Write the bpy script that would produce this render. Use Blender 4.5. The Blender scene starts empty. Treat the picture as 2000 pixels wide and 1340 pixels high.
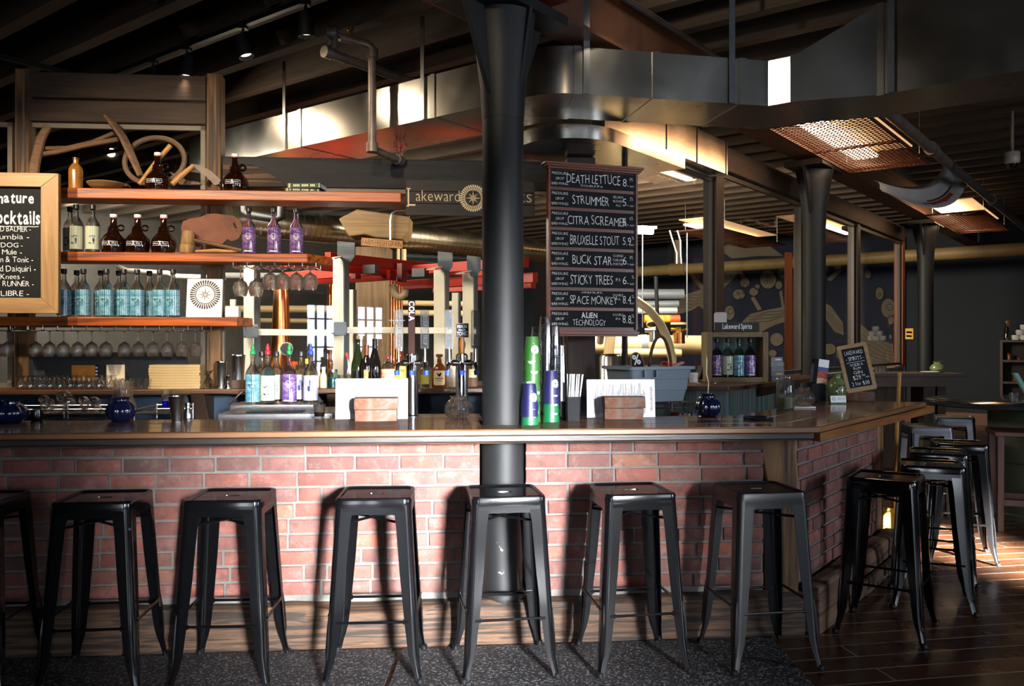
import bpy, bmesh, math, random
from mathutils import Vector, Matrix
random.seed(7)
SC = bpy.context.scene
COL = SC.collection
pi = math.pi
# ---------------------------------------------------------------- camera, sky, exposure
F = 1650.0; EYE = 1.42
cam_d = bpy.data.cameras.new('camera'); cam_d.sensor_width = 36; cam_d.lens = 36*F/2000.0
cam_d.clip_end = 100
cam = bpy.data.objects.new('camera', cam_d); COL.objects.link(cam)
cam.location = (0, 0, EYE); cam.rotation_euler = (pi/2, 0, 0)
SC.camera = cam
SC.view_settings.view_transform = 'Standard'
SC.view_settings.look = 'None'
SC.view_settings.gamma = 1
SC.view_settings.exposure = 0.0
SC.view_settings.use_curve_mapping = False
SC.cycles.use_denoising = True
SC.cycles.max_bounces = 16
SC.cycles.diffuse_bounces = 3
SC.cycles.glossy_bounces = 4
SC.cycles.transmission_bounces = 14
SC.cycles.transparent_max_bounces = 32
SC.cycles.caustics_reflective = False
SC.cycles.caustics_refractive = False
SC.cycles.sample_clamp_indirect = 4
W = bpy.data.worlds.new('sky'); SC.world = W; W.use_nodes = True
W.node_tree.nodes['Background'].inputs[0].default_value = (0.75, 0.86, 1.0, 1)
W.node_tree.nodes['Background'].inputs[1].default_value = 1.6

TH = math.radians(37.5)                       # building grid against the view
Bv = Vector((math.sin(TH), math.cos(TH), 0)); Jv = Vector((math.cos(TH), -math.sin(TH), 0))
RB = -TH                                      # local x = Jv, local y = Bv
A = math.radians(4.66); cA, sA = math.cos(A), math.sin(A)   # the bar front against the view

def light(name, kind, loc, target, energy, color=(1, 1, 1), size=0.1, size_y=None, spread=None, angle=None, blend=0.5):
    d = bpy.data.lights.new(name, kind); d.energy = energy; d.color = color
    if kind == 'AREA':
        d.shape = 'RECTANGLE' if size_y else 'SQUARE'; d.size = size
        if size_y: d.size_y = size_y
        if spread: d.spread = math.radians(spread)
    elif kind == 'SPOT':
        d.shadow_soft_size = size; d.spot_size = math.radians(angle); d.spot_blend = blend
    else: d.shadow_soft_size = size
    o = bpy.data.objects.new(name, d); COL.objects.link(o); o.location = loc
    if target is not None:
        v = Vector(target)-Vector(loc)
        o.rotation_euler = v.to_track_quat('-Z', 'Y').to_euler()
    return o
# daylight through the tall windows in the wall behind the camera
light('window_daylight', 'AREA', (3.3, -6.1, 2.3), (-.42, 4.0, .55), 94, (.95, .97, 1.0), 1.1, 1.4, spread=12)
light('window_daylight', 'AREA', (6.1, -2.9, 2.2), (3.2, 5.75, 0), 170, (1, .95, .86), .5, .25, spread=5)
light('window_daylight', 'AREA', (7.3, .9, 1.9), (2.2, 4.6, .6), 70, (.78, .86, 1.0), 1.2, 1.6, spread=100)
# brewery hall behind the glass: fill lamps added without fittings to brighten it
light('brewery_fill', 'AREA', (-2.5, 6.2, 2.66), (-.9, 7.4, 1.3), 80, (1, .90, .74), .8, .4)
light('brewery_fill', 'AREA', (-3.2, 8.6, 3.1), (-1.0, 10.2, 1.2), 200, (1, .88, .70), 1.6, 1.2)
light('brewery_fill', 'AREA', (1.2, 9.4, 3.2), (1.4, 11.5, 1.0), 620, (1, .88, .70), 1.6, 1.2)
light('brewery_fill', 'AREA', (-6.0, 11.5, 3.0), (-5.0, 13.5, 1.0), 160, (1, .93, .8), 1.6, 1.2)

# ---------------------------------------------------------------- placing helpers
def P(px, py, d): return Vector(((px-1000)/F*d, d, EYE+(670-py)/F*d))
def PH(px, py, z):
    d = (EYE-z)*F/(py-670.0); return Vector(((px-1000)/F*d, d, z))
def onbar(px, v, z=0):
    k = (px-1000)/F; d = (4.05*cA+v)/(cA-k*sA); return Vector((k*d, d, z))
def bar(u, v, z=0): return Vector((u*cA-v*sA, 4.05+u*sA+v*cA, z))
def baru(px, v):
    p = onbar(px, v)-Vector((0, 4.05, 0)); return p.x*cA+p.y*sA
def BJ(b, j, z=0): p = Bv*b+Jv*j; return Vector((p.x, p.y, z))
def onb(px, b, z=0):
    k = (px-1000)/F; d = b/(k*Bv.x+Bv.y); return Vector((k*d, d, z))
def zat(py, d): return EYE+(670-py)/F*d
def hx(h):
    h = h.lstrip('#'); c = [int(h[i:i+2], 16)/255 for i in (0, 2, 4)]
    return tuple(x/12.92 if x <= .04045 else ((x+.055)/1.055)**2.4 for x in c)

# ---------------------------------------------------------------- materials
MATS = {}
def nt(name):
    m = bpy.data.materials.new(name); m.use_nodes = True
    return m, m.node_tree, m.node_tree.nodes, m.node_tree.links, m.node_tree.nodes['Principled BSDF']
def setp(b, col=None, rough=.5, metal=0, coat=0, spec=.5):
    if col is not None: b.inputs['Base Color'].default_value = (*col, 1)
    b.inputs['Roughness'].default_value = rough; b.inputs['Metallic'].default_value = metal
    b.inputs['Coat Weight'].default_value = coat; b.inputs['Coat Roughness'].default_value = .08
    b.inputs['Specular IOR Level'].default_value = spec
def coords(n, l, scale=(1, 1, 1), space='Object'):
    tc = n.new('ShaderNodeTexCoord'); mp = n.new('ShaderNodeMapping'); mp.inputs['Scale'].default_value = scale
    l.new(tc.outputs[space], mp.inputs['Vector']); return mp.outputs['Vector']
def ramp(n, l, src, stops):
    r = n.new('ShaderNodeValToRGB'); e = r.color_ramp.elements
    while len(e) < len(stops): e.new(.5)
    for i, (p, c) in enumerate(stops): e[i].position = p; e[i].color = (*c, 1)
    l.new(src, r.inputs['Fac']); return r.outputs['Color']
def noise(n, l, vec, scale=5, detail=4, rough=.6, dist=0):
    t = n.new('ShaderNodeTexNoise'); t.inputs['Scale'].default_value = scale; t.inputs['Detail'].default_value = detail
    t.inputs['Roughness'].default_value = rough; t.inputs['Distortion'].default_value = dist
    l.new(vec, t.inputs['Vector']); return t.outputs['Fac']
def bump(n, l, src, b, s=.3, d=.01):
    k = n.new('ShaderNodeBump'); k.inputs['Strength'].default_value = s; k.inputs['Distance'].default_value = d
    l.new(src, k.inputs['Height']); l.new(k.outputs['Normal'], b.inputs['Normal'])
def mx(n, l, fac, c1, c2):
    m = n.new('ShaderNodeMix'); m.data_type = 'RGBA'
    for s, v in ((m.inputs['Factor'], fac), (m.inputs['A'], c1), (m.inputs['B'], c2)):
        if isinstance(v, tuple): s.default_value = (*v, 1)
        elif isinstance(v, (int, float)): s.default_value = v
        else: l.new(v, s)
    return m.outputs['Result']
def mat(name, col, rough=.5, metal=0, var=.15, vscale=8, bmp=0, bscale=60, coat=0, spec=.5):
    if name in MATS: return MATS[name]
    m, t, n, l, b = nt(name); setp(b, col, rough, metal, coat, spec)
    v = coords(n, l)
    if var:
        f = noise(n, l, v, vscale)
        l.new(ramp(n, l, f, [(.3, tuple(c*(1-var) for c in col)), (.7, tuple(min(1, c*(1+var)) for c in col))]), b.inputs['Base Color'])
    if bmp: bump(n, l, noise(n, l, v, bscale, 3), b, bmp, .004)
    MATS[name] = m; return m
def wood(name, c1, c2, axis=0, rough=.5, scale=1.0, bmp=.35, coat=0, dark=None, thr=.52):
    if name in MATS: return MATS[name]
    m, t, n, l, b = nt(name); setp(b, c1, rough, 0, coat)
    s = [14*scale]*3; s[axis] = 1.1*scale
    v = coords(n, l, tuple(s)); f = noise(n, l, v, 1.6, 6, .65, 1.2)
    c = ramp(n, l, f, [(.28, c1), (.5, tuple((a+d)/2 for a, d in zip(c1, c2))), (.72, c2)])
    if dark is not None:
        s2 = [30*scale]*3; s2[axis] = .9*scale
        f2 = noise(n, l, coords(n, l, tuple(s2)), 1.3, 3, .5)
        k = ramp(n, l, f2, [(thr, (0, 0, 0)), (thr+.08, (.85, .85, .85))])
        c = mx(n, l, k, c, dark)
    l.new(c, b.inputs['Base Color'])
    bump(n, l, f, b, bmp, .006)
    MATS[name] = m; return m
def glass(name, col=(1, 1, 1), rough=.02, edge=.35, refl=1.0):
    if name in MATS: return MATS[name]
    m, t, n, l, b = nt(name); n.remove(b); out = n['Material Output']
    tr = n.new('ShaderNodeBsdfTransparent'); gl = n.new('ShaderNodeBsdfGlossy'); gl.inputs['Roughness'].default_value = rough
    lw = n.new('ShaderNodeLayerWeight'); lw.inputs['Blend'].default_value = .5
    pw = n.new('ShaderNodeMath'); pw.operation = 'POWER'; pw.inputs[1].default_value = 4.0; l.new(lw.outputs['Facing'], pw.inputs[0])
    c = mx(n, l, pw.outputs[0], col, tuple(x*(1-edge) for x in col)); l.new(c, tr.inputs['Color'])
    mu = n.new('ShaderNodeMath'); mu.operation = 'MULTIPLY_ADD'; mu.inputs[1].default_value = .75*refl; mu.inputs[2].default_value = .043*refl; mu.use_clamp = True
    l.new(pw.outputs[0], mu.inputs[0])
    s = n.new('ShaderNodeMixShader'); l.new(mu.outputs[0], s.inputs[0]); l.new(tr.outputs[0], s.inputs[1]); l.new(gl.outputs[0], s.inputs[2])
    l.new(s.outputs[0], out.inputs['Surface'])
    MATS[name] = m; return m
def realglass(name, col=(1, 1, 1), rough=0.0, ior=1.45, thin=0):
    if name in MATS: return MATS[name]
    m, t, n, l, b = nt(name); n.remove(b); g = n.new('ShaderNodeBsdfGlass'); g.inputs['Color'].default_value = (*col, 1)
    g.inputs['Roughness'].default_value = rough; g.inputs['IOR'].default_value = ior
    if thin:
        tr = n.new('ShaderNodeBsdfTransparent'); x = n.new('ShaderNodeMixShader'); x.inputs[0].default_value = thin
        l.new(g.outputs[0], x.inputs[1]); l.new(tr.outputs[0], x.inputs[2]); l.new(x.outputs[0], n['Material Output'].inputs['Surface'])
    else: l.new(g.outputs[0], n['Material Output'].inputs['Surface'])
    MATS[name] = m; return m
def emit(name, col, strength):
    if name in MATS: return MATS[name]
    m, t, n, l, b = nt(name); setp(b, col, .5)
    b.inputs['Emission Color'].default_value = (*col, 1); b.inputs['Emission Strength'].default_value = strength
    MATS[name] = m; return m
def speck(name, base, dots, scale=180, thr=.62, rough=.7, bmp=.5):
    if name in MATS: return MATS[name]
    m, t, n, l, b = nt(name); setp(b, base, rough)
    f = noise(n, l, coords(n, l), scale, 2, .7)
    l.new(ramp(n, l, f, [(thr-.06, base), (thr+.04, dots)]), b.inputs['Base Color']); bump(n, l, f, b, bmp, .006)
    MATS[name] = m; return m
def blotch(name, stops, scale=20, rough=.4, coat=0, dist=1.0, sc=(1, 1, 1)):
    if name in MATS: return MATS[name]
    m, t, n, l, b = nt(name); setp(b, (1, 1, 1), rough, 0, coat)
    f = noise(n, l, coords(n, l, sc), scale, 4, .6, dist)
    l.new(ramp(n, l, f, stops), b.inputs['Base Color']); MATS[name] = m; return m

# ---------------------------------------------------------------- mesh builder
class MB:
    def __init__(s): s.v = []; s.f = []; s.m = []; s.s = []
    def add(s, vs, fs, mi=0, sm=False, M=None):
        o = len(s.v)
        s.v += [tuple(M @ Vector(p)) for p in vs] if M is not None else [tuple(p) for p in vs]
        for f in fs: s.f.append([i+o for i in f]); s.m.append(mi); s.s.append(sm)
        return s
    def box(s, c, d, mi=0, rz=0, M=None):
        x, y, z = d[0]/2, d[1]/2, d[2]/2
        vs = [Vector((a, b, e)) for a in (-x, x) for b in (-y, y) for e in (-z, z)]
        T = Matrix.Translation(c) @ Matrix.Rotation(rz, 4, 'Z')
        if M is not None: T = M @ T
        return s.add(vs, [(0, 1, 3, 2), (4, 6, 7, 5), (0, 4, 5, 1), (2, 3, 7, 6), (0, 2, 6, 4), (1, 5, 7, 3)], mi, False, T)
    def beam(s, p, q, w, h, mi=0, up=(0, 0, 1)):
        p = Vector(p); q = Vector(q); d = (q-p); L = d.length; d.normalize(); up = Vector(up)
        if abs(d.dot(up)) > .99: up = Vector((0, 1, 0))
        x = d.cross(up).normalized(); y = x.cross(d)
        M = Matrix((( x.x, d.x, y.x, 0), (x.y, d.y, y.y, 0), (x.z, d.z, y.z, 0), (0, 0, 0, 1))); M.translation = (p+q)/2
        return s.box((0, 0, 0), (w, L, h), mi, 0, M)
    def prism(s, poly, z0, z1, mi=0, M=None, sm=False):
        n = len(poly); vs = [(x, y, z0) for x, y in poly]+[(x, y, z1) for x, y in poly]
        s.add(vs, [tuple(range(n-1, -1, -1)), tuple(range(n, 2*n))], mi, False, M)
        o = len(s.v)-2*n
        for i in range(n):
            s.f.append([o+i, o+(i+1) % n, o+n+(i+1) % n, o+n+i]); s.m.append(mi); s.s.append(sm)
        return s
    def lathe(s, prof, c=(0, 0, 0), n=20, mi=0, M=None, sm=True, rib=None):
        T = Matrix.Translation(c)
        if M is not None: T = M @ T
        vs = []; fs = []
        for r, z in prof:
            for i in range(n):
                a = 2*pi*i/n; rr = r if rib is None else r*(1+rib[1]*math.cos(rib[0]*a)*min(1, max(0, r/rib[2])))
                vs.append((rr*math.cos(a), rr*math.sin(a), z))
        for k in range(len(prof)-1):
            for i in range(n):
                j = (i+1) % n
                if prof[k][0] == 0 and prof[k+1][0] == 0: continue
                fs.append((k*n+i, k*n+j, (k+1)*n+j, (k+1)*n+i))
        return s.add(vs, fs, mi, sm, T)
    def cyl(s, p, q, r, r2=None, n=14, mi=0, caps=True, sm=True):
        p = Vector(p); q = Vector(q); r2 = r if r2 is None else r2; d = q-p; L = d.length
        M = Matrix.Translation(p) @ d.to_track_quat('Z', 'Y').to_matrix().to_4x4()
        vs = [(r*math.cos(2*pi*i/n), r*math.sin(2*pi*i/n), 0) for i in range(n)]+[(r2*math.cos(2*pi*i/n), r2*math.sin(2*pi*i/n), L) for i in range(n)]
        s.add(vs, [(i, (i+1) % n, n+(i+1) % n, n+i) for i in range(n)], mi, sm, M)
        if caps: s.add(vs, [tuple(range(n-1, -1, -1)), tuple(range(n, 2*n))], mi, False, M)
        return s
    def tube(s, pts, r, n=8, mi=0, closed=False, flat=None):
        pts = [Vector(p) for p in pts]; m = len(pts); rs = r if isinstance(r, (list, tuple)) else [r]*m
        vs = []; up = None
        for i, p in enumerate(pts):
            a = pts[(i-1) % m] if (closed or i > 0) else p; b = pts[(i+1) % m] if (closed or i < m-1) else p
            d = (b-a).normalized()
            if up is None: up = Vector((0, 0, 1)) if abs(d.z) < .9 else Vector((1, 0, 0))
            x = d.cross(up).normalized(); up = x.cross(d).normalized()
            fx, fy = flat or (1, 1)
            for k in range(n):
                t = 2*pi*k/n; vs.append(p+x*(math.cos(t)*rs[i]*fx)+up*(math.sin(t)*rs[i]*fy))
        fs = []
        for i in range(m if closed else m-1):
            i2 = (i+1) % m
            for k in range(n): fs.append((i*n+k, i*n+(k+1) % n, i2*n+(k+1) % n, i2*n+k))
        if not closed: fs += [tuple(range(n-1, -1, -1)), tuple(range((m-1)*n, m*n))]
        return s.add(vs, fs, mi, True)
    def loft(s, rings, mi=0, sm=True, cap0=True, cap1=True, close=True):
        n = len(rings[0]); vs = [p for r in rings for p in r]; fs = []
        for k in range(len(rings)-1):
            for i in range(n if close else n-1): fs.append((k*n+i, k*n+(i+1) % n, (k+1)*n+(i+1) % n, (k+1)*n+i))
        s.add(vs, fs, mi, sm); o = len(s.v)-len(vs)
        if cap0: s.f.append([o+i for i in range(n-1, -1, -1)]); s.m.append(mi); s.s.append(False)
        if cap1: s.f.append([o+(len(rings)-1)*n+i for i in range(n)]); s.m.append(mi); s.s.append(False)
        return s
    def flat(s, poly, fm, mi=0):
        return s.add([fm(x, y) for x, y in poly], [tuple(range(len(poly)))], mi)
    def text(s, st, size, fm, mi=0, x=0, y=0, w=None, al='c', jit=0, bold=0, sx=.85, gap=.16):
        rnd = random.Random(sum(map(ord, st))); pen = 0; out = []
        for ch in st:
            if ch == ' ': pen += .38*sx; continue
            vs, fs, x0, x1 = GL[(ch, bold)]
            ang = rnd.uniform(-jit, jit)*.09; dy = rnd.uniform(-jit, jit)*.05; sc = 1+rnd.uniform(-jit, jit)*.07
            out.append((vs, fs, x0, pen, ang, dy, sc)); pen += (x1-x0)*sx+gap*(.8 if len(st) > 3 else 1)
        tot = max(.01, pen-gap); k = 1.0
        if w: k = w/(tot*size)
        off = {'c': -tot/2, 'l': 0, 'r': -tot}[al]
        for vs, fs, x0, px, ang, dy, sc in out:
            pts = []
            for gx, gy in vs:
                gx = (gx-x0)*sx; gy = gy*sc+dy; ca, sa = math.cos(ang), math.sin(ang)
                xx = (px+off+gx*ca-gy*sa)*size*k; yy = (gy*ca+gx*sa)*size
                pts.append(fm(x+xx, y+yy))
            s.add(pts, fs, mi)
        return s
    def build(s, name, mats, parent=None, loc=(0, 0, 0), rz=0, bevel=0, seg=2, recalc=True):
        me = bpy.data.meshes.new(name); me.from_pydata(s.v, [], s.f)
        for m in (mats if isinstance(mats, (list, tuple)) else [mats]): me.materials.append(m)
        me.polygons.foreach_set('material_index', s.m); me.polygons.foreach_set('use_smooth', s.s)
        if recalc:
            bm = bmesh.new(); bm.from_mesh(me); bmesh.ops.remove_doubles(bm, verts=bm.verts, dist=1e-5)
            bmesh.ops.recalc_face_normals(bm, faces=bm.faces); bm.to_mesh(me); bm.free()
        me.update()
        if recalc: me.set_sharp_from_angle(angle=math.radians(38))
        o = bpy.data.objects.new(name, me); COL.objects.link(o)
        o.location = loc; o.rotation_euler = (0, 0, rz)
        if parent is not None: o.parent = parent
        if bevel:
            b = o.modifiers.new('edge', 'BEVEL'); b.width = bevel; b.segments = seg; b.limit_method = 'ANGLE'; b.angle_limit = math.radians(40)
        return o
def tag(o, label=None, cat=None, group=None, kind=None):
    if label: o['label'] = label
    if cat: o['category'] = cat
    if group: o['group'] = group
    if kind: o['kind'] = kind
    return o
def thing(name, label, cat, loc=(0, 0, 0), rz=0, group=None, kind=None):
    o = bpy.data.objects.new(name, None); COL.objects.link(o); o.empty_display_size = .05
    o.location = loc; o.rotation_euler = (0, 0, rz); return tag(o, label, cat, group, kind)
def dup(root, loc, rz=0, label=None, group=None, scale=None):
    r = root.copy(); COL.objects.link(r); r.location = loc; r.rotation_euler = (0, 0, rz)
    if label: r['label'] = label
    if group: r['group'] = group
    if scale: r.scale = scale if isinstance(scale, tuple) else (scale,)*3
    for c in root.children:
        d = c.copy(); COL.objects.link(d); d.parent = r
        for g in c.children:
            e = g.copy(); COL.objects.link(e); e.parent = d
    return r
def struct(name, mb, m, loc=(0, 0, 0), rz=0, label=None, bevel=0):
    return tag(mb.build(name, m, None, loc, rz, bevel), label, None, None, 'structure')
ORD = 'first second third fourth fifth sixth seventh eighth ninth tenth eleventh twelfth thirteenth fourteenth fifteenth sixteenth'.split()
def rrect(w, d, r, n=5):
    out = []
    for cx, cy, a0 in ((w/2-r, d/2-r, 0), (-w/2+r, d/2-r, pi/2), (-w/2+r, -d/2+r, pi), (w/2-r, -d/2+r, 3*pi/2)):
        for i in range(n): a = a0+pi/2*i/(n-1); out.append((cx+r*math.cos(a), cy+r*math.sin(a)))
    return out
def ell(cx, cy, rx, ry=None, n=24, rot=0):
    ry = rx if ry is None else ry
    return [(cx+rx*math.cos(2*pi*i/n)*math.cos(rot)-ry*math.sin(2*pi*i/n)*math.sin(rot), cy+rx*math.cos(2*pi*i/n)*math.sin(rot)+ry*math.sin(2*pi*i/n)*math.cos(rot)) for i in range(n)]
def front(x0, y, z0, sx=1, sz=1): return lambda x, z: (x0+x*sx, y, z0+z*sz)       # flat art facing -y
def wrap(R, z0=0): return lambda x, z: (R*math.sin(x/R), -R*math.cos(x/R), z0+z)   # art wrapped round a bottle
def ring(mb, fm, cx, cy, r0, r1, mi=0, n=28):
    a = ell(cx, cy, r0, None, n); b = ell(cx, cy, r1, None, n)
    mb.add([fm(*p) for p in a]+[fm(*p) for p in b], [(i, (i+1) % n, n+(i+1) % n, n+i) for i in range(n)], mi)
def compass(mb, fm, cx, cy, r, mi=0, rays=32, full=True):
    for i in range(rays):
        a = 2*pi*i/rays; da = pi/rays*.75; r0 = r*(.55 if full else .35)
        q = [(r0, a-da*.35), (r*.93, a-da), (r, a), (r*.93, a+da), (r0, a+da*.35)]
        mb.flat([(cx+t*math.cos(u), cy+t*math.sin(u)) for t, u in q], fm, mi)
    for i in range(8):
        a = pi/4*i; L = r*(.62 if i % 2 == 0 else .48); da = pi/8
        tip = (cx+L*math.cos(a), cy+L*math.sin(a)); s = (cx+r*.14*math.cos(a+da), cy+r*.14*math.sin(a+da))
        s2 = (cx+r*.14*math.cos(a-da), cy+r*.14*math.sin(a-da))
        mb.flat([(cx, cy), s2, tip], fm, mi)
        mb.flat([(cx+(s[0]-cx)*.55, cy+(s[1]-cy)*.55), tip, s], fm, mi)
# letter shapes of the built-in font, one outline mesh per letter
GL = {}
def make_glyphs():
    chars = sorted(set('ABCDEFGHIJKLMNOPQRSTUVWXYZabcdefghijklmnopqrstuvwxyz0123456789.,-$%&~!\''))
    obs = []
    for bold in (0, 1):
        for ch in chars:
            c = bpy.data.curves.new('g', 'FONT'); c.body = ch; c.size = 1; c.resolution_u = 3; c.dimensions = '2D'
            c.offset = .022 if bold else -.012; c.fill_mode = 'FRONT'
            o = bpy.data.objects.new('g', c); COL.objects.link(o); obs.append((ch, bold, o))
    dg = bpy.context.evaluated_depsgraph_get(); dg.update()
    raw = {}
    for ch, bold, o in obs:
        me = bpy.data.meshes.new_from_object(o.evaluated_get(dg))
        raw[(ch, bold)] = ([(v.co.x, v.co.y) for v in me.vertices], [tuple(p.vertices) for p in me.polygons]); bpy.data.meshes.remove(me)
    for ch, bold, o in obs: c = o.data; bpy.data.objects.remove(o); bpy.data.curves.remove(c)
    H = max(y for x, y in raw[('H', 0)][0])
    for k, (vs, fs) in raw.items():
        vs = [(x/H, y/H) for x, y in vs]
        xs = [x for x, y in vs] or [0, .3]
        GL[k] = (vs, fs, min(xs), max(xs))
make_glyphs()
# ================================================================ materials used all over
BLK = mat('black_paint', (.0025, .0025, .003), .12, 0, .1, 6, 0, coat=0, spec=.5)
BLKMATTE = mat('black_satin', (.006, .006, .007), .36, 0, .1, 6, spec=.35)
IRON = mat('painted_iron', (.0068, .0074, .008), .55, 0, .25, 5, .25, 30, spec=.35)
STEEL = mat('stainless', (.62, .61, .6), .22, 1, .08, 10)
CHROME = mat('chrome', (.86, .86, .86), .13, 1, 0)
DARKSTEEL = mat('grey_steel', (.10, .105, .12), .35, .8, .15, 8)
PIPEIRON = mat('black_pipe', (.15, .12, .10), .45, .4, .3, 12)
BRASS = mat('brass', hx('#b08a3a'), .3, .9, .1)
COPPER = mat('copper', (.80, .32, .11), .22, 1, .12, 5)
WHITE = mat('white_paint', (.80, .79, .76), .5, 0, .03)
PAPER = mat('paper', (.82, .83, .85), .6, 0, .02)
CREAM = mat('cream_paint', (.72, .64, .47), .6, 0, .05)
CHALKB = mat('blackboard', (.0030, .0042, .0056), .7, 0, .35, 6, spec=.25)
CHALK = mat('chalk', (.80, .82, .82), .9, 0, .06, 40)
LAMPW = emit('lamp_glow', (1, .88, .66), 3)
OLD = wood('reclaimed_timber', hx('#64472f'), hx('#2c1e15'), 0, .75, 1.5, 1.0, dark=hx('#120b07'), thr=.47)
OLDZ = wood('reclaimed_post', hx('#8a6438'), hx('#4a3019'), 2, .65, .8, .6, dark=hx('#160d07'))
DARKWOODZ = wood('dark_post', hx('#3a2618'), hx('#1d120b'), 2, .6, .8, .5)
DARKWOOD = wood('dark_timber', hx('#4a3522'), hx('#22170e'), 0, .7, .8, .5)
SHELFW = wood('orange_shelf_wood', hx('#c06014'), hx('#763206'), 0, .38, .7, .3, dark=hx('#4a210a'))
JOISTW = wood('joist_timber', hx('#43321f'), hx('#21180f'), 0, .8, .6, .4)
COUNTER = wood('bar_top_wood', hx('#6b472c'), hx('#3b2414'), 0, .24, .6, .12, coat=.5)
EDGEW = wood('bar_edge_wood', hx('#8a6040'), hx('#5a3a22'), 0, .4, .7, .3)
FRAMEW = wood('pale_frame_wood', hx('#a98659'), hx('#7d5f38'), 0, .5, .8, .3)
FRAMEWZ = wood('pale_frame_upright', hx('#a98659'), hx('#7d5f38'), 2, .5, .8, .3)
ORANGEZ = wood('warm_post_wood', hx('#8a451c'), hx('#54280f'), 2, .5, .8, .4)
PANE = glass('window_glass', (.96, .97, .965), .012, .06, 1.0)
CLEAR = realglass('clear_glass', (1, 1, 1), .02, 1.45, .4)

CLEAR2 = glass('thin_clear_glass', (.985, .99, .99), .05, .16, 2.6)

def brick_mat():
    m, t, n, l, b = nt('bricks'); setp(b, (.4, .15, .1), .85)
    g = n.new('ShaderNodeNewGeometry')
    c = ramp(n, l, g.outputs['Random Per Island'], [(0, (.125, .040, .031)), (.2, (.19, .058, .042)), (.35, (.150, .052, .041)), (.5, (.165, .070, .058)), (.65, (.095, .038, .032)), (.8, (.23, .068, .044)), (.9, (.085, .043, .038)), (1, (.20, .085, .052))])
    v = coords(n, l); f = noise(n, l, v, 13, 7, .75, .4)
    k = ramp(n, l, f, [(.50, (0, 0, 0)), (.74, (.42, .42, .42))])
    c = mx(n, l, k, c, (.30, .24, .21))
    f3 = noise(n, l, v, 16, 6, .7); k3 = ramp(n, l, f3, [(.33, (.85, .85, .85)), (.52, (0, 0, 0))])
    c = mx(n, l, k3, c, (.085, .038, .032))
    l.new(c, b.inputs['Base Color']); bump(n, l, noise(n, l, v, 70, 5, .7), b, .5, .006)
    return m
BRICK = brick_mat()
MORTAR = mat('mortar', (.125, .12, .11), .95, 0, .2, 12, .6, 90)
def floor_mat():
    m, t, n, l, b = nt('floor_planks'); setp(b, (.1, .05, .03), .25)
    v = coords(n, l)
    br = n.new('ShaderNodeTexBrick'); l.new(v, br.inputs['Vector'])
    br.inputs['Scale'].default_value = 1; br.inputs['Brick Width'].default_value = 2.2; br.inputs['Row Height'].default_value = .14
    br.inputs['Mortar Size'].default_value = .004; br.inputs['Color1'].default_value = (*hx('#4a2c1a'), 1); br.inputs['Color2'].default_value = (*hx('#2c1a10'), 1)
    br.inputs['Mortar'].default_value = (*hx('#8b8174'), 1); br.offset = .37
    f = noise(n, l, coords(n, l, (1.5, 22, 10)), 1.6, 5, .6, .8)
    k = ramp(n, l, f, [(.3, (.35, .35, .35)), (.7, (1, 1, 1))])
    mm = n.new('ShaderNodeMix'); mm.data_type = 'RGBA'; mm.blend_type = 'MULTIPLY'; mm.inputs['Factor'].default_value = .8
    l.new(br.outputs['Color'], mm.inputs['A']); l.new(k, mm.inputs['B']); l.new(mm.outputs['Result'], b.inputs['Base Color'])
    r = ramp(n, l, noise(n, l, v, 3, 4), [(.3, (.2, .2, .2)), (.75, (.42, .42, .42))]); l.new(r, b.inputs['Roughness'])
    bump(n, l, f, b, .15, .004)
    return m
FLOOR = floor_mat()
MAT_RUBBER = speck('speckled_rubber', (.008, .008, .009), (.22, .22, .23), 85, .60, .65)
DUCT = None
def duct_mat(name, warm):
    m, t, n, l, b = nt(name); setp(b, warm, .26, 1)
    v = coords(n, l)
    r = ramp(n, l, noise(n, l, v, 2.5, 2, .5, .4), [(.3, (.20, .20, .20)), (.7, (.29, .29, .29))]); l.new(r, b.inputs['Roughness'])
    l.new(ramp(n, l, noise(n, l, v, 1.2, 1, .4), [(.3, tuple(c*.88 for c in warm)), (.7, warm)]), b.inputs['Base Color'])
    return m
DUCT = duct_mat('galvanized_sheet', (.50, .48, .43))

# ================================================================ the room
mb = MB(); mb.box((0, 6, -.05), (60, 60, .1)); struct('floor', mb, FLOOR, (0, 0, 0), math.radians(9.9), 'dark varnished plank floor')
mb = MB(); mb.box((-3, 5.5, 3.72), (20.6, 23, .08)); struct('ceiling', mb, wood('ceiling_boards', hx('#2c2119'), hx('#15100b'), 1, .85, .5, .4), rz=RB, label='dark boarded ceiling above the joists')
WALLD = mat('dark_wall_paint', hx('#141c24'), .8, 0, .1, 3)
WALLB = mat('blue_wall_paint', hx('#1d3142'), .7, 0, .1, 3)
WALLBREW = mat('brewery_wall', hx('#4a4640'), .85, 0, .2, 3)
mb = MB(); mb.box((-3, 16.7, 1.84), (20.6, .2, 3.68)); struct('wall_back', mb, WALLD, rz=RB, label='dark blue grey end wall of the hall')
mb = MB(); mb.box((-13.2, 5.5, 1.84), (.2, 22.6, 3.68)); struct('wall_left', mb, WALLBREW, rz=RB, label='far wall of the brewery behind the glass')
mb = MB(); mb.box((7.1, 5.5, 1.84), (.2, 22.6, 3.68)); struct('wall_right', mb, WALLD, rz=RB, label='outer wall behind the camera with tall windows')
mb = MB(); mb.box((-3, -5.6, 1.84), (20.6, .2, 3.68)); struct('wall_front', mb, WALLD, rz=RB, label='wall behind the camera')
SKYPANE = emit('daylit_pane', (.62, .78, 1.0), 5.0)
SKYPANE2 = emit('daylit_room_pane', (.75, .86, 1.0), 9.0)
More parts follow.
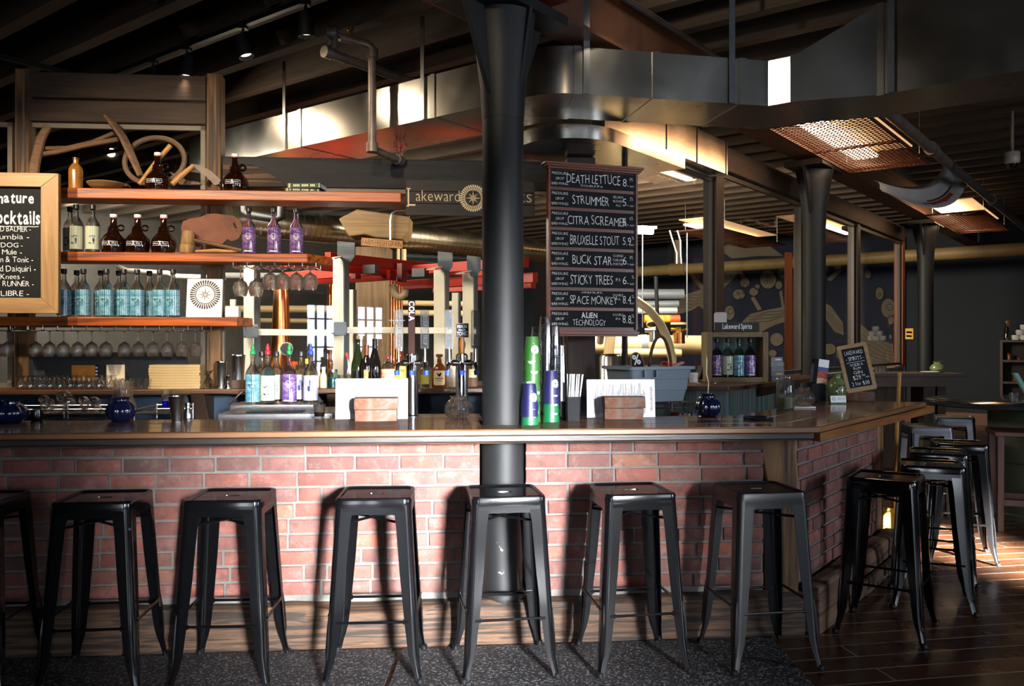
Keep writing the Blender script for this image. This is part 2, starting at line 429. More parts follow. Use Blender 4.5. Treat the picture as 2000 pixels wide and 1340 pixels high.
def mill_window(n, c, rz, w, h, cols, rows, pm, fm):
    r = thing('window_%d' % n, None, None, c, rz, None, 'structure')
    m = MB(); m.box((0, 0, 0), (w, .01, h)); tag(m.build('window_pane', pm, r), None)
    m = MB(); t = .028
    for i in range(cols+1): m.box((-w/2+w*i/cols, -.02, 0), (t, .05, h+t))
    for i in range(rows+1): m.box((0, -.02, -h/2+h*i/rows), (w+t, .05, t))
    m.build('window_frame', fm, r)
MULL = mat('dark_mullion', (.03, .035, .04), .6, 0, .1)
# windows behind the camera
p = BJ(-2.8, 6.98, 2.2); mill_window(4, p, RB-pi/2, 1.6, 2.2, 4, 6, SKYPANE2, MULL)
p = BJ(.8, 6.98, 2.2); mill_window(5, p, RB-pi/2, 1.6, 2.2, 4, 6, SKYPANE2, MULL)
SKYPANE3 = emit('daylit_pane_bright', (.80, .88, 1.0), 20.0)
for n_, j_ in ((6, 1.72), (7, 2.92), (8, 6.5)):
    p = BJ(-5.48, j_, 1.20); mill_window(n_, p, RB+pi, .66, 1.94, 3, 7, SKYPANE3, MULL)
# baseboard of the end wall
mb = MB(); mb.box((1.0, 16.57, .10), (11, .04, .2)); struct('baseboard_back', mb, wood('baseboard_wood', hx('#6b3a1c'), hx('#3d2010'), 0, .5, .8), rz=RB, label='brown wooden baseboard')
# joists
n = 0
for k in range(40):
    b = -2.1+.44*k
    n += 1; mb = MB(); mb.box((-3, 0, 3.54), (20, .09, .28))
    struct('trim_%d' % n, mb, JOISTW, Bv*b, RB, 'rough timber ceiling joist')
# herringbone blocking between joists
for (b, j) in ((2.75, -4.6), (3.2, -4.15), (3.2, -5.0), (3.65, -4.6)):
    n += 1; mb = MB(); mb.beam((0, -.16, 3.43), (0, .16, 3.64), .05, .09)
    struct('trim_%d' % n, mb, JOISTW, BJ(b, j, 0), RB, 'timber blocking between two joists')

# steel girder over the column row
GJ = -2.52
def ibeam(name, j, b0, b1, zb, h, w, m, label, tw=.02):
    mb = MB(); L = b1-b0
    mb.box((0, L/2, zb+tw/2), (w, L, tw)); mb.box((0, L/2, zb+h-tw/2), (w, L, tw)); mb.box((0, L/2, zb+h/2), (tw, L, h-2*tw))
    return tag(mb.build(name, m, None, BJ(b0, j), RB), label, 'beam', None, 'thing')
REDST = mat('red_oxide_steel', hx('#6e1f16'), .5, .1, .25, 8, .2, 40)
ibeam('steel_girder', GJ, 2.2, 16.5, 3.08, .32, .22, mat('brown_painted_steel', hx('#54331f'), .55, .1, .25, 6), 'brown steel girder resting on the cast iron columns under the joists')
t = thing('splice_plate', 'red oxide steel bracket on the girder at the head of the front column', 'bracket', BJ(3.05, GJ), RB)
mb = MB(); mb.box((0, .02, 3.066), (.56, .62, .018)); mb.build('plate', REDST, t)
mb = MB()
for x in (-1, 1):
    mb.box((x*.27, .02, 3.17), (.02, .62, .19)); mb.box((x*.195, .32, 3.17), (.13, .02, .19)); mb.box((x*.195, -.28, 3.17), (.13, .02, .19))
mb.build('flange', REDST, t)

def column(c, label, ztop=3.08, r=.1, paint=False):
    t = thing('iron_column', label, 'column', c, RB, 'cast iron columns under the girder', 'thing')
    ztop = ztop-.028
    mb = MB(); mb.lathe([(0, 0), (r*1.0, 0), (r, .02), (r, ztop-.45), (r*.98, ztop-.02), (0, ztop-.02)], n=32); mb.build('shaft', IRON, t)
    mb = MB()
    mb.box((0, 0, ztop-.03), (.34, .62, .05))
    for sx, sy in ((1, 0), (-1, 0), (0, 1), (0, -1)):
        L = .3 if sy else .17
        mb.prism([(r*.7, ztop-.48), (r*.95, ztop-.48), (L, ztop-.055), (r*.7, ztop-.055)], -.012, .012, 0,
                 Matrix(((sx, -sy, 0, 0), (sy, sx, 0, 0), (0, 0, 1, 0), (0, 0, 0, 1))) @ Matrix.Rotation(pi/2, 4, 'X'))
    mb.lathe([(r*1.02, ztop-.56), (r*1.1, ztop-.4), (r*1.55, ztop-.06), (0, ztop-.055)], n=28)
    mb.build('capital', IRON, t)
    return t
C1 = Vector((-.044, 4.07, 0))
cc = column(C1, 'black cast iron column rising through the bar top')
m = speck('chipped_paint', (.006, .0066, .0072), (.5, .5, .48), 16, .74, .5, .1)
mb = MB(); mb.lathe([(.1005, .215), (.118, .215), (.118, .235), (.1005, .25), (.1005, .60)], n=32); mb.build('column_base', m, cc)
column(C1+Bv*4.62, 'black cast iron column behind the end of the bar')
column(C1+Bv*9.24, 'dark column furthest back, in front of the end wall')

# ================================================================ glazed partitions around the brewery
PB = 5.75*cA-4.05*cA                           # depth of the back partition behind the bar face
def post(px0, px1, v, z0, z1, m, label, d=.10):
    u0, u1 = baru(px0, v), baru(px1, v)
    mb = MB(); mb.box(((u1-u0)/2, d/2, (z0+z1)/2), (u1-u0, d, z1-z0))
    return tag(mb.build('timber_post', m, None, bar(u0, v), A, .006), label, 'post', 'timber posts of the glazed partition')
v0 = PB
post(28, 56, v0-.02, 1.09, 3.2, OLDZ, 'rough timber post behind the cocktail board')
post(403, 431, v0-.02, 1.09, 3.2, OLDZ, 'rough timber post at the right of the tools on the top shelf', .12)
post(1108, 1163, v0-.02, 1.09, 2.69, DARKWOODZ, 'dark timber corner post behind the beer board', .12)
u0, u1 = baru(56, v0), baru(403, v0)
mb = MB(); mb.box(((u0+u1)/2, .05, (3.02+3.18)/2), (u1-u0, .09, .165)); mb.box(((u0+u1)/2, .055, 2.935), (u1-u0, .085, .14))
tag(mb.build('timber_lintel', DARKWOOD, None, bar(0, v0-.02), A, .005), 'dark timber lintel of two boards between the posts', 'lintel', None, 'thing')
# header between post and corner
u0, u1 = baru(431, v0), baru(1108, v0)
mb = MB(); mb.box(((u0+u1)/2, .07, 2.56), (u1-u0, .12, .20))
tag(mb.build('timber_header', wood('blackened_timber', hx('#242628'), hx('#0e0f11'), 0, .75, .7, .5), None, bar(0, v0), A, .006), 'dark sawn timber header above the shelf end and the sign', 'beam', None, 'thing')
# low blue wall below the ledge
mb = MB(); ua, ub = -5.2, baru(1163, v0); mb.box(((ua+ub)/2, .06, .54), (ub-ua, .1, 1.08)); struct('wall_bar', mb, WALLB, bar(0, v0), A, 'blue painted low wall under the back ledge')
# glass panes with their frames
def glazing(name, px0, px1, v, z0, z1, label):
    u0, u1 = baru(px0, v), baru(px1, v); L = u1-u0
    t = thing('glazed_panel', label, 'window', bar(u0, v), A, 'glass panels of the partition')
    mb = MB(); mb.box((L/2, 0, (z0+z1)/2), (L-.02, .008, z1-z0-.02)); mb.build('pane', PANE, t)
    mb = MB()
    for z in (z0+.015, z1-.015): mb.box((L/2, -.012, z), (L, .03, .03))
    for x in (.015, L-.015): mb.box((x, -.012, (z0+z1)/2), (.03, .03, z1-z0))
    mb.build('pane_frame', mat('window_bead', hx('#6f6657'), .6, 0, .15), t)
glazing('g', 57, 403, v0+.05, 1.13, 2.86, 'large glass panel behind the shelves of bottles')
glazing('g', 431, 1108, v0+.05, 1.13, 2.46, 'wide glass panel in front of the copper still and red beams')
glazing('g', -160, 28, v0+.05, 1.13, 2.86, 'glass panel at the far left behind the cocktail board')
# right hand partition along the building grid
P0 = Vector((1.67, 7.0, 0)); jR = P0.dot(Jv); bR = P0.dot(Bv)
corner = onbar(1135, v0); jc, bc = corner.dot(Jv), corner.dot(Bv)
bs = [bR]+[onb(px, 0).length for px in ()]
def b_at(px):     # where the partition line meets an image column
    k = (px-1000)/F; d = (jR)/(k*Jv.x+Jv.y); return (Vector((k*d, d, 0))).dot(Bv)
pb = [b_at(1394), b_at(1566), b_at(1668), b_at(1757)]
names = ['dark timber post left of the bottle crate', 'dark timber post hidden behind the second column', 'dark timber post in front of the mural, left of the chalkboard', 'orange brown timber post at the right end of the mural glass']
for b, nm, w in zip(pb, names, (.16, .15, .13, .12)):
    mb = MB(); mb.box((0, 0, 1.97), (.12, w, 1.76)); tag(mb.build('timber_post', DARKWOODZ if nm[0] == 'd' else ORANGEZ, None, BJ(b, jR), RB, .006), nm, 'post', 'timber posts of the glazed partition')
prev = bc+.12
for i, b in enumerate(pb):
    L = b-prev-.14
    t = thing('glazed_panel', ['glass panel behind the grey tote, beside the corner post', 'glass panel behind the bottle crate, in front of the mural', 'dark glass panel right of the second column', 'furthest glass panel before the end wall'][i], 'window', BJ(prev+.07, jR), RB, 'glass panels of the partition')
    mb = MB(); zt_ = 2.76 if i == 0 else 2.83; zc_, zh_ = (1.13+zt_)/2, zt_-1.13; mb.box((0, L/2, zc_), (.008, L, zh_)); mb.build('pane', PANE, t)
    mb = MB()
    for z in (1.13, zt_): mb.box((.012, L/2, z), (.03, L, .035))
    for y in (.015, L-.015): mb.box((.012, y, zc_), (.03, .03, zh_))
    mb.build('pane_frame', mat('window_bead_dark', hx('#3a332b'), .6, 0, .15), t)
    prev = b
hb0 = pb[0]+.05
mb = MB(); mb.box((0, (pb[-1]-hb0)/2, 2.96), (.14, pb[-1]-hb0, .2)); tag(mb.build('timber_header', wood('header_timber', hx('#3a2a1e'), hx('#1b130d'), 1, .7, .8, .5), None, BJ(hb0, jR), RB, .006), 'dark timber header along the mural side of the partition', 'beam', None, 'thing')
mb = MB(); mb.box((0, (pb[-1]-bc)/2, .54), (.1, pb[-1]-bc, 1.08)); struct('wall_low', mb, blotch('slat_wall', [(.36, hx('#1b2a28')), (.43, hx('#3f7a5c')), (.49, hx('#4a3a30')), (.55, hx('#70828e')), (.62, hx('#2a3036'))], 1.0, .6, sc=(2, 26, .03)), BJ(bc, jR), RB, 'low wall of green, brown and grey upright slats')
# orange strip added for the warm light on the second post's edge
mb = MB(); mb.box((0, 0, .5), (.03, .11, 1.0)); tag(mb.build('lit_edge_strip', ORANGEZ, None, P(1540, 700, 7.2)-Vector((0, 0, .1)), RB), 'orange brown strip standing for the lit post edge beside the second column', 'plank')
# ================================================================ the bar
Lw = baru(1490, 0)
t = thing('brick_bar', 'brick bar front with mortar joints, timber corner posts and timber foot sill', 'bar', (0, 0, 0))
def brick_span(mb, u0, u1, z0, z1, rnd, ph=0):
    L, H, g = .2075, .0615, .0120; r = 0; z = z0
    while z < z1-.02:
        h = min(H, z1-z); x = u0-((r % 2)*.5+ph)*(L+g)-rnd.uniform(0, .03)
        while x < u1:
            l = L+rnd.uniform(-.014, .01)
            if rnd.random() < .07: l *= .5
            a, b = max(x, u0), min(x+l, u1)
            if b-a > .025:
                o = rnd.uniform(-.003, .002); e = .005; zz = z+rnd.uniform(-.002, .002)
                vs = [(a, 0, zz), (b, 0, zz), (b, 0, zz+h), (a, 0, zz+h)]
                fr = [(a+e, -.009+o, zz+e), (b-e, -.009+o, zz+e), (b-e, -.009+o, zz+h-e), (a+e, -.009+o, zz+h-e)]
                mid = [(a+.001, -.006+o, zz+.001), (b-.001, -.006+o, zz+.001), (b-.001, -.006+o, zz+h-.001), (a+.001, -.006+o, zz+h-.001)]
                q = vs+mid+fr
                mb.add(q, [(i, (i+1) % 4, 4+(i+1) % 4, 4+i) for i in range(4)]+[(4+i, 4+(i+1) % 4, 8+(i+1) % 4, 8+i) for i in range(4)]+[(8, 9, 10, 11)])
            x += l+g
        z += H+g; r += 1
rnd = random.Random(3)
for nm, a, b in (('brick_face', -3.6, -.155), ('brick_face', .066, Lw)):
    mb = MB(); brick_span(mb, a, b, .235, .985, rnd); o = mb.build(nm, BRICK, t, (0, 4.05, 0), A)
    m2 = MB(); m2.box(((a+b)/2, .06, .49), (b-a, .115, .98)); m2.build('mortar_bed', MORTAR, o)
W1 = onbar(1550, 0); 
mb = MB(); brick_span(mb, .015, 1.50, .235, .985, rnd, .3)
o = mb.build('brick_face', BRICK, t, W1+Vector((.01, -.0, 0)), pi/2-TH)
m2 = MB(); m2.box((.76, .06, .49), (1.49, .115, .98)); m2.build('mortar_bed', MORTAR, o)
# corner posts
cp = onbar(1521, .05)
mb = MB()
mb.loft([[(-.085+dx, -.075, z), (.08+dx*.5, -.07, z), (.085, .08, z), (-.08, .08, z)] for z, dx in ((.0, 0), (.3, .006), (.5, -.004), (.75, .008), (.86, -.012), (.99, -.02))], sm=False)
mb.build('corner_post', OLDZ, t, cp+Vector((0, 0, 0)), A-.2, .012, 2)
ep = W1+Bv*1.60
mb = MB(); mb.box((0, .0, .49), (.14, .13, .98)); mb.build('end_post', OLDZ, t, ep-Jv*.06, RB, .008)
# foot sill
def sill(a, b, h, d, seed, nm='foot_sill', notch=None):
    r = random.Random(seed); mb = MB(); n = max(4, int((b-a)/.12)); rings = []
    for i in range(n+1):
        x = a+(b-a)*i/n; q = lambda s=.006: r.uniform(-s, s)
        hh = h+q(); zf = hh
        if notch and notch[0] < x < notch[1]: zf = hh-.028
        rings.append([(x, q(), 0), (x, q(.004), h*.3), (x, q(.008), h*.7), (x, .004+q(.004), zf-.012), (x, .02+q(.003), zf), (x, .10, hh), (x, .10, 0)])
    mb.loft(rings, sm=False); return mb
mb = sill(-3.6, -1.78, .215, .16, 1); mb.build('foot_sill', OLD, t, bar(0, -.080), A, .008)
mb = sill(-1.775, 1.42, .205, .16, 2, notch=(-.83, -.42)); mb.build('foot_sill', OLD, t, bar(0, -.080), A, .008)
sc = Vector((1.50, 4.10, 0))
mb = sill(0, 1.62, .235, .16, 5); mb.build('foot_sill', wood('dark_reclaimed', hx('#6d5038'), hx('#38261a'), 0, .75, .9, 1.0, dark=hx('#150d08')), t, sc, pi/2-TH, .012)
mb = MB(); mb.box((.5, .0, .1), (1.0, .02, .06)); mb.build('kick_board', DARKWOOD, t, sc+Bv*.55+Jv*.03, pi/2-TH)

# bar top
CZ = 1.036
c1 = onbar(1597, -.28); E1 = Vector((2.69, 5.50, 0)); E3 = Vector((2.02, 5.58, 0)); I0 = onbar(1436, .33)
t = thing('bar_counter', 'polished dark plank bar top running around the corner of the brick bar', 'countertop', (0, 0, 0))
def slab(nm, pts, z0, z1, m, ax=A, bevel=.004):
    c = pts[0]; M = Matrix.Rotation(-ax, 4, 'Z')
    loc = [tuple((M @ (Vector((p[0], p[1], 0))-Vector((c[0], c[1], 0))))[:2]) for p in pts]
    mb = MB(); mb.prism(loc, z0, z1); return mb.build(nm, m, t, (c[0], c[1], 0), ax, bevel)
def bp(u, v): return bar(u, v)
du = .985
mitre = lambda v: c1+(I0-c1)*((v+.28)/.61)
slab('top_plank', [bp(-4, -.28), c1, mitre(-.088), bp(-4, -.088)], CZ-.03, CZ, COUNTER)
slab('top_plank', [bp(-4, -.086), bp(-.15, -.086), bp(-.15, .126), bp(-4, .126)], CZ-.03, CZ, COUNTER)
slab('top_plank', [bp(.062, -.086), mitre(-.086), mitre(.126), bp(.062, .126)], CZ-.03, CZ, COUNTER)
slab('top_plank', [bp(-4, .128), mitre(.128), I0, bp(-4, .33)], CZ-.03, CZ, COUNTER)
Bx = (E1-c1).normalized()
for f0, f1 in ((0, .33), (.333, .66), (.663, 1)):
    a0 = c1+(I0-c1)*f0; a1 = c1+(I0-c1)*f1; e0 = E1+(E3-E1)*f0; e1 = E1+(E3-E1)*f1
    slab('top_plank', [a0, e0, e1, a1], CZ-.03, CZ, COUNTER, math.atan2(Bx.y, Bx.x))
slab('nosing', [bp(-4, -.287), c1+Vector((.006, -.007, 0)), c1+Vector((.0, .02, 0)), bp(-4, -.26)], CZ-.028, CZ-.004, EDGEW)
nrm = Vector((Bx.y, -Bx.x, 0))
slab('nosing', [c1+nrm*.007, E1+nrm*.007, E1-nrm*.02, c1-nrm*.02], CZ-.028, CZ-.004, EDGEW, math.atan2(Bx.y, Bx.x))
# moulding under the edge
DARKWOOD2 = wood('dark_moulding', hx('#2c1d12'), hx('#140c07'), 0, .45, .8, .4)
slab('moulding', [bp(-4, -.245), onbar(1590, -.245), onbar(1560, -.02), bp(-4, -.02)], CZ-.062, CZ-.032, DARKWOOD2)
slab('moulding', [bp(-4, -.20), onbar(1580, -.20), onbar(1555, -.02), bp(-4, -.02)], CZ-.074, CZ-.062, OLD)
slab('moulding', [c1+Bx*.04-nrm*.0, E1+Bx*.12+nrm*.03, E1-nrm*.11+Bx*.1, c1+Bx*.1-nrm*.11], CZ-.075, CZ-.032, wood('lit_moulding', hx('#8a5a2c'), hx('#5a3515'), 0, .5, .8, .4), math.atan2(Bx.y, Bx.x))  # same moulding in a lighter brown, its lit look put into the colour

# mats
for a, b, lb in ((-4.0, -.525, 'black speckled rubber mat under the stools at the left, up to the seam'), (-.512, 1.25, 'black speckled rubber mat under the stools right of the seam')):
    ys = lambda x: (4.05*cA-.092+x*sA)/cA
    mb = MB(); mb.prism([(a+.004, 1.9), (b-.004, 1.9), (b-.004, ys(b)), (a+.004, ys(a))], 0, .008); tag(mb.build('rubber_mat', MAT_RUBBER, None, (0, 0, 0), 0, .002), lb, 'mat', 'rubber mats')

# ================================================================ stools
def make_stool(body, label, group):
    s = thing('bar_stool', label, 'stool', (0, 0, 0), 0, group)
    mb = MB(); rings = []
    for w, r, z in ((.316, .032, .722), (.318, .032, .752), (.312, .032, .761), (.300, .03, .7635), (.286, .026, .7615), (.280, .024, .7555)):
        rings.append([(x, y, z) for x, y in rrect(w, w, r, 7)])
    sl = [(x, y, .7555) for x, y in rrect(.068, .026, .0125, 7)]; sl2 = [(x, y, .748) for x, y in rrect(.066, .024, .012, 7)]
    mb.loft(rings, cap0=False, cap1=False); mb.loft([rings[-1], sl], sm=False, cap0=False, cap1=False); mb.loft([sl, sl2, [(x*.9, y*.8, .742) for x, y, z in sl2]], sm=False, cap0=False, cap1=True); mb.build('seat', body, s)
    mb = MB()
    for k in range(4):
        M = Matrix.Rotation(k*pi/2, 4, 'Z'); w = .10; c = .02; top = .724; bot = .694
        prof = [(-w-.03, top), (w+.03, top), (w+.03, bot-.03), (w+.012, bot-.024), (w, bot-.006), (w-c, bot), (-w+c, bot), (-w, bot-.006), (-w-.012, bot-.024), (-w-.03, bot-.03)]
        mb.prism(prof, -.002, .001, 0, M @ Matrix.Translation((0, -.1575, 0)) @ Matrix.Rotation(pi/2, 4, 'X'))
    mb.build('apron', body, s)
    def leg(sx, sy):
        lv = [(.733, .157, .075), (.69, .1595, .070), (.64, .1625, .066), (.45, .1735, .062), (.25, .185, .053), (.13, .192, .045), (.085, .1945, .036), (.06, .1975, .030), (.012, .2055, .026)]
        mb = MB(); outer = []; inner = []
        for z, h, w in lv:
            r = min(.024, w*.55)
            def pts(off):
                q = [(h-w, h-off), (h-r-.002, h-off)]
                for i in range(6):
                    a = pi/2-(pi/2)*i/5; q.append((h-r+(r-off)*math.cos(a), h-r+(r-off)*math.sin(a)))
                q.append((h-off, h-r-.002)); q.append((h-off, h-w)); return [(x*sx, y*sy, z) for x, y in q]
            outer.append(pts(0)); inner.append(pts(.0035))
        rings = [o+i[::-1] for o, i in zip(outer, inner)]
        mb.loft(rings)
        # pressed fold on the lower leg
        o = mb.build('leg', body, s)
        m2 = MB(); m2.lathe([(0, 0), (.012, 0), (.0155, .004), (.0155, .02), (.011, .024), (0, .024)], (.197*sx, .197*sy, 0), 12); m2.build('foot_cap', BLKMATTE, o)
        m3 = MB(); q = [Vector((.175*sx, .175*sy, .30)), Vector((.1795*sx, .1795*sy, .24)), Vector((.185*sx, .185*sy, .13)), Vector((.1875*sx, .1875*sy, .09))]
        m3.tube(q, [.003, .0075, .0085, .003], 8); m3.build('leg_pressing', body, o)
    for sx in (-1, 1):
        for sy in (-1, 1): leg(sx, sy)
    for k in range(4):
        M = Matrix.Rotation(k*pi/2, 3, 'Z'); z = .252 if k % 2 == 0 else .275; h = .183
        mb = MB(); mb.tube([M @ Vector(p) for p in ((-h+.035, -h, z), (-h+.06, -h, z), (h-.06, -h, z), (h-.035, -h, z))], .0062, 8)
        for x in (-1, 1): mb.box(M @ Vector((x*(h-.04), -h+.002, z)), (.035, .006, .02), 0, k*pi/2)
        mb.build('stretcher', body, s)
    mb = MB()
    mb.tube([(-.155, -.155, .650), (0, 0, .660), (.155, .155, .650)], .006, 8); mb.tube([(-.155, .155, .650), (0, 0, .648), (.155, -.155, .650)], .006, 8)
    mb.build('cross_brace', body, s)
    return s
g = 'metal bar stools along the brick bar'
st = make_stool(BLK, 'black metal stool cut off by the left edge of the photo', g)
spots = [(-2.27, 3.60, 4, None), (-1.735, 3.62, 6, 'black metal stool below the blue ribbed vase, second from the left'),
         (-1.205, 3.66, 3, 'black metal stool third from the left, below the steel bottle rail'), (-.590, 3.71, 3.5, 'black metal stool in front of the seam between the mats'),
         (-.035, 3.75, 9, 'black metal stool standing in front of the column'), (.535, 3.81, 9, 'black metal stool below the right hand menu and bricks')]
st.location = (spots[0][0], spots[0][1]-.02, .008); st.rotation_euler.z = math.radians(spots[0][2])
for x, y, a, lb in spots[1:]: dup(st, (x, y-.025, .008), math.radians(a), lb)
sm = make_stool(BLKMATTE, 'satin grey black metal stool nearest the corner post of the bar', g)
sm.location = (1.11, 3.815, .008); sm.rotation_euler.z = math.radians(8.6)
for x, y, a, lb in ((1.86, 4.20, -33.5, 'black metal stool nearest the camera at the short side of the bar'),
                    (2.30, 4.64, -22, 'black metal stool second in line on the plank floor at the right'),
                    (2.60, 5.16, -24, 'black metal stool third in line, its seat top just behind the second'),
                    (2.97, 5.62, -20, 'black metal stool last in the overlapping line at the right')):
    dup(st, (x, y, 0), math.radians(a), lb)
sg = make_stool(DARKSTEEL, 'grey metal stool behind the line of black stools, left one', 'grey metal stools under the far tables')
sg.location = (3.31, 6.75, 0); sg.rotation_euler.z = math.radians(-12)
dup(sg, (3.95, 7.55, 0), math.radians(-25), 'grey metal stool furthest back in front of the round table')
# ================================================================ back bar shelves and what stands on them
VF, VB = 1.44, 1.665
def Z0(px, v, z): p = onbar(px, v); return Vector((p.x, p.y, z))
def shelf(name, px0, px1, z, th, label, cat, m, vf=VF, vb=VB, slant=0, bevel=.006):
    u0, u1 = baru(px0, vf), baru(px1, vf)
    mb = MB(); mb.prism([(0, 0), (u1-u0, 0), (u1-u0+slant, vb-vf), (0, vb-vf)], -th, 0)
    return tag(mb.build(name, m, None, bar(u0, vf, z), A, bevel), label, cat, None, 'thing')
S1, S2, S3, LZ = 2.39, 1.99, 1.584, 1.13
shelf('wall_shelf', -190, 783, S1, .066, 'long orange wood shelf at the top, holding old tools and growlers', 'shelf', SHELFW, slant=.05)
shelf('wall_shelf', -190, 600, S2, .058, 'middle wood shelf with growlers and purple bottles', 'shelf', SHELFW, slant=.13)
shelf('wall_shelf', -190, 463, S3, .058, 'lowest wood shelf with teal bottles and hanging glasses', 'shelf', SHELFW, slant=.05)
LEDGEW = wood('ledge_wood', hx('#5a3a22'), hx('#311d10'), 0, .35, .7, .2)
shelf('back_ledge', -190, 1100, LZ, .03, 'narrow dark wood ledge along the glass behind the bar', 'ledge', LEDGEW, 1.40, 1.69)
for i, px in enumerate((-110, 405, 660, 900)):
    mb = MB(); mb.prism([(0, 0), (.0, -.33), (-.06, -.33), (-.10, -.20), (-.2, -.08), (-.24, 0)], -.045, .045, 0, Matrix(((0, 0, 1, 0), (1, 0, 0, 0), (0, 1, 0, 0), (0, 0, 0, 1))))
    tag(mb.build('corbel', DARKWOODZ, None, Z0(px, 1.688, LZ-.032), A, .008), 'dark wooden corbel under the ledge, '+('behind the dish racks', 'beside the steel bottle rail', 'behind the white menu', 'behind the beer taps')[i], 'bracket', 'ledge corbels')

# ---- spirit bottles
GLS = realglass('bottle_glass', (.97, 1, 1), .02, 1.38, .3)
GLP = realglass('purple_glass', (.75, .62, .88), .02, 1.38, .25)
CAPB = mat('black_stopper', (.012, .012, .014), .4, 0, 0)
TEAL = blotch('teal_label', [(.35, hx('#4a94b0')), (.48, hx('#7fbcd4')), (.62, hx('#b0d6e4')), (.75, hx('#3a7d98'))], 7, .25, .6, 1.5, (1, 1, 2.5))
TEALD = mat('teal_print', hx('#17626c'), .35)
CREAML = mat('cream_label', hx('#cfd3b8'), .3, 0, .06, coat=.5)
NAVYP = mat('navy_print', hx('#1d3350'), .35)
PURP = blotch('purple_label', [(.3, hx('#452b66')), (.45, hx('#77589c')), (.58, hx('#c39cc8')), (.72, hx('#5d3880'))], 9, .25, .6, 1.5, (1, 1, 2))
WHT = mat('white_print', (.8, .8, .8), .5, 0, 0)
BP = [(0, 0), (.036, 0), (.0425, .006), (.0425, .172), (.0395, .186), (.030, .204), (.018, .222), (.0145, .236), (.014, .272), (.0165, .274), (.0165, .286), (.0125, .287), (0, .287)]
def blob(mb, fm, cx, cy, rx, ry, seed, mi):
    r = random.Random(seed); k = 14
    mb.flat([(cx+rx*math.cos(2*pi*i/k)*r.uniform(.65, 1.1), cy+ry*math.sin(2*pi*i/k)*r.uniform(.65, 1.1)) for i in range(k)], fm, mi)
def spirit(kind, label, group, pourer=None):
    t = thing('spirit_bottle', label, 'bottle', (0, 0, 0), A, group)
    mb = MB(); mb.lathe(BP, n=24); mb.build('bottle_body', GLP if kind == 'purple' else GLS, t)
    if pourer is None:
        mb = MB(); mb.lathe([(.0, .268), (.0168, .2755), (.0175, .276), (.0175, .301), (.0165, .303), (0, .303)], n=16); mb.build('stopper', CAPB, t)
    else:
        mb = MB(); mb.lathe([(0, .280), (.0155, .287), (.0165, .296), (.0165, .306), (.010, .311), (.0125, .322), (.008, .336), (.003, .350), (0, .350)], n=14); mb.build('pourer', pourer, t)
    R = .0412; f = wrap(R+.0018)
    mb = MB(); half = 1.9 if kind in ('teal', 'purple') else 1.45
    zs = (.012, .172) if kind in ('teal', 'purple') else (.02, .165)
    k = 18; vs = []; fs = []
    for i in range(k+1):
        a = -half+2*half*i/k
        for z in zs: vs.append(((R+.0012)*math.sin(a), -(R+.0012)*math.cos(a), z))
    fs = [(2*i, 2*i+2, 2*i+3, 2*i+1) for i in range(k)]; mb.add(vs, fs, 0, True)
    if kind == 'teal':
        blob(mb, f, .004, .105, .022, .014, 3, 1); blob(mb, f, .012, .088, .014, .009, 4, 1); blob(mb, f, -.016, .112, .010, .006, 5, 1)
        for z in (.04, .047, .055): mb.flat([(-.03, z), (.03, z), (.03, z+.002), (-.03, z+.002)], f, 1)
        mats = [TEAL, TEALD]
    elif kind == 'white':
        blob(mb, f, .006, .100, .024, .008, 7, 1); blob(mb, f, .014, .078, .009, .017, 8, 1); blob(mb, f, .002, .058, .022, .006, 9, 1); mats = [CREAML, NAVYP]
    elif kind == 'navy':
        blob(mb, f, .004, .10, .016, .040, 11, 1); mb.flat([(-.022, .03), (.022, .03), (.016, .05), (0, .056), (-.016, .05)], f, 2); mb.flat([(-.024, .02), (.024, .02), (.024, .032), (-.024, .032)], f, 1)
        mats = [mat('frost_label', hx('#b9bdd6'), .3, 0, .1, 20), mat('violet_print', hx('#2a2370'), .35), WHT]
    else:
        ring(mb, f, 0, .118, .016, .018, 1); mb.flat([(-.009, .1035), (.009, .1035), (0, .094)], f, 1); mb.flat([(-.010, .116), (.010, .116), (.010, .121), (-.010, .121)], f, 1); mb.flat([(-.007, .110), (.007, .110), (.007, .112), (-.007, .112)], f, 1)
        for k in range(8): mb.flat([(-.028+.007*k, .018), (-.021+.007*k, .018), (-.021+.007*k, .024), (-.028+.007*k, .024)], f, 1)
        blob(mb, f, .018, .06, .006, .03, 12, 1); mats = [PURP, WHT]
    mb.build('bottle_label', mats, t, recalc=False)
    return t
first = {}
def put_spirit(kind, px, v, z, label, group, pourer=None, rot=0, sc=None):
    key = (kind, pourer.name if pourer else None)
    if key not in first:
        first[key] = spirit(kind, label, group, pourer); o = first[key]; o.location = Z0(px, v, z); o.rotation_euler.z = A+rot
        if sc: o.scale = (sc,)*3
        return o
    return dup(first[key], Z0(px, v, z), A+rot, label, group, sc)
g = 'teal spirit bottles on the lowest shelf'
for i, px in enumerate((125, 163, 208, 242, 268, 312, 338)):
    put_spirit('teal', px, 1.50, S3, 'teal label spirit bottle in the front row of the lowest shelf, %s from the left' % ORD[i], g, rot=random.uniform(-.3, .3))
for i, px in enumerate((150, 197, 232, 292)):
    put_spirit('teal', px, 1.605, S3, 'teal label spirit bottle in the back row of the lowest shelf, %s from the left' % ORD[i], g, rot=random.uniform(-.3, .3))
g = 'cream label bottles on the middle shelf'
for px, v, lb in ((137, 1.60, 'cream label bottle standing behind, partly hidden, on the middle shelf'), (149, 1.50, 'cream label bottle at the left end of the middle shelf, in front'), (181, 1.50, 'cream label bottle next to the growlers on the middle shelf')):
    put_spirit('white', px, v, S2, lb, g, rot=random.uniform(-.2, .2))
g = 'purple bottles on the middle shelf'
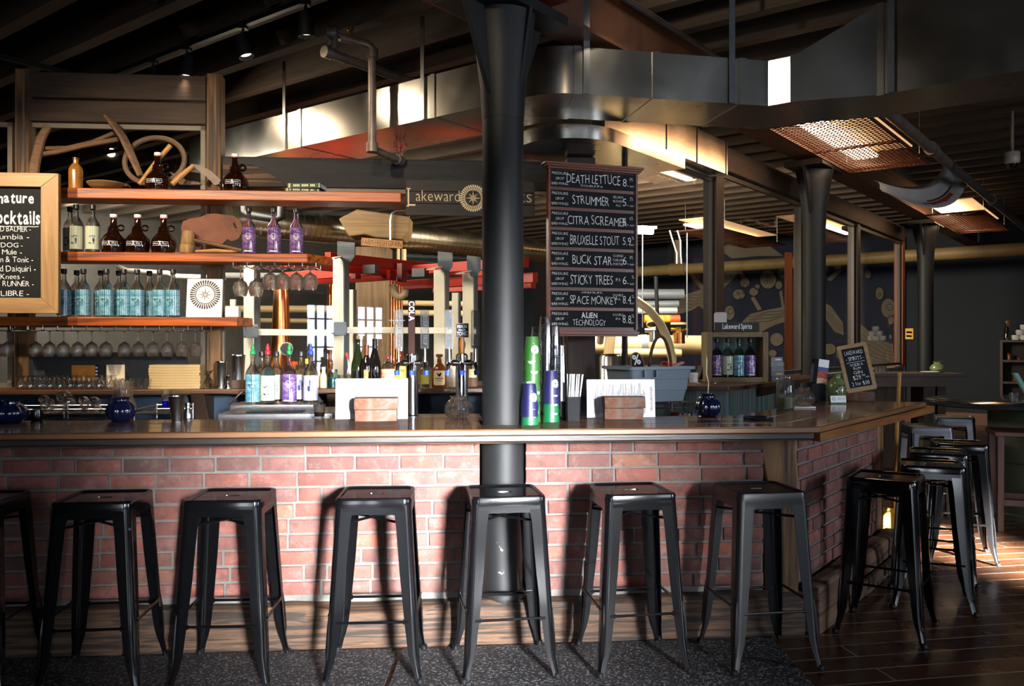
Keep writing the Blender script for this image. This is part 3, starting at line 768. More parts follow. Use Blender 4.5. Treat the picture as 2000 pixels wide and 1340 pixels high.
for px, lb in ((486, 'purple bottle right beside the rusty bison cutout'), (535, 'purple bottle between two others on the middle shelf'), (579, 'purple bottle at the right end of the middle shelf')):
    put_spirit('purple', px, 1.54, S2, lb, g, rot=.1)

# ---- growlers
AMB = mat('amber_glass', (.008, .0022, .0008), .06, 0, 0, coat=.6)
REDC = mat('red_cap', hx('#8c2622'), .4)
def growler(label, group):
    t = thing('growler', label, 'jug', (0, 0, 0), A, group)
    mb = MB(); mb.lathe([(0, 0), (.060, 0), (.069, .006), (.076, .030), (.0775, .060), (.073, .088), (.056, .112), (.040, .128), (.034, .138), (.037, .145), (.031, .154), (.034, .161), (.026, .170), (.020, .182), (.0185, .225), (.0205, .227), (.0205, .236), (0, .236)], n=28); mb.build('jug_body', AMB, t)
    mb = MB(); mb.tube([(.026+.019+.019*math.cos(a), 0, .163+.017*math.sin(a)) for a in [2*pi*i/14 for i in range(14)]], .006, 8, closed=True); mb.build('ring_handle', AMB, t)
    mb = MB(); mb.lathe([(.0212, .229), (.0218, .230), (.0218, .246), (.020, .249), (0, .249)], n=18); mb.lathe([(.0215, .222), (.0225, .223), (.0225, .2295), (.0215, .2300)], n=18, mi=1); mb.build('cap', [WHITE, REDC], t)
    f = wrap(.0782, .058); mb = MB()
    W_, H_ = .05, .012
    for a, b, c, d in ((-W_, -H_, W_, -H_+.0014), (-W_, H_-.0014, W_, H_), (-W_, -H_, -W_+.0014, H_), (W_-.0014, -H_, W_, H_)):
        n_ = 12
        for i in range(n_):
            x0 = a+(c-a)*i/n_; x1 = a+(c-a)*(i+1)/n_; mb.flat([(x0, b), (x1, b), (x1, d), (x0, d)], f)
    mb.text('PRESSURE', .009, f, 0, -.028, -.0045, w=.034); mb.text('DROP', .009, f, 0, .028, -.0045, w=.026)
    mb.flat([(-.009, -.013), (0, .017), (.009, -.013), (.005, -.013), (0, .004), (-.005, -.013)], f)
    mb.build('jug_label', WHT, t, recalc=False)
    return t
g = 'dark growlers on the shelves'
G = growler('dark growler in front of the wheel hoop on the top shelf', g); G.location = Z0(308, 1.54, S1)
dup(G, Z0(459, 1.54, S1), A, 'dark growler on the top shelf, right of the wooden post')
for px, lb in ((222, 'dark growler on the middle shelf, nearest the cream label bottles'), (269, 'dark growler in the middle of the three on the middle shelf'), (320, 'dark growler on the middle shelf, nearest the wooden mallet')):
    dup(G, Z0(px, 1.53, S2), A, lb)

# ---- old tools on the top shelf
GREYW = wood('weathered_tool_wood', hx('#7a5a3c'), hx('#4a3321'), 0, .7, 1.5, .4)
def cut(mb, pts, d, th, mi=0):
    q = [((px-1000)/F*d, EYE+(670-py)/F*d) for px, py in pts]
    mb.prism(q, -th/2, th/2, mi, Matrix.Translation((0, d, 0)) @ Matrix.Rotation(pi/2, 4, 'X')); return mb
def px3(px, py, d): return tuple(P(px, py, d))
d = 5.46
t = thing('ox_yoke', 'old wooden yoke frame of two curved bows leaning on the top shelf', 'tool', (0, 0, 0))
mb = MB(); mb.tube([px3(64, 358, d-.12), px3(68, 320, d-.05), px3(80, 270, d), px3(94, 246, d)], [.03, .032, .03, .024], 8, flat=(1, .6)); mb.build('left_bow', GREYW, t)
mb = MB(); mb.tube([px3(275, 345, d-.05), px3(255, 300, d), px3(240, 268, d), px3(222, 243, d), px3(206, 225, d)], [.024, .032, .032, .03, .02], 8, flat=(1, .6)); mb.build('right_bow', GREYW, t)
mb = MB(); mb.tube([px3(76, 302, d), px3(110, 297, d), px3(160, 285, d), px3(230, 272, d)], .016, 8); mb.tube([px3(76, 290, d+.02), px3(130, 289, d+.02), px3(180, 278, d+.02), px3(222, 260, d+.02)], .014, 8); mb.build('cross_rod', GREYW, t)
mb = MB(); c = P(302, 314, d+.06); mb.tube([(c.x+.195*math.cos(a), c.y+.03*math.sin(a), c.z+.158*math.sin(a)) for a in [2*pi*i/40 for i in range(40)]], .017, 8, closed=True)
tag(mb.build('wheel_hoop', mat('grey_hoop', hx('#5f4a36'), .7, 0, .25), None), 'old wooden wheel hoop standing behind the growler on the top shelf', 'wheel')
mb = MB(); mb.tube([px3(272, 360, d-.1), px3(300, 322, d-.04), px3(333, 284, d)], [.013, .013, .016], 8)
tag(mb.build('tool_handle', wood('pale_handle', hx('#b98a4e'), hx('#8c6230'), 0, .5), None), 'pale wooden tool handle leaning inside the wheel hoop', 'handle')
t = thing('adze', 'old adze with a broad iron blade lying on the top shelf by the post', 'tool')
mb = MB(); mb.tube([px3(336, 360, 5.3), px3(352, 345, 5.33), px3(377, 324, 5.36)], [.016, .018, .014], 8); mb.build('handle', wood('pale_handle', hx('#b98a4e'), hx('#8c6230'), 0, .5), t)
mb = MB(); cut(mb, [(374, 320), (392, 323), (413, 334), (432, 352), (428, 360), (420, 362), (402, 344), (384, 330)], 5.37, .012); mb.build('blade', mat('old_iron', hx('#5a5048'), .5, .5, .3), t)
mb = MB(); cut(mb, [(332, 336), (350, 343), (366, 353), (390, 356), (395, 361), (352, 361), (340, 345)], 5.42, .02)
tag(mb.build('saw_plate', mat('old_iron_dark', hx('#4b3d30'), .6, .4, .3), None), 'toothed dark iron plate lying behind the adze', 'tool')
mb = MB(); cut(mb, [(437, 322), (500, 325), (548, 352), (560, 365), (437, 365)], 5.48, .03)
tag(mb.build('board', OLD, None), 'slanting weathered board behind the right hand growler', 'board')
CLAY = mat('salt_glaze', hx('#8a5a22'), .25, 0, .3, 20, coat=.6)
t = thing('stoneware_bottle', 'amber stoneware bottle at the left of the top shelf', 'bottle', Z0(148, 1.52, S1), A)
mb = MB(); mb.lathe([(0, 0), (.038, 0), (.042, .004), (.043, .115), (.040, .135), (.027, .158), (.016, .168), (.015, .19), (.018, .193), (.018, .203), (.012, .205), (0, .205)], n=24); mb.build('bottle_body', CLAY, t)
mb = MB(); mb.lathe([(.0182, .1935), (.0195, .194), (.0195, .202), (.0182, .2025)], n=18); mb.build('lip', mat('dark_glaze', hx('#4a2c10'), .3), t)
WOODB = wood('turned_bowl', hx('#9a7748'), hx('#6f5230'), 0, .6, 1.5, .3)
mb = MB(); mb.lathe([(0, 0), (.06, 0), (.09, .018), (.112, .04), (.110, .044), (.085, .024), (.055, .008), (0, .008)], n=28)
tag(mb.build('wooden_bowl', WOODB, None, Z0(206, 1.51, S1), A), 'shallow turned wooden bowl beside the stoneware bottle', 'bowl')
mb = MB(); mb.beam((-.09, 0, .02), (.09, .02, .05), .09, .02); tag(mb.build('wooden_scoop', OLD, None, Z0(222, 1.61, S1), A, .005), 'flat weathered wooden block behind the bowl', 'block')
# two green books
def book(px, v, z, w, h, d, rz, col, label, parent_title):
    t = thing('book', label, 'book', Z0(px, v, z), rz, 'green books lying on the top shelf')
    mb = MB(); mb.box((0, 0, .0015), (w, d, .003)); mb.box((0, 0, h-.0015), (w, d, .003)); mb.box((0, -d/2+.002, h/2), (w, .004, h)); mb.build('cover', col, t)
    mb = MB(); mb.box((0, .003, h/2), (w-.006, d-.010, h-.006)); mb.build('pages', PAPER, t)
    mb = MB(); f = front(0, -d/2-.0006, h*.3)
    for k in range(int(w*.7/.011)):
        if (k+len(label)) % 5: mb.flat([(-w*.36+.011*k, h*.02), (-w*.36+.011*k+.006, h*.02), (-w*.36+.011*k+.006, h*.42), (-w*.36+.011*k, h*.42)], f)
    for x in (-w*.45, -w*.42, w*.44): mb.flat([(x, -h*.2), (x+.003, -h*.2), (x+.003, h*.6), (x, h*.6)], f)
    mb.build('spine_lettering', mat('gilt', hx('#c9b27a'), .4, .3), t, recalc=False)
GRN = mat('green_cloth', hx('#14392f'), .6, 0, .15)
book(593, 1.54, S1, .22, .022, .15, A+.05, GRN, 'green book lying underneath on the top shelf', 'HISTORY')
book(600, 1.54, S1+.0225, .22, .034, .15, A-.12, mat('teal_cloth', hx('#0f3d3a'), .6, 0, .15), 'dark green book lying on top of the other one', 'ARTS CRAFTS')
# mallet and bison on the middle shelf
t = thing('wooden_mallet', 'old wooden mallet with a worn barrel head lying on the middle shelf', 'mallet')
mb = MB(); a0 = Vector(Z0(364, 1.50, S2+.003)); mb.lathe([(0, 0), (.040, 0), (.044, .01), (.044, .05), (.040, .056), (.043, .062), (.040, .125), (.032, .142), (0, .146)], n=20, M=Matrix.Translation(a0) @ Matrix.Rotation(.13, 4, 'Y')); mb.build('head', wood('mallet_head', hx('#a98550'), hx('#5d4020'), 2, .6, 1.2, .4), t)
mb = MB(); mb.tube([a0+Vector((.03, 0, .085)), a0+Vector((.16, -.01, .06)), a0+Vector((.36, -.02, .013))], [.012, .012, .014], 8); mb.build('handle', wood('mallet_handle', hx('#6d4c2e'), hx('#3c2817'), 0, .5), t)
mb = MB(); mb.tube([Z0(382, 1.47, S2+.012), Z0(420, 1.46, S2+.016), Z0(452, 1.46, S2+.012), Z0(468, 1.455, S2+.02)], [.007, .013, .009, .012], 8)
tag(mb.build('wooden_spindle', wood('pale_handle', hx('#b98a4e'), hx('#8c6230'), 0, .5), None), 'short pale turned wooden spindle lying in front of the mallet', 'spindle')
t = thing('bison_cutout', 'rusty steel plate cut as a bison, standing on the middle shelf', 'cutout')
mb = MB()
bis = [(354, 444), (358, 432), (372, 427), (392, 424), (405, 418), (422, 417), (440, 420), (455, 421), (468, 430), (473, 441), (472, 455), (466, 466), (458, 470), (452, 471), (444, 467), (434, 478), (430, 484), (427, 478), (416, 475), (409, 474), (401, 476), (392, 474), (389, 488), (384, 488), (381, 470), (368, 476), (360, 478), (356, 462)]
cut(mb, bis, 5.44, .006); mb.build('plate', mat('rusty_steel', hx('#6e4636'), .8, .1, .25, 10, .3, 40), t)
mb = MB(); cut(mb, [(455, 436), (458, 433), (461, 440), (464, 446), (460, 447), (456, 442)], 5.4365, .0005); cut(mb, ell(462, 451, 1.2), 5.4365, .0005); mb.build('horn', mat('dark_cut', (.01, .008, .006), .8, 0, 0), t)

# ---- plaque, candle pot on the lowest shelf
t = thing('compass_plaque', 'white wooden plaque with a brown compass emblem leaning on the lowest shelf', 'plaque', Z0(397, 1.50, S3), A+.03)
mb = MB(); M = Matrix.Rotation(-.16, 4, 'X'); mb.box((0, .02, .127), (.222, .022, .254), 0, 0, M); mb.build('board', WHITE, t, bevel=.003)
mb = MB(); f = lambda x, z: tuple(M @ Vector((x, .0085, z))); compass(mb, f, .004, .150, .098, 0, 36); ring(mb, f, .004, .150, .058, .062); mb.build('compass_emblem', mat('burnt_brown', hx('#33261a'), .7), t, recalc=False)
t = thing('white_vessel', 'small white square bottle with a round stopper at the end of the lowest shelf', 'vessel', Z0(455, 1.50, S3), A)
mb = MB(); mb.box((0, 0, .035), (.085, .07, .07)); mb.build('body', mat('white_ceramic', hx('#d9d2c6'), .35, 0, .1), t, bevel=.006)
mb = MB(); mb.lathe([(0, .07), (.018, .07), (.02, .112), (.017, .115), (0, .115)], n=18); mb.build('stopper', mat('white_ceramic', hx('#d9d2c6'), .35, 0, .1), t)

# ---- hanging glasses
def stemglass(name, label, group, H, R, stem, foot, rim, flip=False, cat='glass'):
    p = [(0, 0), (foot, .001), (foot, .004), (.006, .010), (.0042, .018), (.0042, stem), (.009, stem+.006), (R*.75, stem+(H-stem)*.22), (R*.98, stem+(H-stem)*.48), (R, stem+(H-stem)*.58), (R*.95, stem+(H-stem)*.75), (rim, H), (rim-.0015, H), (R*.93, stem+(H-stem)*.72), (R*.96, stem+(H-stem)*.55), (R*.7, stem+(H-stem)*.24), (0, stem+.012)]
    if flip: p = [(r, -z) for r, z in p]
    mb = MB(); mb.lathe(p, n=18); return tag(mb.build(name, CLEAR, None, (0, 0, 0), 0), label, cat, group)
def rack(px0, px1, z, n, label, name='glass_rack'):
    t = thing(name, label, 'rack', Z0(px0, VF+.01, z), A)
    W_ = baru(px1, VF)-baru(px0, VF)
    for i in range(n+1):
        mb = MB(); x = W_*i/n
        mb.tube([(x, 0, 0), (x, 0, -.028), (x, .21, -.028), (x, .21, 0)], .004, 6); mb.tube([(x-.010, .0, -.028), (x+.010, 0, -.028)], .004, 6); mb.build('rail', CHROME, t)
    mb = MB(); mb.tube([(0, .1, -.004), (W_, .1, -.004)], .004, 6); mb.build('cross_wire', CHROME, t)
rack(55, 395, S3-.058, 12, 'chrome wire rack with hanging wine glasses under the lowest shelf')
rack(-40, 20, S3-.058, 2, 'chrome wire rack with glasses at the far left edge')
rack(455, 617, S2-.058, 6, 'chrome wire rack with balloon glasses under the middle shelf')
g = 'wine glasses hanging under the lowest shelf'
wg = None
rows = ('front', 'middle', 'back')
for c, px in enumerate((70, 97, 124, 152, 179, 207, 243, 271, 299, 327, 355, 382)):
    for r in range(3):
        lb = 'wine glass hanging under the lowest shelf, %s column from the left, %s row' % (ORD[c], rows[r])
        loc = Z0(px+(0, 0, 0)[r], 1.475+.075*r, S3-.058-.024)
        if wg is None: wg = stemglass('wine_glass', lb, g, .168, .041, .07, .034, .033, True); wg.location = loc
        else: dup(wg, loc, A, lb, g)
for c, px in enumerate((-8, 14)):
    for r in range(2): dup(wg, Z0(px, 1.49+.09*r, S3-.058-.024), A, 'wine glass at the left edge of the photo, %s column, %s row' % (ORD[c], ('front', 'back')[r]), g)
g = 'balloon glasses hanging under the middle shelf'
bg = tg = None
for c, px in enumerate((470, 500, 528, 552, 579, 606)):
    for r in range(3):
        lb = 'balloon glass hanging under the middle shelf, %s column from the left, %s row' % (ORD[c], rows[r]); loc = Z0(px, 1.475+.075*r, S2-.058-.024)
        if c < 2:
            lb = lb.replace('balloon', 'long stemmed balloon')
            if tg is None: tg = stemglass('balloon_glass', lb, g, .182, .048, .075, .034, .036, True); tg.location = loc
            else: dup(tg, loc, A, lb, g)
        else:
            if bg is None: bg = stemglass('balloon_glass', lb, g, .138, .050, .03, .034, .037, True); bg.location = loc
            else: dup(bg, loc, A, lb, g)

# ---- on the ledge
g = 'small tulip tasting glasses on the ledge'
ts = None
for c in range(10):
    for r in range(2):
        px = 40+19.2*c+(9 if r else 0); lb = 'small tulip glass on the ledge, %s from the left in the %s row' % (ORD[c], ('front', 'back')[r]); loc = Z0(px, 1.47+.075*r, LZ)
        if ts is None:
            mb = MB(); mb.lathe([(0, 0), (.018, 0), (.0285, .010), (.030, .024), (.026, .045), (.017, .060), (.0165, .066), (.0215, .086), (.020, .086), (.015, .066), (.0155, .059), (.024, .044), (.028, .024), (.025, .010), (0, .006)], n=16)
            ts = tag(mb.build('tulip_glass', CLEAR2, None, loc), lb, 'glass', g)
        else: dup(ts, loc, A, lb, g)
g = 'stacked shot glasses on the ledge'
sg_ = None
for c in range(5):
    for k in range(2):
        lb = 'shot glass %s in the %s stack beside the boards' % (('at the bottom', 'on top')[k], ORD[c]); loc = Z0(232+15.2*c, 1.47, LZ+.0335*k+.0002)
        if sg_ is None:
            mb = MB(); mb.lathe([(0, 0), (.019, 0), (.0225, .033), (.0212, .033), (.0175, .006), (0, .005)], n=14); sg_ = tag(mb.build('shot_glass', CLEAR2, None, loc), lb, 'glass', g)
        else: dup(sg_, loc, A, lb, g)
g = 'flight boards stacked on the ledge'
FB = wood('flight_board_wood', hx('#b39a6c'), hx('#8a7348'), 0, .6, .9, .3)
z = LZ+.0003
for i in range(9):
    th = .0165; mb = MB(); w = .318-.003*(i % 3); mb.box((0, 0, th/2), (w, .13, th)); tag(mb.build('flight_board', FB, None, Z0(347+random.uniform(-1, 1), 1.52, z), A+random.uniform(-.02, .02), .0015), 'pale wooden flight board, %s from the bottom of the stack on the ledge' % ORD[i], 'board', g); z += th+.0004
t = thing('menu_poster', 'orange poster with a black and white side strip behind the glass', 'poster', Z0(166, 1.685, LZ), A)
f = front(0, -.0012, 0); mb = MB(); mb.box((-.010, 0, .095), (.148, .002, .1)); mb.build('sheet', mat('orange_print', hx('#e0902f'), .5), t)
mb = MB(); mb.box((.073, 0, .095), (.018, .002, .1)); mb.build('side_strip', BLK, t)
mb = MB()
for k in range(4):
    q = [(.066, .053+.023*k), (.080, .053+.023*k), (.080, .067+.023*k), (.066, .067+.023*k)]; mb.flat(q, f)
mb.build('strip_marks', WHT, t, recalc=False)
t = thing('paper_card', 'cream card with faint handwriting leaning on the ledge', 'card', Z0(226, 1.60, LZ), A)
mb = MB(); mb.box((0, 0, .075), (.115, .003, .15)); mb.build('card', mat('cream_card', hx('#e2cfb4'), .6), t, bevel=.001)
mb = MB(); f = front(0, -.0022, 0)
for k in range(5): mb.flat([(-.045, .135-.018*k), (.02-.01*(k % 3), .137-.018*k), (.02-.01*(k % 3), .1355-.018*k), (-.045, .1335-.018*k)], f)
mb.build('handwriting', mat('faint_ink', hx('#b08a78'), .7), t, recalc=False)
mb = MB(); mb.box((0, 0, .115), (1.05, .02, .23)); tag(mb.build('backing_board', mat('dark_backing', hx('#22262a'), .7, 0, .1), None, Z0(205, 1.702, LZ+.0), A), 'dark board behind the glass, backing the tasting glasses', 'board')
# shakers
t = thing('cocktail_shaker', 'tall steel shaker tin beside the boards on the ledge', 'shaker', Z0(432, 1.50, LZ), A)
mb = MB(); mb.lathe([(0, 0), (.032, 0), (.036, .17), (.0375, .172), (.035, .172), (.031, .01), (0, .008)], n=22); mb.build('tin', STEEL, t)
mb = MB(); mb.lathe([(.0365, .165), (.0385, .166), (.0385, .1725), (.0365, .1735)], n=22); mb.build('rim', CHROME, t)
t = thing('cocktail_shaker', 'wide steel shaker tin tipped up at the right end of the ledge', 'shaker', Z0(465, 1.50, LZ+.055), A)
mb = MB(); mb.lathe([(0, 0), (.036, 0), (.045, .155), (.0465, .157), (.044, .157), (.035, .01), (0, .008)], n=22); mb.build('tin', STEEL, t)
mb = MB(); mb.lathe([(.0445, .152), (.0475, .153), (.0475, .159), (.0445, .16)], n=22); mb.build('rim', CHROME, t)
mb = MB(); mb.box((0, 0, .027), (.08, .09, .054)); tag(mb.build('wooden_block', DARKWOOD, None, Z0(468, 1.50, LZ), A, .003), 'dark wooden block under the wide shaker tin', 'block')
mb = MB(); mb.lathe([(0, 0), (.026, 0), (.0265, .002), (.011, .040), (.010, .048), (.021, .082), (.0195, .082), (.009, .05), (0, .046)], n=20); tag(mb.build('jigger', CHROME, None, Z0(445, 1.44, LZ), A), 'double ended steel jigger in front of the shaker tins', 'jigger')
mb = MB(); mb.lathe([(0, 0), (.024, 0), (.03, .012), (.032, .035), (.024, .055), (.008, .075), (.007, .090), (.027, .115), (.026, .115), (.006, .09), (0, .076)], n=20); tag(mb.build('glass_carafe', CLEAR, None, Z0(408, 1.46, LZ), A), 'small clear waisted glass between the boards and the shakers', 'glass')

# ---- cocktail board
d = 5.12; sx = d/F
ctr = P(18, 475, d)
t = thing('cocktail_board', 'wood framed blackboard listing signature cocktails at the left edge', 'sign', (ctr.x, ctr.y, 0), A+.02)
H_ = 274*sx; W_ = 188*sx; fw = 33*sx; z0 = zat(612, d)
mb = MB(); mb.box((0, .012, z0+H_/2), (W_-.02, .012, H_-.02)); mb.build('board', CHALKB, t)
for x in (-1, 1):
    mb = MB(); X = x*W_/2; Xi = x*(W_/2-fw)
    mb.prism([(X, z0), (X, z0+H_), (Xi, z0+H_-27*sx), (Xi, z0+30*sx)], -.02, .02, 0, Matrix.Rotation(pi/2, 4, 'X')); mb.build('frame_stile', FRAMEWZ, t, bevel=.003)
mb = MB(); mb.prism([(-W_/2, z0+H_), (W_/2, z0+H_), (W_/2-fw, z0+H_-27*sx), (-W_/2+fw, z0+H_-27*sx)], -.0199, .0199, 0, Matrix.Rotation(pi/2, 4, 'X')); mb.build('frame_rail', FRAMEW, t, bevel=.003)
mb = MB(); mb.prism([(-W_/2, z0), (W_/2, z0), (W_/2-fw, z0+30*sx), (-W_/2+fw, z0+30*sx)], -.0199, .0199, 0, Matrix.Rotation(pi/2, 4, 'X')); mb.build('frame_rail', FRAMEW, t, bevel=.003)
def pf(px, py): return ((px-18)*sx, .0052, zat(py, d))
f = lambda x, y: (x, .0052, y)
mb = MB()
def line(st, xr, yb, size, w=None, bold=0, al='r'):
    mb.text(st, size*sx, f, 0, (xr-18)*sx, zat(yb, d), w=w and w*sx, al=al, bold=bold, jit=.8)
line('Signature', 62, 396, 20, 96, 1); line('Cocktails', 74, 437, 25, 98, 1)
for st, xr, yb, s, w in (('D BALMER -', 57, 452, 10, 56), ('umbia -', 54, 467, 10, 55), ('DOG -', 42, 483, 9, 40), ('Mule -', 40, 497, 10, 36), ('n & Tonic -', 61, 512, 11, 60), ('d Daiquiri -', 66, 530, 12, 66), ('Knees -', 45, 545, 10, 44), ('RUNNER -', 62, 559, 10, 57), ('LIBRE -', 53, 578, 10, 51)): line(st, xr, yb, s, w)
for k in range(8): mb.flat([((0+9*k-18)*sx, zat(441+(k % 2), d)), ((9+9*k-18)*sx, zat(441+((k+1) % 2), d)), ((9+9*k-18)*sx, zat(442+((k+1) % 2), d)), ((9*k-18)*sx, zat(442+(k % 2), d))], f)
mb.build('chalk_lettering', CHALK, t, recalc=False)
# ================================================================ ductwork
ZD0, ZD1 = 2.79, 3.05
def duct_path():
    pts = [(BJ(3.78, -6.15), ZD1)]
    for px in (585, 845): pts.append((onb(px, 3.78), ZD1))
    a1 = BJ(3.78, -2.80); d0 = Jv.copy(); d1 = Vector((math.cos(math.radians(12)), math.sin(math.radians(12)), 0))
    a2 = Vector((.36, 4.645, 0)); c = Vector(((a1.x+a2.x)/2+.03, 4.60, 0))
    for i in range(9):
        s = i/8; pts.append((a1*(1-s)**2+c*2*s*(1-s)+a2*s*s, ZD1))
    pts += [(a2+(Vector((1.48, 4.88, 0))-a2)*f, ZD1) for f in (.40, .86, 1)]
    e = Vector((1.48, 4.88, 0)); pts.append((e+Jv*.15, ZD1)); pts.append((Vector((2.03, 4.66, 0)), 3.29)); pts.append((Vector((2.03, 4.66, 0))+Jv*1.6, 3.29))
    return pts
dp = duct_path(); N = len(dp); DW = .5
_n2 = Vector((-math.sin(math.radians(12)), math.cos(math.radians(12)), 0)); _d2 = Vector((math.cos(math.radians(12)), math.sin(math.radians(12)), 0))
_p1 = BJ(3.78+DW, -2.8); _p2 = Vector((.36, 4.645, 0))+_n2*DW; _den = Jv.x*_d2.y-Jv.y*_d2.x; _r = _p2-_p1
inner = _p1+Jv*((_r.x*_d2.y-_r.y*_d2.x)/_den)
def dsec(i):
    p, zt = dp[i]
    def dirn(a, b): return (dp[b][0]-dp[a][0]).normalized()
    t0 = dirn(i-1, i) if i > 0 else dirn(i, i+1); t1 = dirn(i, i+1) if i < N-1 else t0
    n0 = Vector((-t0.y, t0.x, 0)); n1 = Vector((-t1.y, t1.x, 0)); m = (n0+n1).normalized(); m *= DW/max(.5, m.dot(n0))
    q = p+m
    if 3 <= i <= 11: q = inner
    return [Vector((p.x, p.y, ZD0)), Vector((p.x, p.y, zt)), Vector((q.x, q.y, zt)), Vector((q.x, q.y, ZD0))], t1
t = thing('sheet_metal_duct', 'bent galvanized sheet metal duct crossing the ceiling in front of the column row', 'duct')
cuts = [0, 1, 2, 11, 12, 13, 15, 16, N-1]
for a, b in zip(cuts[:-1], cuts[1:]):
    mb = MB(); mb.loft([[tuple(p) for p in dsec(i)[0]] for i in range(a, b+1)], sm=False, cap0=(a == 0), cap1=(b == N-1)); mb.build('duct_section', DUCT, t)
for i in cuts[1:-1]:
    s, tg = dsec(i); mb = MB(); c = (s[0]+s[2])/2; w = .02 if i not in (12, 13) else .024
    rings = []
    for o in (-w, w): rings.append([tuple(p+(p-c).normalized()*.008+tg*o) for p in s])
    mb.loft(rings, sm=False); mb.build('seam_band', DUCT, t)
for px, b in ((555, 3.77), (825, 3.77)):
    p = onb(px, b); mb = MB(); mb.box((p.x, p.y, (ZD0+3.42)/2), (.03, .006, 3.42-ZD0), 0, RB); mb.build('hanger_strap', STEEL, t)
for f in (.045, .62):
    p = Vector((.36, 4.645, 0))+(Vector((1.48, 4.88, 0))-Vector((.36, 4.645, 0)))*(f if f < .1 else .80)+Vector((0, -.012, 0))
    mb = MB(); mb.box((p.x, p.y, (ZD0+3.42)/2), (.035, .006, 3.42-ZD0), 0, math.radians(12)); mb.build('hanger_strap', STEEL if f < .1 else DARKSTEEL, t)
p = Vector((2.03, 4.66, 0))+Jv*.06-Bv*.012; mb = MB(); mb.box((p.x, p.y, (ZD0+3.42)/2), (.035, .006, 3.42-ZD0), 0, RB); mb.build('hanger_strap', DARKSTEEL, t)
# branch duct running back along the girder
t = thing('branch_duct', 'lower galvanized branch duct with a rounded boot, above the beer board', 'duct', (0, 0, 0), RB)
mb = MB(); mb.box((-3.115, 5.55, 2.92), (.65, 1.9, .26)); mb.build('duct_section', DUCT, t)
mb = MB(); poly = [(-3.46, 5.7), (-3.46, 4.7)]+[(-3.115-.345*math.cos(a), 4.7-.36*math.sin(a)) for a in [pi*i/14 for i in range(15)]][1:]+[(-2.77, 5.7)]
mb.prism(poly, 2.70, 2.788); mb.build('round_boot', DUCT, t)
for b in (5.45, 5.95, 6.49):
    mb = MB(); mb.box((-3.115, b, 2.92), (.664, .02, .272)); mb.build('seam_band', DUCT, t)
# steel sprinkler pipework
t = thing('sprinkler_pipe', 'black iron sprinkler pipe with elbows hanging below the joists', 'pipe')
def px_pt(px, py, z): d = (z-EYE)*F/(670-py); return Vector(((px-1000)/F*d, d, z))
q = [px_pt(640, 103, 3.22)]
a = px_pt(640, 103, 3.22); far = a+Bv*1.2
mb = MB(); mb.tube([a-Bv*.02, a+Bv*.6, far], .030, 12); mb.build('main_run', PIPEIRON, t)
b0 = a+Vector((.03, .0, .12)); b1 = b0+Jv*.14+Vector((0, 0, 0)); pv = px_pt(727, 105, 3.24); dn = Vector((pv.x, pv.y, zat(288, pv.y)))
mb = MB(); mb.tube([a+Vector((.03, 0, .02)), b0, b0+(pv-b0)*.2, pv+Vector((-.03, 0, .06)), pv+Vector((0, 0, .03)), pv, dn], .026, 12); mb.build('drop_pipe', PIPEIRON, t)
e = dn+(P(781, 314, dn.y+.35)-dn); mb = MB(); mb.tube([dn+Vector((0, 0, .02)), dn+Vector((.01, .01, -.01)), e, e+Vector((0, 0, .05))], .024, 12); mb.build('lower_arm', PIPEIRON, t)
for c, ax in ((a, Bv), (b0, Vector((1, 0, 0))), (pv, Vector((0, 0, 1))), (dn, Vector((0, 0, 1))), (e-(e-dn)*.06, (e-dn).normalized())):
    mb = MB(); mb.cyl(c-ax*.03, c+ax*.03, .037, None, 14); mb.build('pipe_fitting', PIPEIRON, t)
mb = MB(); mb.lathe([(0, 0), (.012, 0), (.012, .05), (.02, .055), (.02, .075), (0, .08)], tuple(b0+(pv-b0)*.45+Vector((0, 0, .02))), 12); mb.build('bleed_valve', BRASS, t)
m = mat('red_guard', hx('#8a2f22'), .5); mb = MB()
for i in range(4):
    an = i*pi/4; r = .045; mb.tube([e+Vector((r*math.cos(s)*math.cos(an), r*math.cos(s)*math.sin(an), .10+.055*math.sin(s))) for s in [2*pi*k/12 for k in range(12)]], .003, 5, closed=True)
mb.tube([e+Vector((.045*math.cos(s), .045*math.sin(s), .10)) for s in [2*pi*k/16 for k in range(16)]], .003, 5, closed=True); mb.build('head_guard', m, t)
# long conduit along the ceiling above the duct
mb = MB(); mb.tube([px_pt(1215, -5, 3.36), px_pt(1385, 103, 3.36)+Bv*.3], .014, 8); tag(mb.build('conduit', DARKSTEEL, None), 'thin steel conduit running over the sheet metal duct', 'conduit')

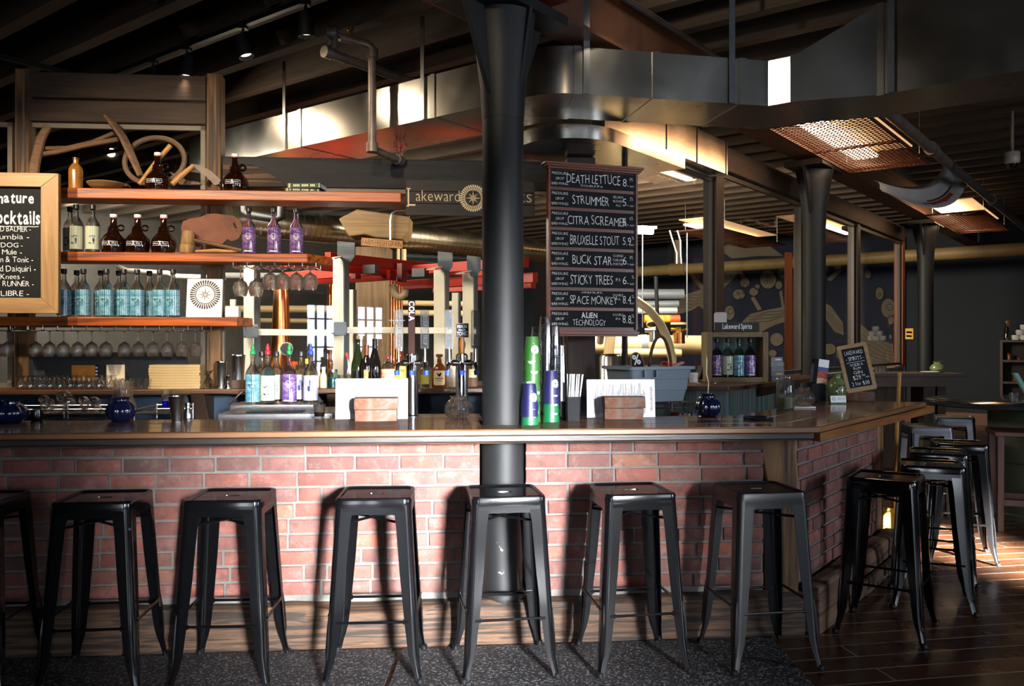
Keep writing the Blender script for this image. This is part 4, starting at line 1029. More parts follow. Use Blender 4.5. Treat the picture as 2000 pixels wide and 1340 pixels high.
# ================================================================ track lights
BLKG = mat('lamp_black', (.004, .004, .005), .6, 0, 0, spec=.12)
t0 = px_pt(190, 157, 3.38)
t = thing('light_track', 'black lighting track along the joists over the shelves', 'track')
mb = MB(); mb.beam(t0, t0+Jv*3.2, .035, .03); mb.build('track_rail', BLKG, t)
mb = MB(); mb.beam(t0, t0-Bv*1.1, .035, .03); mb.build('track_rail', BLKG, t)
def track_lamp(c, aim, label, energy, angle=70, col=(1, .79, .56), size=.035):
    t = thing('track_lamp', label, 'lamp', c, 0, 'black track spotlights')
    d = (Vector(aim)-Vector(c)).normalized(); dh = (d*.35+Vector((0, 0, -.9))).normalized() if c[1] > 4.6 else d; R = dh.to_track_quat('-Z', 'Y').to_matrix().to_4x4()
    mb = MB(); mb.lathe([(.022, .07), (.032, .065), (.036, .02), (.045, -.06), (.047, -.075), (.043, -.075), (.034, .0), (0, .0)], n=22, M=R); mb.build('lamp_shade', BLKG, t)
    mb = MB(); mb.cyl(R @ Vector((0, 0, .05)), Vector((0, 0, .10)), .008, None, 8); mb.box((0, 0, .115), (.05, .05, .03)); mb.build('lamp_arm', BLKG, t)
    mb = MB(); mb.lathe([(0, -.055), (.036, -.055), (.034, -.02), (0, -.015)], n=16, M=R); mb.build('bulb', LAMPW, t)
    if energy:
        p = Vector(c)+dh*.09; light('track_spot', 'SPOT', p, aim, energy, col, size, angle=angle, blend=.8)
    return t
tz = 3.25
for px, aim, lb, e in ((10, (-3.6, 5.0, 1.2), 'black track spotlight at the left edge above the timber post', 25), (300, (-1.35, 5.75, 2.85), 'black track spotlight over the timber lintel, second from the left', 30),
                    (365, (-2.4, 5.2, 1.4), 'black track spotlight right of the one over the lintel', 20), (475, (-.5, 5.0, 2.85), 'black track spotlight above the top of the right hand post', 25), (597, (-.9, 5.2, 1.9), 'black track spotlight nearest the sprinkler pipe', 25)):
    if px == 10: c = t0-Bv*.72
    else:
        k = (px-1000)/F; s = (k*t0.y-t0.x)/(Jv.x-k*Jv.y); c = t0+Jv*s
    track_lamp(Vector((c.x, c.y, tz)), aim, lb, e)
# a second track nearer the camera, its spotlights aimed at the shelves and signs
for c, aim, e, an in (((-3.3, 3.3, 3.2), (-3.0, 5.3, 1.75), 260, 62), ((-2.5, 2.9, 3.2), (-2.3, 5.3, 2.0), 280, 60), ((-1.6, 2.6, 3.2), (-1.35, 5.4, 2.05), 250, 58), ((-.7, 2.3, 3.2), (-.35, 5.6, 2.3), 110, 40), ((.5, 2.2, 3.2), (.55, 5.5, 2.0), 40, 36)):
    track_lamp(Vector(c), aim, 'black track spotlight nearer the camera, aimed at the '+('cocktail board' if c[0] < -3 else 'bottles on the left' if c[0] < -2 else 'purple bottles' if c[0] < -1 else 'plank sign' if c[0] < 0 else 'beer board'), e, an)

track_lamp(Vector((.50, 4.15, 3.27)), (1.2, 4.86, 2.92), 'black track spotlight hidden above the frame beside the front column', 22, 130, (1, .86, .68))

# ================================================================ plank sign with the compass
d = 5.52; s = d/F
t = thing('plank_sign', 'dark three plank sign with cream lettering and a compass emblem, half behind the column', 'sign', P(919, 387, d), A)
PL = wood('sign_plank', hx('#1d1715'), hx('#0e0b0a'), 0, .65, .8, .4)
for k in range(3):
    mb = MB(); mb.box((0, .012, (1-k)*23.5*s), (252*s, .024, 23*s)); mb.build('plank', PL, t, bevel=.002)
f = front(0, -.0012, 0); LET = mat('cream_letter', hx('#c9b68c'), .6, 0, .05)
mb = MB(); mb.text('L', 34*s, f, 0, (797-919)*s, -17*s, w=15*s, al='l'); mb.text('akeward', 21*s, f, 0, (813-919)*s, -7*s, w=84*s, al='l')
for x0, x1, y in ((795, 803, 16.0), (795, 800, -18.0)): mb.flat([((x0-919)*s, y*s), ((x1-919)*s, y*s), ((x1-919)*s, (y+2)*s), ((x0-919)*s, (y+2)*s)], f)
mb.text('Spirits', 24*s, f, 0, (1038-919)*s, -7*s, w=84*s, al='r'); mb.build('lettering', LET, t, recalc=False)
mb = MB(); compass(mb, f, (924-919)*s, 0, 27*s, 0, 36); ring(mb, f, (924-919)*s, 0, 16.5*s, 17.6*s); mb.build('compass_emblem', LET, t, recalc=False)

# ================================================================ beer board
t = thing('beer_board', 'red brown framed blackboard listing eight beers with their strengths', 'sign', (.53, 5.50, 0), math.radians(18.6))
MAH = wood('mahogany', hx('#7a3f20'), hx('#4e2412'), 0, .35, .9, .2)
zt, zb, w = 2.535, 1.505, .60
mb = MB(); mb.box((0, .02, (zt+zb)/2), (w+.03, .03, zt-zb+.02)); mb.build('back_panel', MAH, t)
mb = MB()
for i, (o, h) in enumerate(((0, .014), (.012, .014), (.024, .016))): mb.box((0, .005, zt+.007+.014*i), (w+.05+2*o, .06+o, h))
mb.build('cornice', MAH, t, bevel=.002)
mb = MB(); mb.box((0, .008, zb-.02), (w+.05, .055, .022)); mb.box((0, .008, zb-.036), (w+.03, .045, .012)); mb.build('base_moulding', MAH, t, bevel=.002)
for x in (-1, 1):
    mb = MB(); mb.box((x*(w/2+.009), .006, (zt+zb)/2), (.014, .03, zt-zb)); mb.build('side_trim', MAH, t)
rows_ = [('DEATH LETTUCE', (1100, 1212), ['8.'], '0%', [], 'DOUBLE IPA'), ('STRUMMER', (1112, 1188), ['5.'], '2%', ['BELGIAN', 'BLONDE', 'ALE'], ''), ('CITRA SCREAMER', (1102, 1226), ['5.'], '6%', [], ''),
         ('BRUXELLE STOUT', (1107, 1210), ['5.9'], '%', [], ''), ('BUCK STAR', (1112, 1194), ['6.'], '0%', ['COFFEE', 'CREAM', 'PORTER'], ''), ('STICKY TREES', (1107, 1196), ['6.'], '%', ['IPA'], ''),
         ('SPACE MONKEY', (1107, 1206), ['8.4'], '%', ['DOUBLE', 'IPA'], '-PREMIUM-'), ('', (1107, 1190), ['8.8'], '%', ['DOUBLE', 'IPA'], '')]
pit = (zt-zb)/8
X = lambda px: (px-1156)/178*w
f = lambda x, y: (x, -.0042, y)
for i, (nm, (xa, xb), ab, pc, st, sub) in enumerate(rows_):
    z1 = zt-pit*i-.004; z0 = z1-pit+.022; h = z1-z0; zc = (z0+z1)/2
    mb = MB(); mb.box((0, .001, zc), (w, .009, h)); o = mb.build('slate_strip', CHALKB, t)
    mb = MB()
    for k, s_ in enumerate(('PRESSURE', 'DROP', 'BREWING')): mb.text(s_, .0165, f, 0, X(1086), zc+.024-.033*k, w=X(1103)-X(1070) if k != 1 else X(1094)-X(1077), jit=1)
    if nm: mb.text(nm, .058 if not sub.startswith('-') else .052, f, 0, X((xa+xb)/2), zc-.028+(.006 if sub and sub[0] != '-' else -.004), w=X(xb)-X(xa), jit=1.2)
    else:
        mb.text('ALIEN', .034, f, 0, X(1147), zc+.006, w=X(1164)-X(1131), jit=1, bold=1); mb.text('TECHNOLOGY', .038, f, 0, X(1147), zc-.042, w=X(1181)-X(1113), jit=1)
    if sub: mb.text(sub, .012, f, 0, X(1152), zc+(.036 if sub[0] == '-' else -.044), w=X(1176)-X(1130), jit=1)
    for k, s_ in enumerate(st): mb.text(s_, .0145 if len(st) > 1 else .02, f, 0, X(1208), zc+.022-.027*k-(0 if len(st) > 1 else .03), w=(X(1219)-X(1198)) if len(s_) > 3 else X(1213)-X(1203), jit=1)
    mb.text(ab[0], .050, f, 0, X(1218), zc-.026, w=X(1237)-X(1219) if len(ab[0]) > 2 else X(1231)-X(1219), al='l', jit=.6)
    mb.text(pc, .021, f, 0, X(1240), zc+.012, w=X(1243)-X(1236) if len(pc) > 1 else None, al='r' if len(pc) > 1 else 'c', jit=.5); mb.text('ABV', .012, f, 0, X(1238), zc-.03, w=X(1243)-X(1233), jit=1)
    mb.build('chalk_lettering', CHALK, o, recalc=False)

# ================================================================ right hand ceiling fixtures, pipes, banner, camera
MESHR = mat('rusty_mesh', hx('#4a2412'), .6, .4, .2)
REFL_GLOW = emit('reflector_glow', (.85, .50, .24), .8)  # glow put into the reflector, standing for lamp light falling on it
TUBE = emit('fluorescent_tube', (1, .76, .48), 17)
def mesh_light(j0, j1, b0, b1, z, label, tm):
    t = thing('caged_ceiling_light', label, 'light', BJ((b0+b1)/2, (j0+j1)/2, z), RB, 'ceiling lights behind wire mesh')
    w, L = j1-j0, b1-b0
    mb = MB(); n = int(L/.055); m_ = int(w/.055)
    for i in range(-m_, n+1):
        y0, y1 = -L/2+i*.055, -L/2+i*.055+w*.8; x0, x1 = -w/2, w/2
        def clip(y0, y1):
            a, b = (x0, y0), (x1, y1)
            if y0 < -L/2: tt = (-L/2-y0)/(y1-y0); a = (x0+(x1-x0)*tt, -L/2)
            if y1 > L/2: tt = (L/2-y0)/(y1-y0); b = (x0+(x1-x0)*tt, L/2)
            return a, b
        if y0 < L/2 and y1 > -L/2:
            a, b = clip(y0, y1)
            sag = lambda p: (p[0], p[1], .02*math.sin((p[0]/w+.5)*pi*2)*.5)
            mb.tube([sag(a), sag(((a[0]+b[0])/2, (a[1]+b[1])/2)), sag(b)], .0035, 4); mb.tube([sag((-a[0], a[1])), sag((-(a[0]+b[0])/2, (a[1]+b[1])/2)), sag((-b[0], b[1]))], .0035, 4)
    mb.build('mesh_guard', MESHR, t)
    mb = MB()
    for x in (-w/2, w/2): mb.box((x, 0, 0), (.016, L, .02))
    for y in (-L/2, 0, L/2): mb.box((0, y, 0), (w, .016, .02))
    mb.build('guard_frame', MESHR, t)
    mb = MB(); mb.box((-.04, 0, .16), (w*.74, L*.98, .012)); mb.build('reflector', REFL_GLOW, t)
    mb = MB(); mb.box((-w*.24, 0, .10), (w*.30, L*.92, .03)); mb.build('lit_lens', tm, t, bevel=.01)
    mb = MB()
    for x in (-w*.45, w*.45):
        for y in (-L*.4, L*.4): mb.cyl((x, y, .0), (x, y, .42), .004, None, 6)
    mb.build('hanging_wire', STEEL, t)
mesh_light(-2.24, -1.58, 5.95, 7.95, 2.97, 'caged warm ceiling light with wire mesh, the large one under the duct', TUBE)
mesh_light(-2.26, -1.64, 11.2, 13.3, 2.97, 'caged warm ceiling light further back, right of the banner', TUBE)
mesh_light(-5.35, -4.7, 10.7, 13.2, 2.97, 'caged warm ceiling light behind the glass above the mural', emit('dim_tube', (1, .72, .42), 4))
t = thing('iron_pipe', 'dark iron pipe running back under the joists beside the caged lights', 'pipe')
a = px_pt(1738, 222, 3.05)
mb = MB(); mb.tube([a-Bv*.3, a+Bv*9.2], .042, 12); mb.build('pipe_run', PIPEIRON, t)
for k in (1.4, 4.6):
    mb = MB(); mb.cyl(a+Bv*(k-.06), a+Bv*(k+.06), .056, None, 14); mb.build('coupling', PIPEIRON, t)
t = thing('cream_pipe', 'thick cream pipe crossing the hall below the joists with collars', 'pipe', (0, 0, 0), RB)
PIPEC = mat('cream_pipe_paint', hx('#8a7248'), .55, 0, .2, 4)
mb = MB(); mb.tube([(-9.4, 14.85, 2.84), (-3, 14.85, 2.84), (2.2, 14.85, 2.84)], .10, 20); mb.build('pipe_run', PIPEC, t)
for j in (-7.36, 1.65-.0):
    mb = MB(); mb.cyl((j-.16, 14.85, 2.84), (j+.16, 14.85, 2.84), .125, None, 20); mb.build('collar', PIPEC, t)
    mb = MB(); mb.cyl((j, 14.85, 2.9), (j, 14.85, 3.40), .075, None, 14); mb.build('branch_pipe', PIPEC, t)
# banner
t = thing('cloth_banner', 'white cloth banner with a red and black print sagging from the dark pipe', 'banner')
def bez(a, b, c, n): return [a*(1-s)**2+b*2*s*(1-s)+c*s*s for s in [i/n for i in range(n+1)]]
top = bez(P(1706, 352, 8.0), P(1830, 392, 8.4), P(1845, 312, 8.9), 12); bot = bez(P(1738, 382, 7.8), P(1862, 446, 8.3), P(1885, 352, 8.9), 12)
mb = MB(); rings = []
for i in range(7):
    s = i/6; rings.append([tuple(p*(1-s)+q*s+Vector((0, -.05*math.sin(s*pi*2.5), 0))) for p, q in zip(top, bot)])
mb.loft(rings, close=False, cap0=False, cap1=False); o = mb.build('cloth', mat('banner_cloth', hx('#a5a29d'), .85, 0, .08), t)
sd = o.modifiers.new('thick', 'SOLIDIFY'); sd.thickness = .003; sd.offset = 1
mb = MB(); m2 = MB()
for a0, a1, lo, hi, k in ((4, 9, .70, .80, 0), (5, 10, .60, .66, 1)):
    for i in range(a0, a1):
        def q(i, s): return tuple(top[i]*(1-s)+bot[i]*s+Vector((0, -.05*math.sin(s*pi*2.5)-.012, -.003)))
        mb.add([q(i, lo), q(i+1, lo), q(i+1, hi), q(i, hi+(.04 if i % 2 and k == 0 else 0))], [(0, 1, 2, 3)], k)
mb.build('banner_print', [mat('banner_red', hx('#a32420'), .8), mat('banner_black', hx('#22292a'), .8)], t, recalc=False)
t = thing('dome_camera', 'white dome security camera under the joists at the right', 'camera', px_pt(1977, 320, 2.95))
mb = MB(); mb.lathe([(.0, .10), (.055, .10), (.06, .09), (.06, .015), (.05, 0), (0, 0)], n=22); mb.build('housing', mat('camera_white', hx('#8d8678'), .4), t)
mb = MB(); mb.lathe([(.046, 0), (.042, -.02), (.028, -.038), (0, -.045)], n=20); mb.build('dome', BLK, t)
mb = MB(); mb.cyl((0, 0, .1), (0, 0, .45), .014, None, 10); mb.build('stem', PIPEIRON, t)
# sign on the post by the mural
t = thing('notice_sign', 'small yellow notice fixed to the post at the right end of the mural glass', 'sign', P(1776, 652, 11.0), RB)
mb = MB(); mb.box((0, 0, 0), (.095, .008, .14)); mb.build('plate', mat('yellow_plate', hx('#c08a22'), .5), t)
mb = MB(); f = front(0, -.005, 0); mb.flat([(-.034, .010), (.034, .006), (.034, .030), (-.034, .034)], f); mb.flat([(-.034, -.040), (.030, -.043), (.030, -.020), (-.034, -.017)], f); mb.build('dark_lines', BLK, t, recalc=False)
# ================================================================ brewery and distillery hall behind the glass
BEIGE = mat('beige_steel', hx('#d6cbb4'), .45, .1, .06, 5)
PLATE = mat('grey_plate', hx('#767a7d'), .45, .5, .12, 8)
REDB = mat('red_beam', hx('#b8260c'), .4, .0, .1, 6)
PVC = mat('cream_pvc', hx('#ab946c'), .4, 0, .08, 4)
GREYP = mat('grey_pipe', hx('#6d7378'), .45, .2, .12, 5)
t = thing('steel_rack', 'beige steel rack of uprights and crossbars with grey head plates behind the glass', 'rack')
def up(px, w, d, ytop, plate=None, dark=False):
    c = P(px, 700, d); mb = MB(); zt = zat(ytop, d); mb.box((c.x, c.y, zt/2), (w, w*.8, zt), 0, RB+.25); mb.build('upright', BEIGE, t, bevel=.004)
    mb = MB(); q = Vector((math.cos(RB+.25), math.sin(RB+.25), 0)); mb.box((c.x+q.x*w*.52, c.y+q.y*w*.52, zt/2), (.006, w*.7, zt), 0, RB+.25); mb.build('upright_shaded_side', PLATE, t)  # grey sheet paints the shaded right side of the beige upright
    if plate:
        x0, y0, x1, y1 = plate; mb = MB(); cut(mb, [(x0, y0), (x1, y0+3), (x1, y1-12), (x1-8, y1), (x0+12, y1), (x0, y1-14)], d-.09, .012); mb.build('head_plate', PLATE, t)
        mb = MB(); a, b = P(x0+1, y1-10, d-.095), P(x0-14, y1-6, d-.16); mb.beam(a, b, .10, .008, up=(0, 0, 1)); mb.build('head_flange', BEIGE, t)
D_ = 6.7
up(492, .10, D_, 520); up(666, .10, D_, 505, (659, 471, 693, 512)); up(862, .10, 6.9, 528, (855, 491, 884, 532)); up(918, .10, 6.9, 535, (912, 499, 939, 540))
up(686, .07, 7.4, 566); up(891, .065, 7.6, 572)
for x0, x1, y, d in ((496, 660, 649, D_), (671, 930, 645, D_)):
    mb = MB(); mb.beam(P(x0, y, d-.02), P(x1, y+1, d-.02), .05, .05); mb.build('crossbar', BEIGE, t, bevel=.003)
for px, y in ((490, 647), (663, 642)):
    mb = MB(); c = P(px, y, D_-.07); mb.box(tuple(c), (.115, .02, .105)); 
    for sx in (-1, 1):
        for sz in (-1, 1): mb.cyl(c+Vector((sx*.042, -.02, sz*.035)), c+Vector((sx*.042, -.008, sz*.035)), .007, None, 8)
    mb.build('clamp_plate', PLATE, t, bevel=.003)
t = thing('red_gantry', 'red painted steel beams crossing above the rack in the brewery', 'gantry')
def jb(px, py, z, L, w=.075):
    d = (z-EYE)*F/(670-py); a = P(px, py, d); mb = MB(); mb.beam(a, a+Jv*L, w, w*1.2); mb.build('beam', REDB, t, bevel=.003); return a
def bb(px, py, z, L, w=.075):
    d = (z-EYE)*F/(670-py); a = P(px, py, d); mb = MB(); mb.beam(a, a+Bv*L, w, w*1.2); mb.build('beam', REDB, t, bevel=.003); return a
a1 = jb(600, 549, 2.06, 1.25); a2 = jb(560, 541, 2.10, 1.35); a3 = jb(640, 540, 2.12, 2.6); a4 = jb(772, 558, 2.0, 1.75); a5 = jb(850, 564, 2.0, 1.3); bb(640, 503, 2.16, 2.6); bb(560, 512, 2.1, 1.4)
for px, py, d in ((725, 526, 7.6), (821, 533, 7.6)):
    mb = MB(); mb.box(tuple(P(px, py, d)), (.125, .09, .075), 0, RB+.3); mb.build('end_buffer', BLKMATTE, t)
for px, py, d in ((695, 527, 7.9), (785, 533, 7.9)):
    mb = MB(); mb.box(tuple(P(px, py, d)), (.05, .10, .17), 0, RB+.3); mb.build('hanger_block', mat('dark_red_steel', hx('#6f1a14'), .5, .1, .1), t)
# copper still
t = thing('copper_still', 'polished copper still column with a round sight glass', 'still', P(549, 700, 9.0)-Vector((0, 0, zat(700, 9.0))))
mb = MB(); k = 9.0/F
mb.lathe([(0, .2), (.26, .2), (.30, .5), (.30, .9), (.25, 1.1), (.12, 1.27), (.105, 1.42), (.094, 1.62), (.082, 1.86), (.075, 2.02), (.06, 2.06), (.03, 2.10), (0, 2.12)], n=32); mb.build('still_column', COPPER, t)
mb = MB(); mb.cyl((.09, -.06, 1.36), (.11, -.20, 1.36), .070, None, 24); mb.build('sight_port', STEEL, t)
mb = MB(); mb.cyl((.1095, -.2005, 1.36), (.1105, -.206, 1.36), .058, None, 24); mb.build('sight_glass', mat('dark_port_glass', hx('#3c3a38'), .15), t)
mb = MB(); mb.tube([(.0, 0, 2.08), (.1, .0, 2.13), (.45, .02, 2.13), (.52, .02, 2.05), (.52, .02, 1.0)], .035, 12); mb.build('vapour_pipe', COPPER, t)
t = thing('copper_pipes', 'bundle of vertical copper pipes beside the timber post', 'pipes')
for i in range(5):
    mb = MB(); c = P(764+5.2*i, 640, 8.3); mb.cyl((c.x, c.y, .1), (c.x, c.y, zat(548+3*i, 8.3)), .0125, None, 10); mb.build('copper_pipe', COPPER, t)
mb = MB(); c = P(775, 626, 8.27); mb.box(tuple(c), (.16, .03, .012)); mb.build('pipe_clip', STEEL, t)
mb = MB(); d = 7.9; mb.tube([P(767, 556, d), P(770, 571, d), P(776, 579, d), P(783, 580, d), P(790, 575, d), P(791, 566, d)], .036, 14)
tag(mb.build('pipe_trap', PVC, None), 'cream plastic U bend hanging under a red beam', 'pipe')
# timber post and corbel
t = thing('timber_column', 'pale timber post with a large chamfered corbel block, far behind the glass', 'post')
TP = wood('pale_timber_post', hx('#745a3b'), hx('#4a3722'), 2, .7, .6, .5); d = 10.2
mb = MB(); c = P(731, 600, d); mb.box((c.x, c.y, zat(485, d)/2), (.39, .36, zat(485, d))); mb.build('post', TP, t, bevel=.01)
mb = MB(); cut(mb, [(668, 432), (703, 414), (803, 428), (801, 457), (790, 472), (740, 468), (718, 462), (688, 466)], d-.05, .42); mb.build('corbel', wood('pale_timber_block', hx('#8a6d46'), hx('#5a4428'), 0, .7, .6, .5), t, bevel=.015)
t = thing('grain_sign', 'narrow brown wooden board lettered in black under the corbel', 'sign', P(746, 475, 9.8))
mb = MB(); s = 9.8/F; M = Matrix.Rotation(.08, 4, 'Y'); mb.box((0, 0, 0), (80*s, .02, 15*s), 0, 0, M); mb.build('plank', wood('sign_oak', hx('#a8753a'), hx('#7a5022'), 0, .6), t)
mb = MB(); mb.text('FARM FRESH GRAIN', 10.5*s, lambda x, z: tuple(M @ Vector((x, -.0112, z-5*s))), 0, 0, 0, w=76*s); mb.build('lettering', BLKMATTE, t, recalc=False)
mb = MB(); d = 9.9; mb.tube([P(763, 470, d), P(763, 430, d), P(765, 418, d), P(772, 411, d), P(794, 410, d)], .014, 8); tag(mb.build('conduit', STEEL, None), 'bright bent conduit running down in front of the corbel', 'conduit')
# spiral duct
t = thing('spiral_duct', 'round ribbed spiral duct behind the glass above the red beams', 'duct')
a, b = P(430, 425, 9.8), P(1062, 492, 12.9); L = (b-a).length; dv = (b-a).normalized()
mb = MB(); mb.cyl(a, b, .185, None, 28)
for i in range(int(L/.075)):
    c = a+dv*(.075*i); mb.cyl(c, c+dv*.010, .190, None, 28, caps=False)
mb.build('duct_tube', duct_mat('spiral_sheet', (.58, .50, .36)), t)
for px, py, d, dv2 in ((800, 437, 11.2, 0),):
    mb = MB(); q = P(px, py, d); mb.box((q.x, q.y, q.z+.3), (.006, .03, .9)); mb.build('hanger', STEEL, t)
mb = MB(); d = 9.2; mb.tube([P(478, 397, d), P(478, 412, d), P(484, 418, d), P(540, 427, d), P(549, 424, d), P(550, 395, d)], .05, 12); tag(mb.build('black_pipe', BLKMATTE, None), 'black pipe trap behind the purple bottles', 'pipe')
# cream pipes across the hall
def pipe(pts, r, m, label, cat='pipe', n=14, group=None, name='pipe'):
    mb = MB(); mb.tube(pts, r, n); return tag(mb.build(name, m, None), label, cat, group)
g = 'cream pipes in the brewery'
pipe([P(430, 604, 12.0), P(700, 604, 12.0)], .052, PVC, 'thick cream pipe behind the copper still', group=g)
pipe([P(500, 626, 12.2), P(603, 627, 12.2)], .036, PVC, 'thin cream pipe below the thick one behind the copper still', group=g)
pipe([P(430, 538, 11.6), P(640, 539, 11.6)], .04, WHITE, 'white pipe level with the hanging balloon glasses', group=g)
pipe([P(230, 521, 9.0), P(248, 529, 9.0), P(328, 534, 9.0), P(345, 540, 9.0), P(440, 543, 9.0)], .028, WHITE, 'white pipe showing behind the teal bottles', group=g)
pipe([P(783, 592, 11.5), P(930, 594, 11.5)], .038, PVC, 'cream pipe behind the beer tap handles, upper one', group=g)
pipe([P(783, 611, 11.5), P(930, 613, 11.5)], .042, PVC, 'cream pipe behind the beer tap handles, lower one', group=g)
pipe([P(778, 486, 11.0), P(778, 560, 11.0)], .022, PVC, 'thin upright cream pipe right of the timber post', group=g)
pipe([P(789, 487, 11.0), P(789, 560, 11.0)], .032, PVC, 'upright cream pipe right of the timber post', group=g)
for i, (x0, x1, y) in enumerate(((795, 940, 500), (795, 940, 512), (800, 935, 522))): pipe([P(x0, y, 13.5), P(x1, y+6, 13.5)], .03, GREYP, '%s grey pipe in the rows under the spiral duct' % ORD[i], group='grey pipes under the spiral duct')
# big pipework right of the beer board
d = 10.6
pipe([P(1158, 673, d), P(1245, 673, d), P(1370, 674, d)], .12, PVC, 'largest cream pipe, level with the handle of the basket', group=g, n=22)
mb = MB(); c = P(1257, 673, d); mb.cyl(c-Vector((.04, 0, 0)), c+Vector((.04, 0, 0)), .128, None, 22); tag(mb.build('pipe_clamp', GREYP, None), 'grey clamp band round the largest cream pipe', 'clamp')
pipe([P(1190, 689, 10.2), P(1330, 690, 10.2)], .055, PVC, 'cream pipe just under the largest one', group=g)
pipe([P(1193, 650, 9.6), P(1188, 700, 9.6)], .06, PVC, 'short upright cream pipe left of the largest one', group=g)
pipe([P(1172, 668, 9.9), P(1180, 610, 9.5), P(1200, 575, 9.0), P(1225, 577, 8.7), P(1245, 588, 8.6), P(1268, 605, 8.6), P(1290, 632, 8.6), P(1305, 665, 8.6), P(1313, 700, 8.6), P(1314, 740, 8.6)], .043, mat('pale_hose', hx('#e0c9a0'), .5, 0, .05), 'thick pale hose curving down behind the grey tote', group=None, name='hose')
pipe([P(1240, 575, 12.5), P(1335, 575, 12.5)], .08, GREYP, 'grey pipe behind the pale hose, upper one', group='grey pipes behind the hose')
pipe([P(1240, 595, 12.3), P(1325, 594, 12.3)], .055, GREYP, 'grey pipe behind the pale hose, middle one', group='grey pipes behind the hose')
pipe([P(1240, 607, 12.0), P(1322, 607, 12.0)], .05, mat('pale_grey_pipe', hx('#9aa2a8'), .4, .2, .1), 'pale grey pipe behind the pale hose, lowest one', group='grey pipes behind the hose')
for i, (px, y0, y1) in enumerate(((1255, 440, 640), (1342, 455, 660))): pipe([P(px, y0, 9.5), P(px, y1, 9.5)], .006, GREYP, ('thin white rod hanging beside the beer board', 'thin white rod hanging near the dark post')[i], group='hanging rods', n=8, name='hanging_rod')
pipe([P(1281, 540, 9.6), P(1284, 620, 9.6), P(1284, 660, 9.6)], .022, BLKMATTE, 'black pole crossing the pale hose', n=8)
for i, dx in enumerate((0, 15)): pipe([P(1308+dx, 450, 10), P(1314+dx, 470, 10), P(1322+dx*.5, 495, 10), P(1322+dx*.6, 515, 10)], .009, GREYP, ('left', 'right')[i]+' one of two thin curved hoses hanging by the cream pipe', n=8, group='thin hoses', name='hose')
t = thing('tube_light', 'lit fluorescent tube right of the beer board', 'light', P(1256, 452, 10.5), .25)
mb = MB(); mb.cyl((-.13, 0, 0), (.13, 0, 0), .035, None, 12); mb.build('tube', emit('cool_tube', (.95, .85, 1), 18), t)
mb = MB(); mb.box((0, 0, .05), (.34, .08, .03)); mb.build('fitting', WHITE, t)
t = thing('valve_cluster', 'brass and steel valve assembly on the largest cream pipe', 'valve', P(1326, 655, 10.2))
mb = MB(); mb.cyl((0, 0, -.1), (0, 0, .03), .075, None, 18); mb.build('valve_neck', COPPER, t)
mb = MB(); mb.cyl((0, 0, .03), (0, 0, .10), .05, None, 14); mb.cyl((-.1, -.02, .07), (.1, -.02, .07), .025, None, 10); mb.build('valve_body', BRASS, t)
mb = MB(); mb.cyl((0, 0, .13), (0, 0, .155), .10, None, 22); mb.build('valve_cap', PVC, t)
t = thing('valve_cluster', 'steel valve assembly partly hidden behind the curving pale hose', 'valve', P(1275, 655, 10.2))
mb = MB(); mb.cyl((0, 0, -.08), (0, 0, .05), .05, None, 14); mb.cyl((-.1, -.02, .06), (.1, -.02, .06), .03, None, 10); mb.build('valve_body', STEEL, t)
mb = MB(); mb.tube([(.075*math.cos(a), 0, .13+.04*math.sin(a)) for a in [2*pi*i/14 for i in range(14)]], .008, 6, closed=True); mb.build('valve_wheel', BRASS, t)
mb = MB(); c = P(1293, 623, 11.5); mb.cyl(c-Vector((.24, 0, 0)), c+Vector((.24, 0, 0)), .055, None, 16); tag(mb.build('wrapped_pipe', blotch('orange_wrap', [(.4, hx('#d9461c')), (.5, hx('#d8a021')), (.6, hx('#e06a1e'))], 3, .5), None), 'orange and yellow wrapped pipe behind the hose', 'pipe')
t = thing('steel_tank', 'low stainless steel tank left of the grey tote', 'tank', P(1197, 760, 7.3)-Vector((0, 0, zat(760, 7.3))))
mb = MB(); mb.lathe([(0, .1), (.115, .1), (.118, 1.30), (.10, 1.325), (0, 1.33)], n=26); mb.build('tank_body', STEEL, t)
mb = MB(); mb.cyl((-.06, -.11, 1.2), (-.06, -.15, 1.2), .016, None, 10); mb.build('tank_valve', BRASS, t)
mb = MB(); mb.box((0, 0, .5), (.6, .5, 1.0)); c = P(1300, 720, 8.2); tag(mb.build('equipment_cabinet', mat('beige_cabinet', hx('#8a7a5e'), .5, 0, .1), None, (c.x+.1, c.y+.4, 0), -.3, .01), 'beige equipment cabinet behind the grey tote', 'cabinet')

# ---- mural on the end wall
t = thing('wall_mural', 'navy wall mural of pale rounded shapes and wood grain seen through the glass', 'mural')
def mw(px, py, o=.0): p = onb(px, 16.54-o); return (p.x, p.y, zat(py, p.y))
NAVY = mat('mural_navy', hx('#1a2038'), .8, 0, .15, 2); MCRE = mat('mural_cream', hx('#7d7260'), .8, 0, .08, 3); MLINE = mat('mural_line', hx('#15171f'), .8, 0, 0)
mb = MB(); q0 = onb(1316, 16.55); q1 = onb(1768, 16.55); zz = (.2, 3.35)
q2 = onb(1316, 16.585); q3 = onb(1768, 16.585)
mb.add([(q0.x, q0.y, zz[0]), (q1.x, q1.y, zz[0]), (q1.x, q1.y, zz[1]), (q0.x, q0.y, zz[1]), (q2.x, q2.y, zz[0]), (q3.x, q3.y, zz[0]), (q3.x, q3.y, zz[1]), (q2.x, q2.y, zz[1])], [(0, 1, 2, 3), (4, 7, 6, 5), (0, 4, 5, 1), (3, 2, 6, 7), (0, 3, 7, 4), (1, 5, 6, 2)])
mb.build('painted_ground', NAVY, t)
mb = MB()
def blobp(pts): mb.flat([(x, y) for x, y in pts], lambda x, y: mw(x, y, .006), 0)
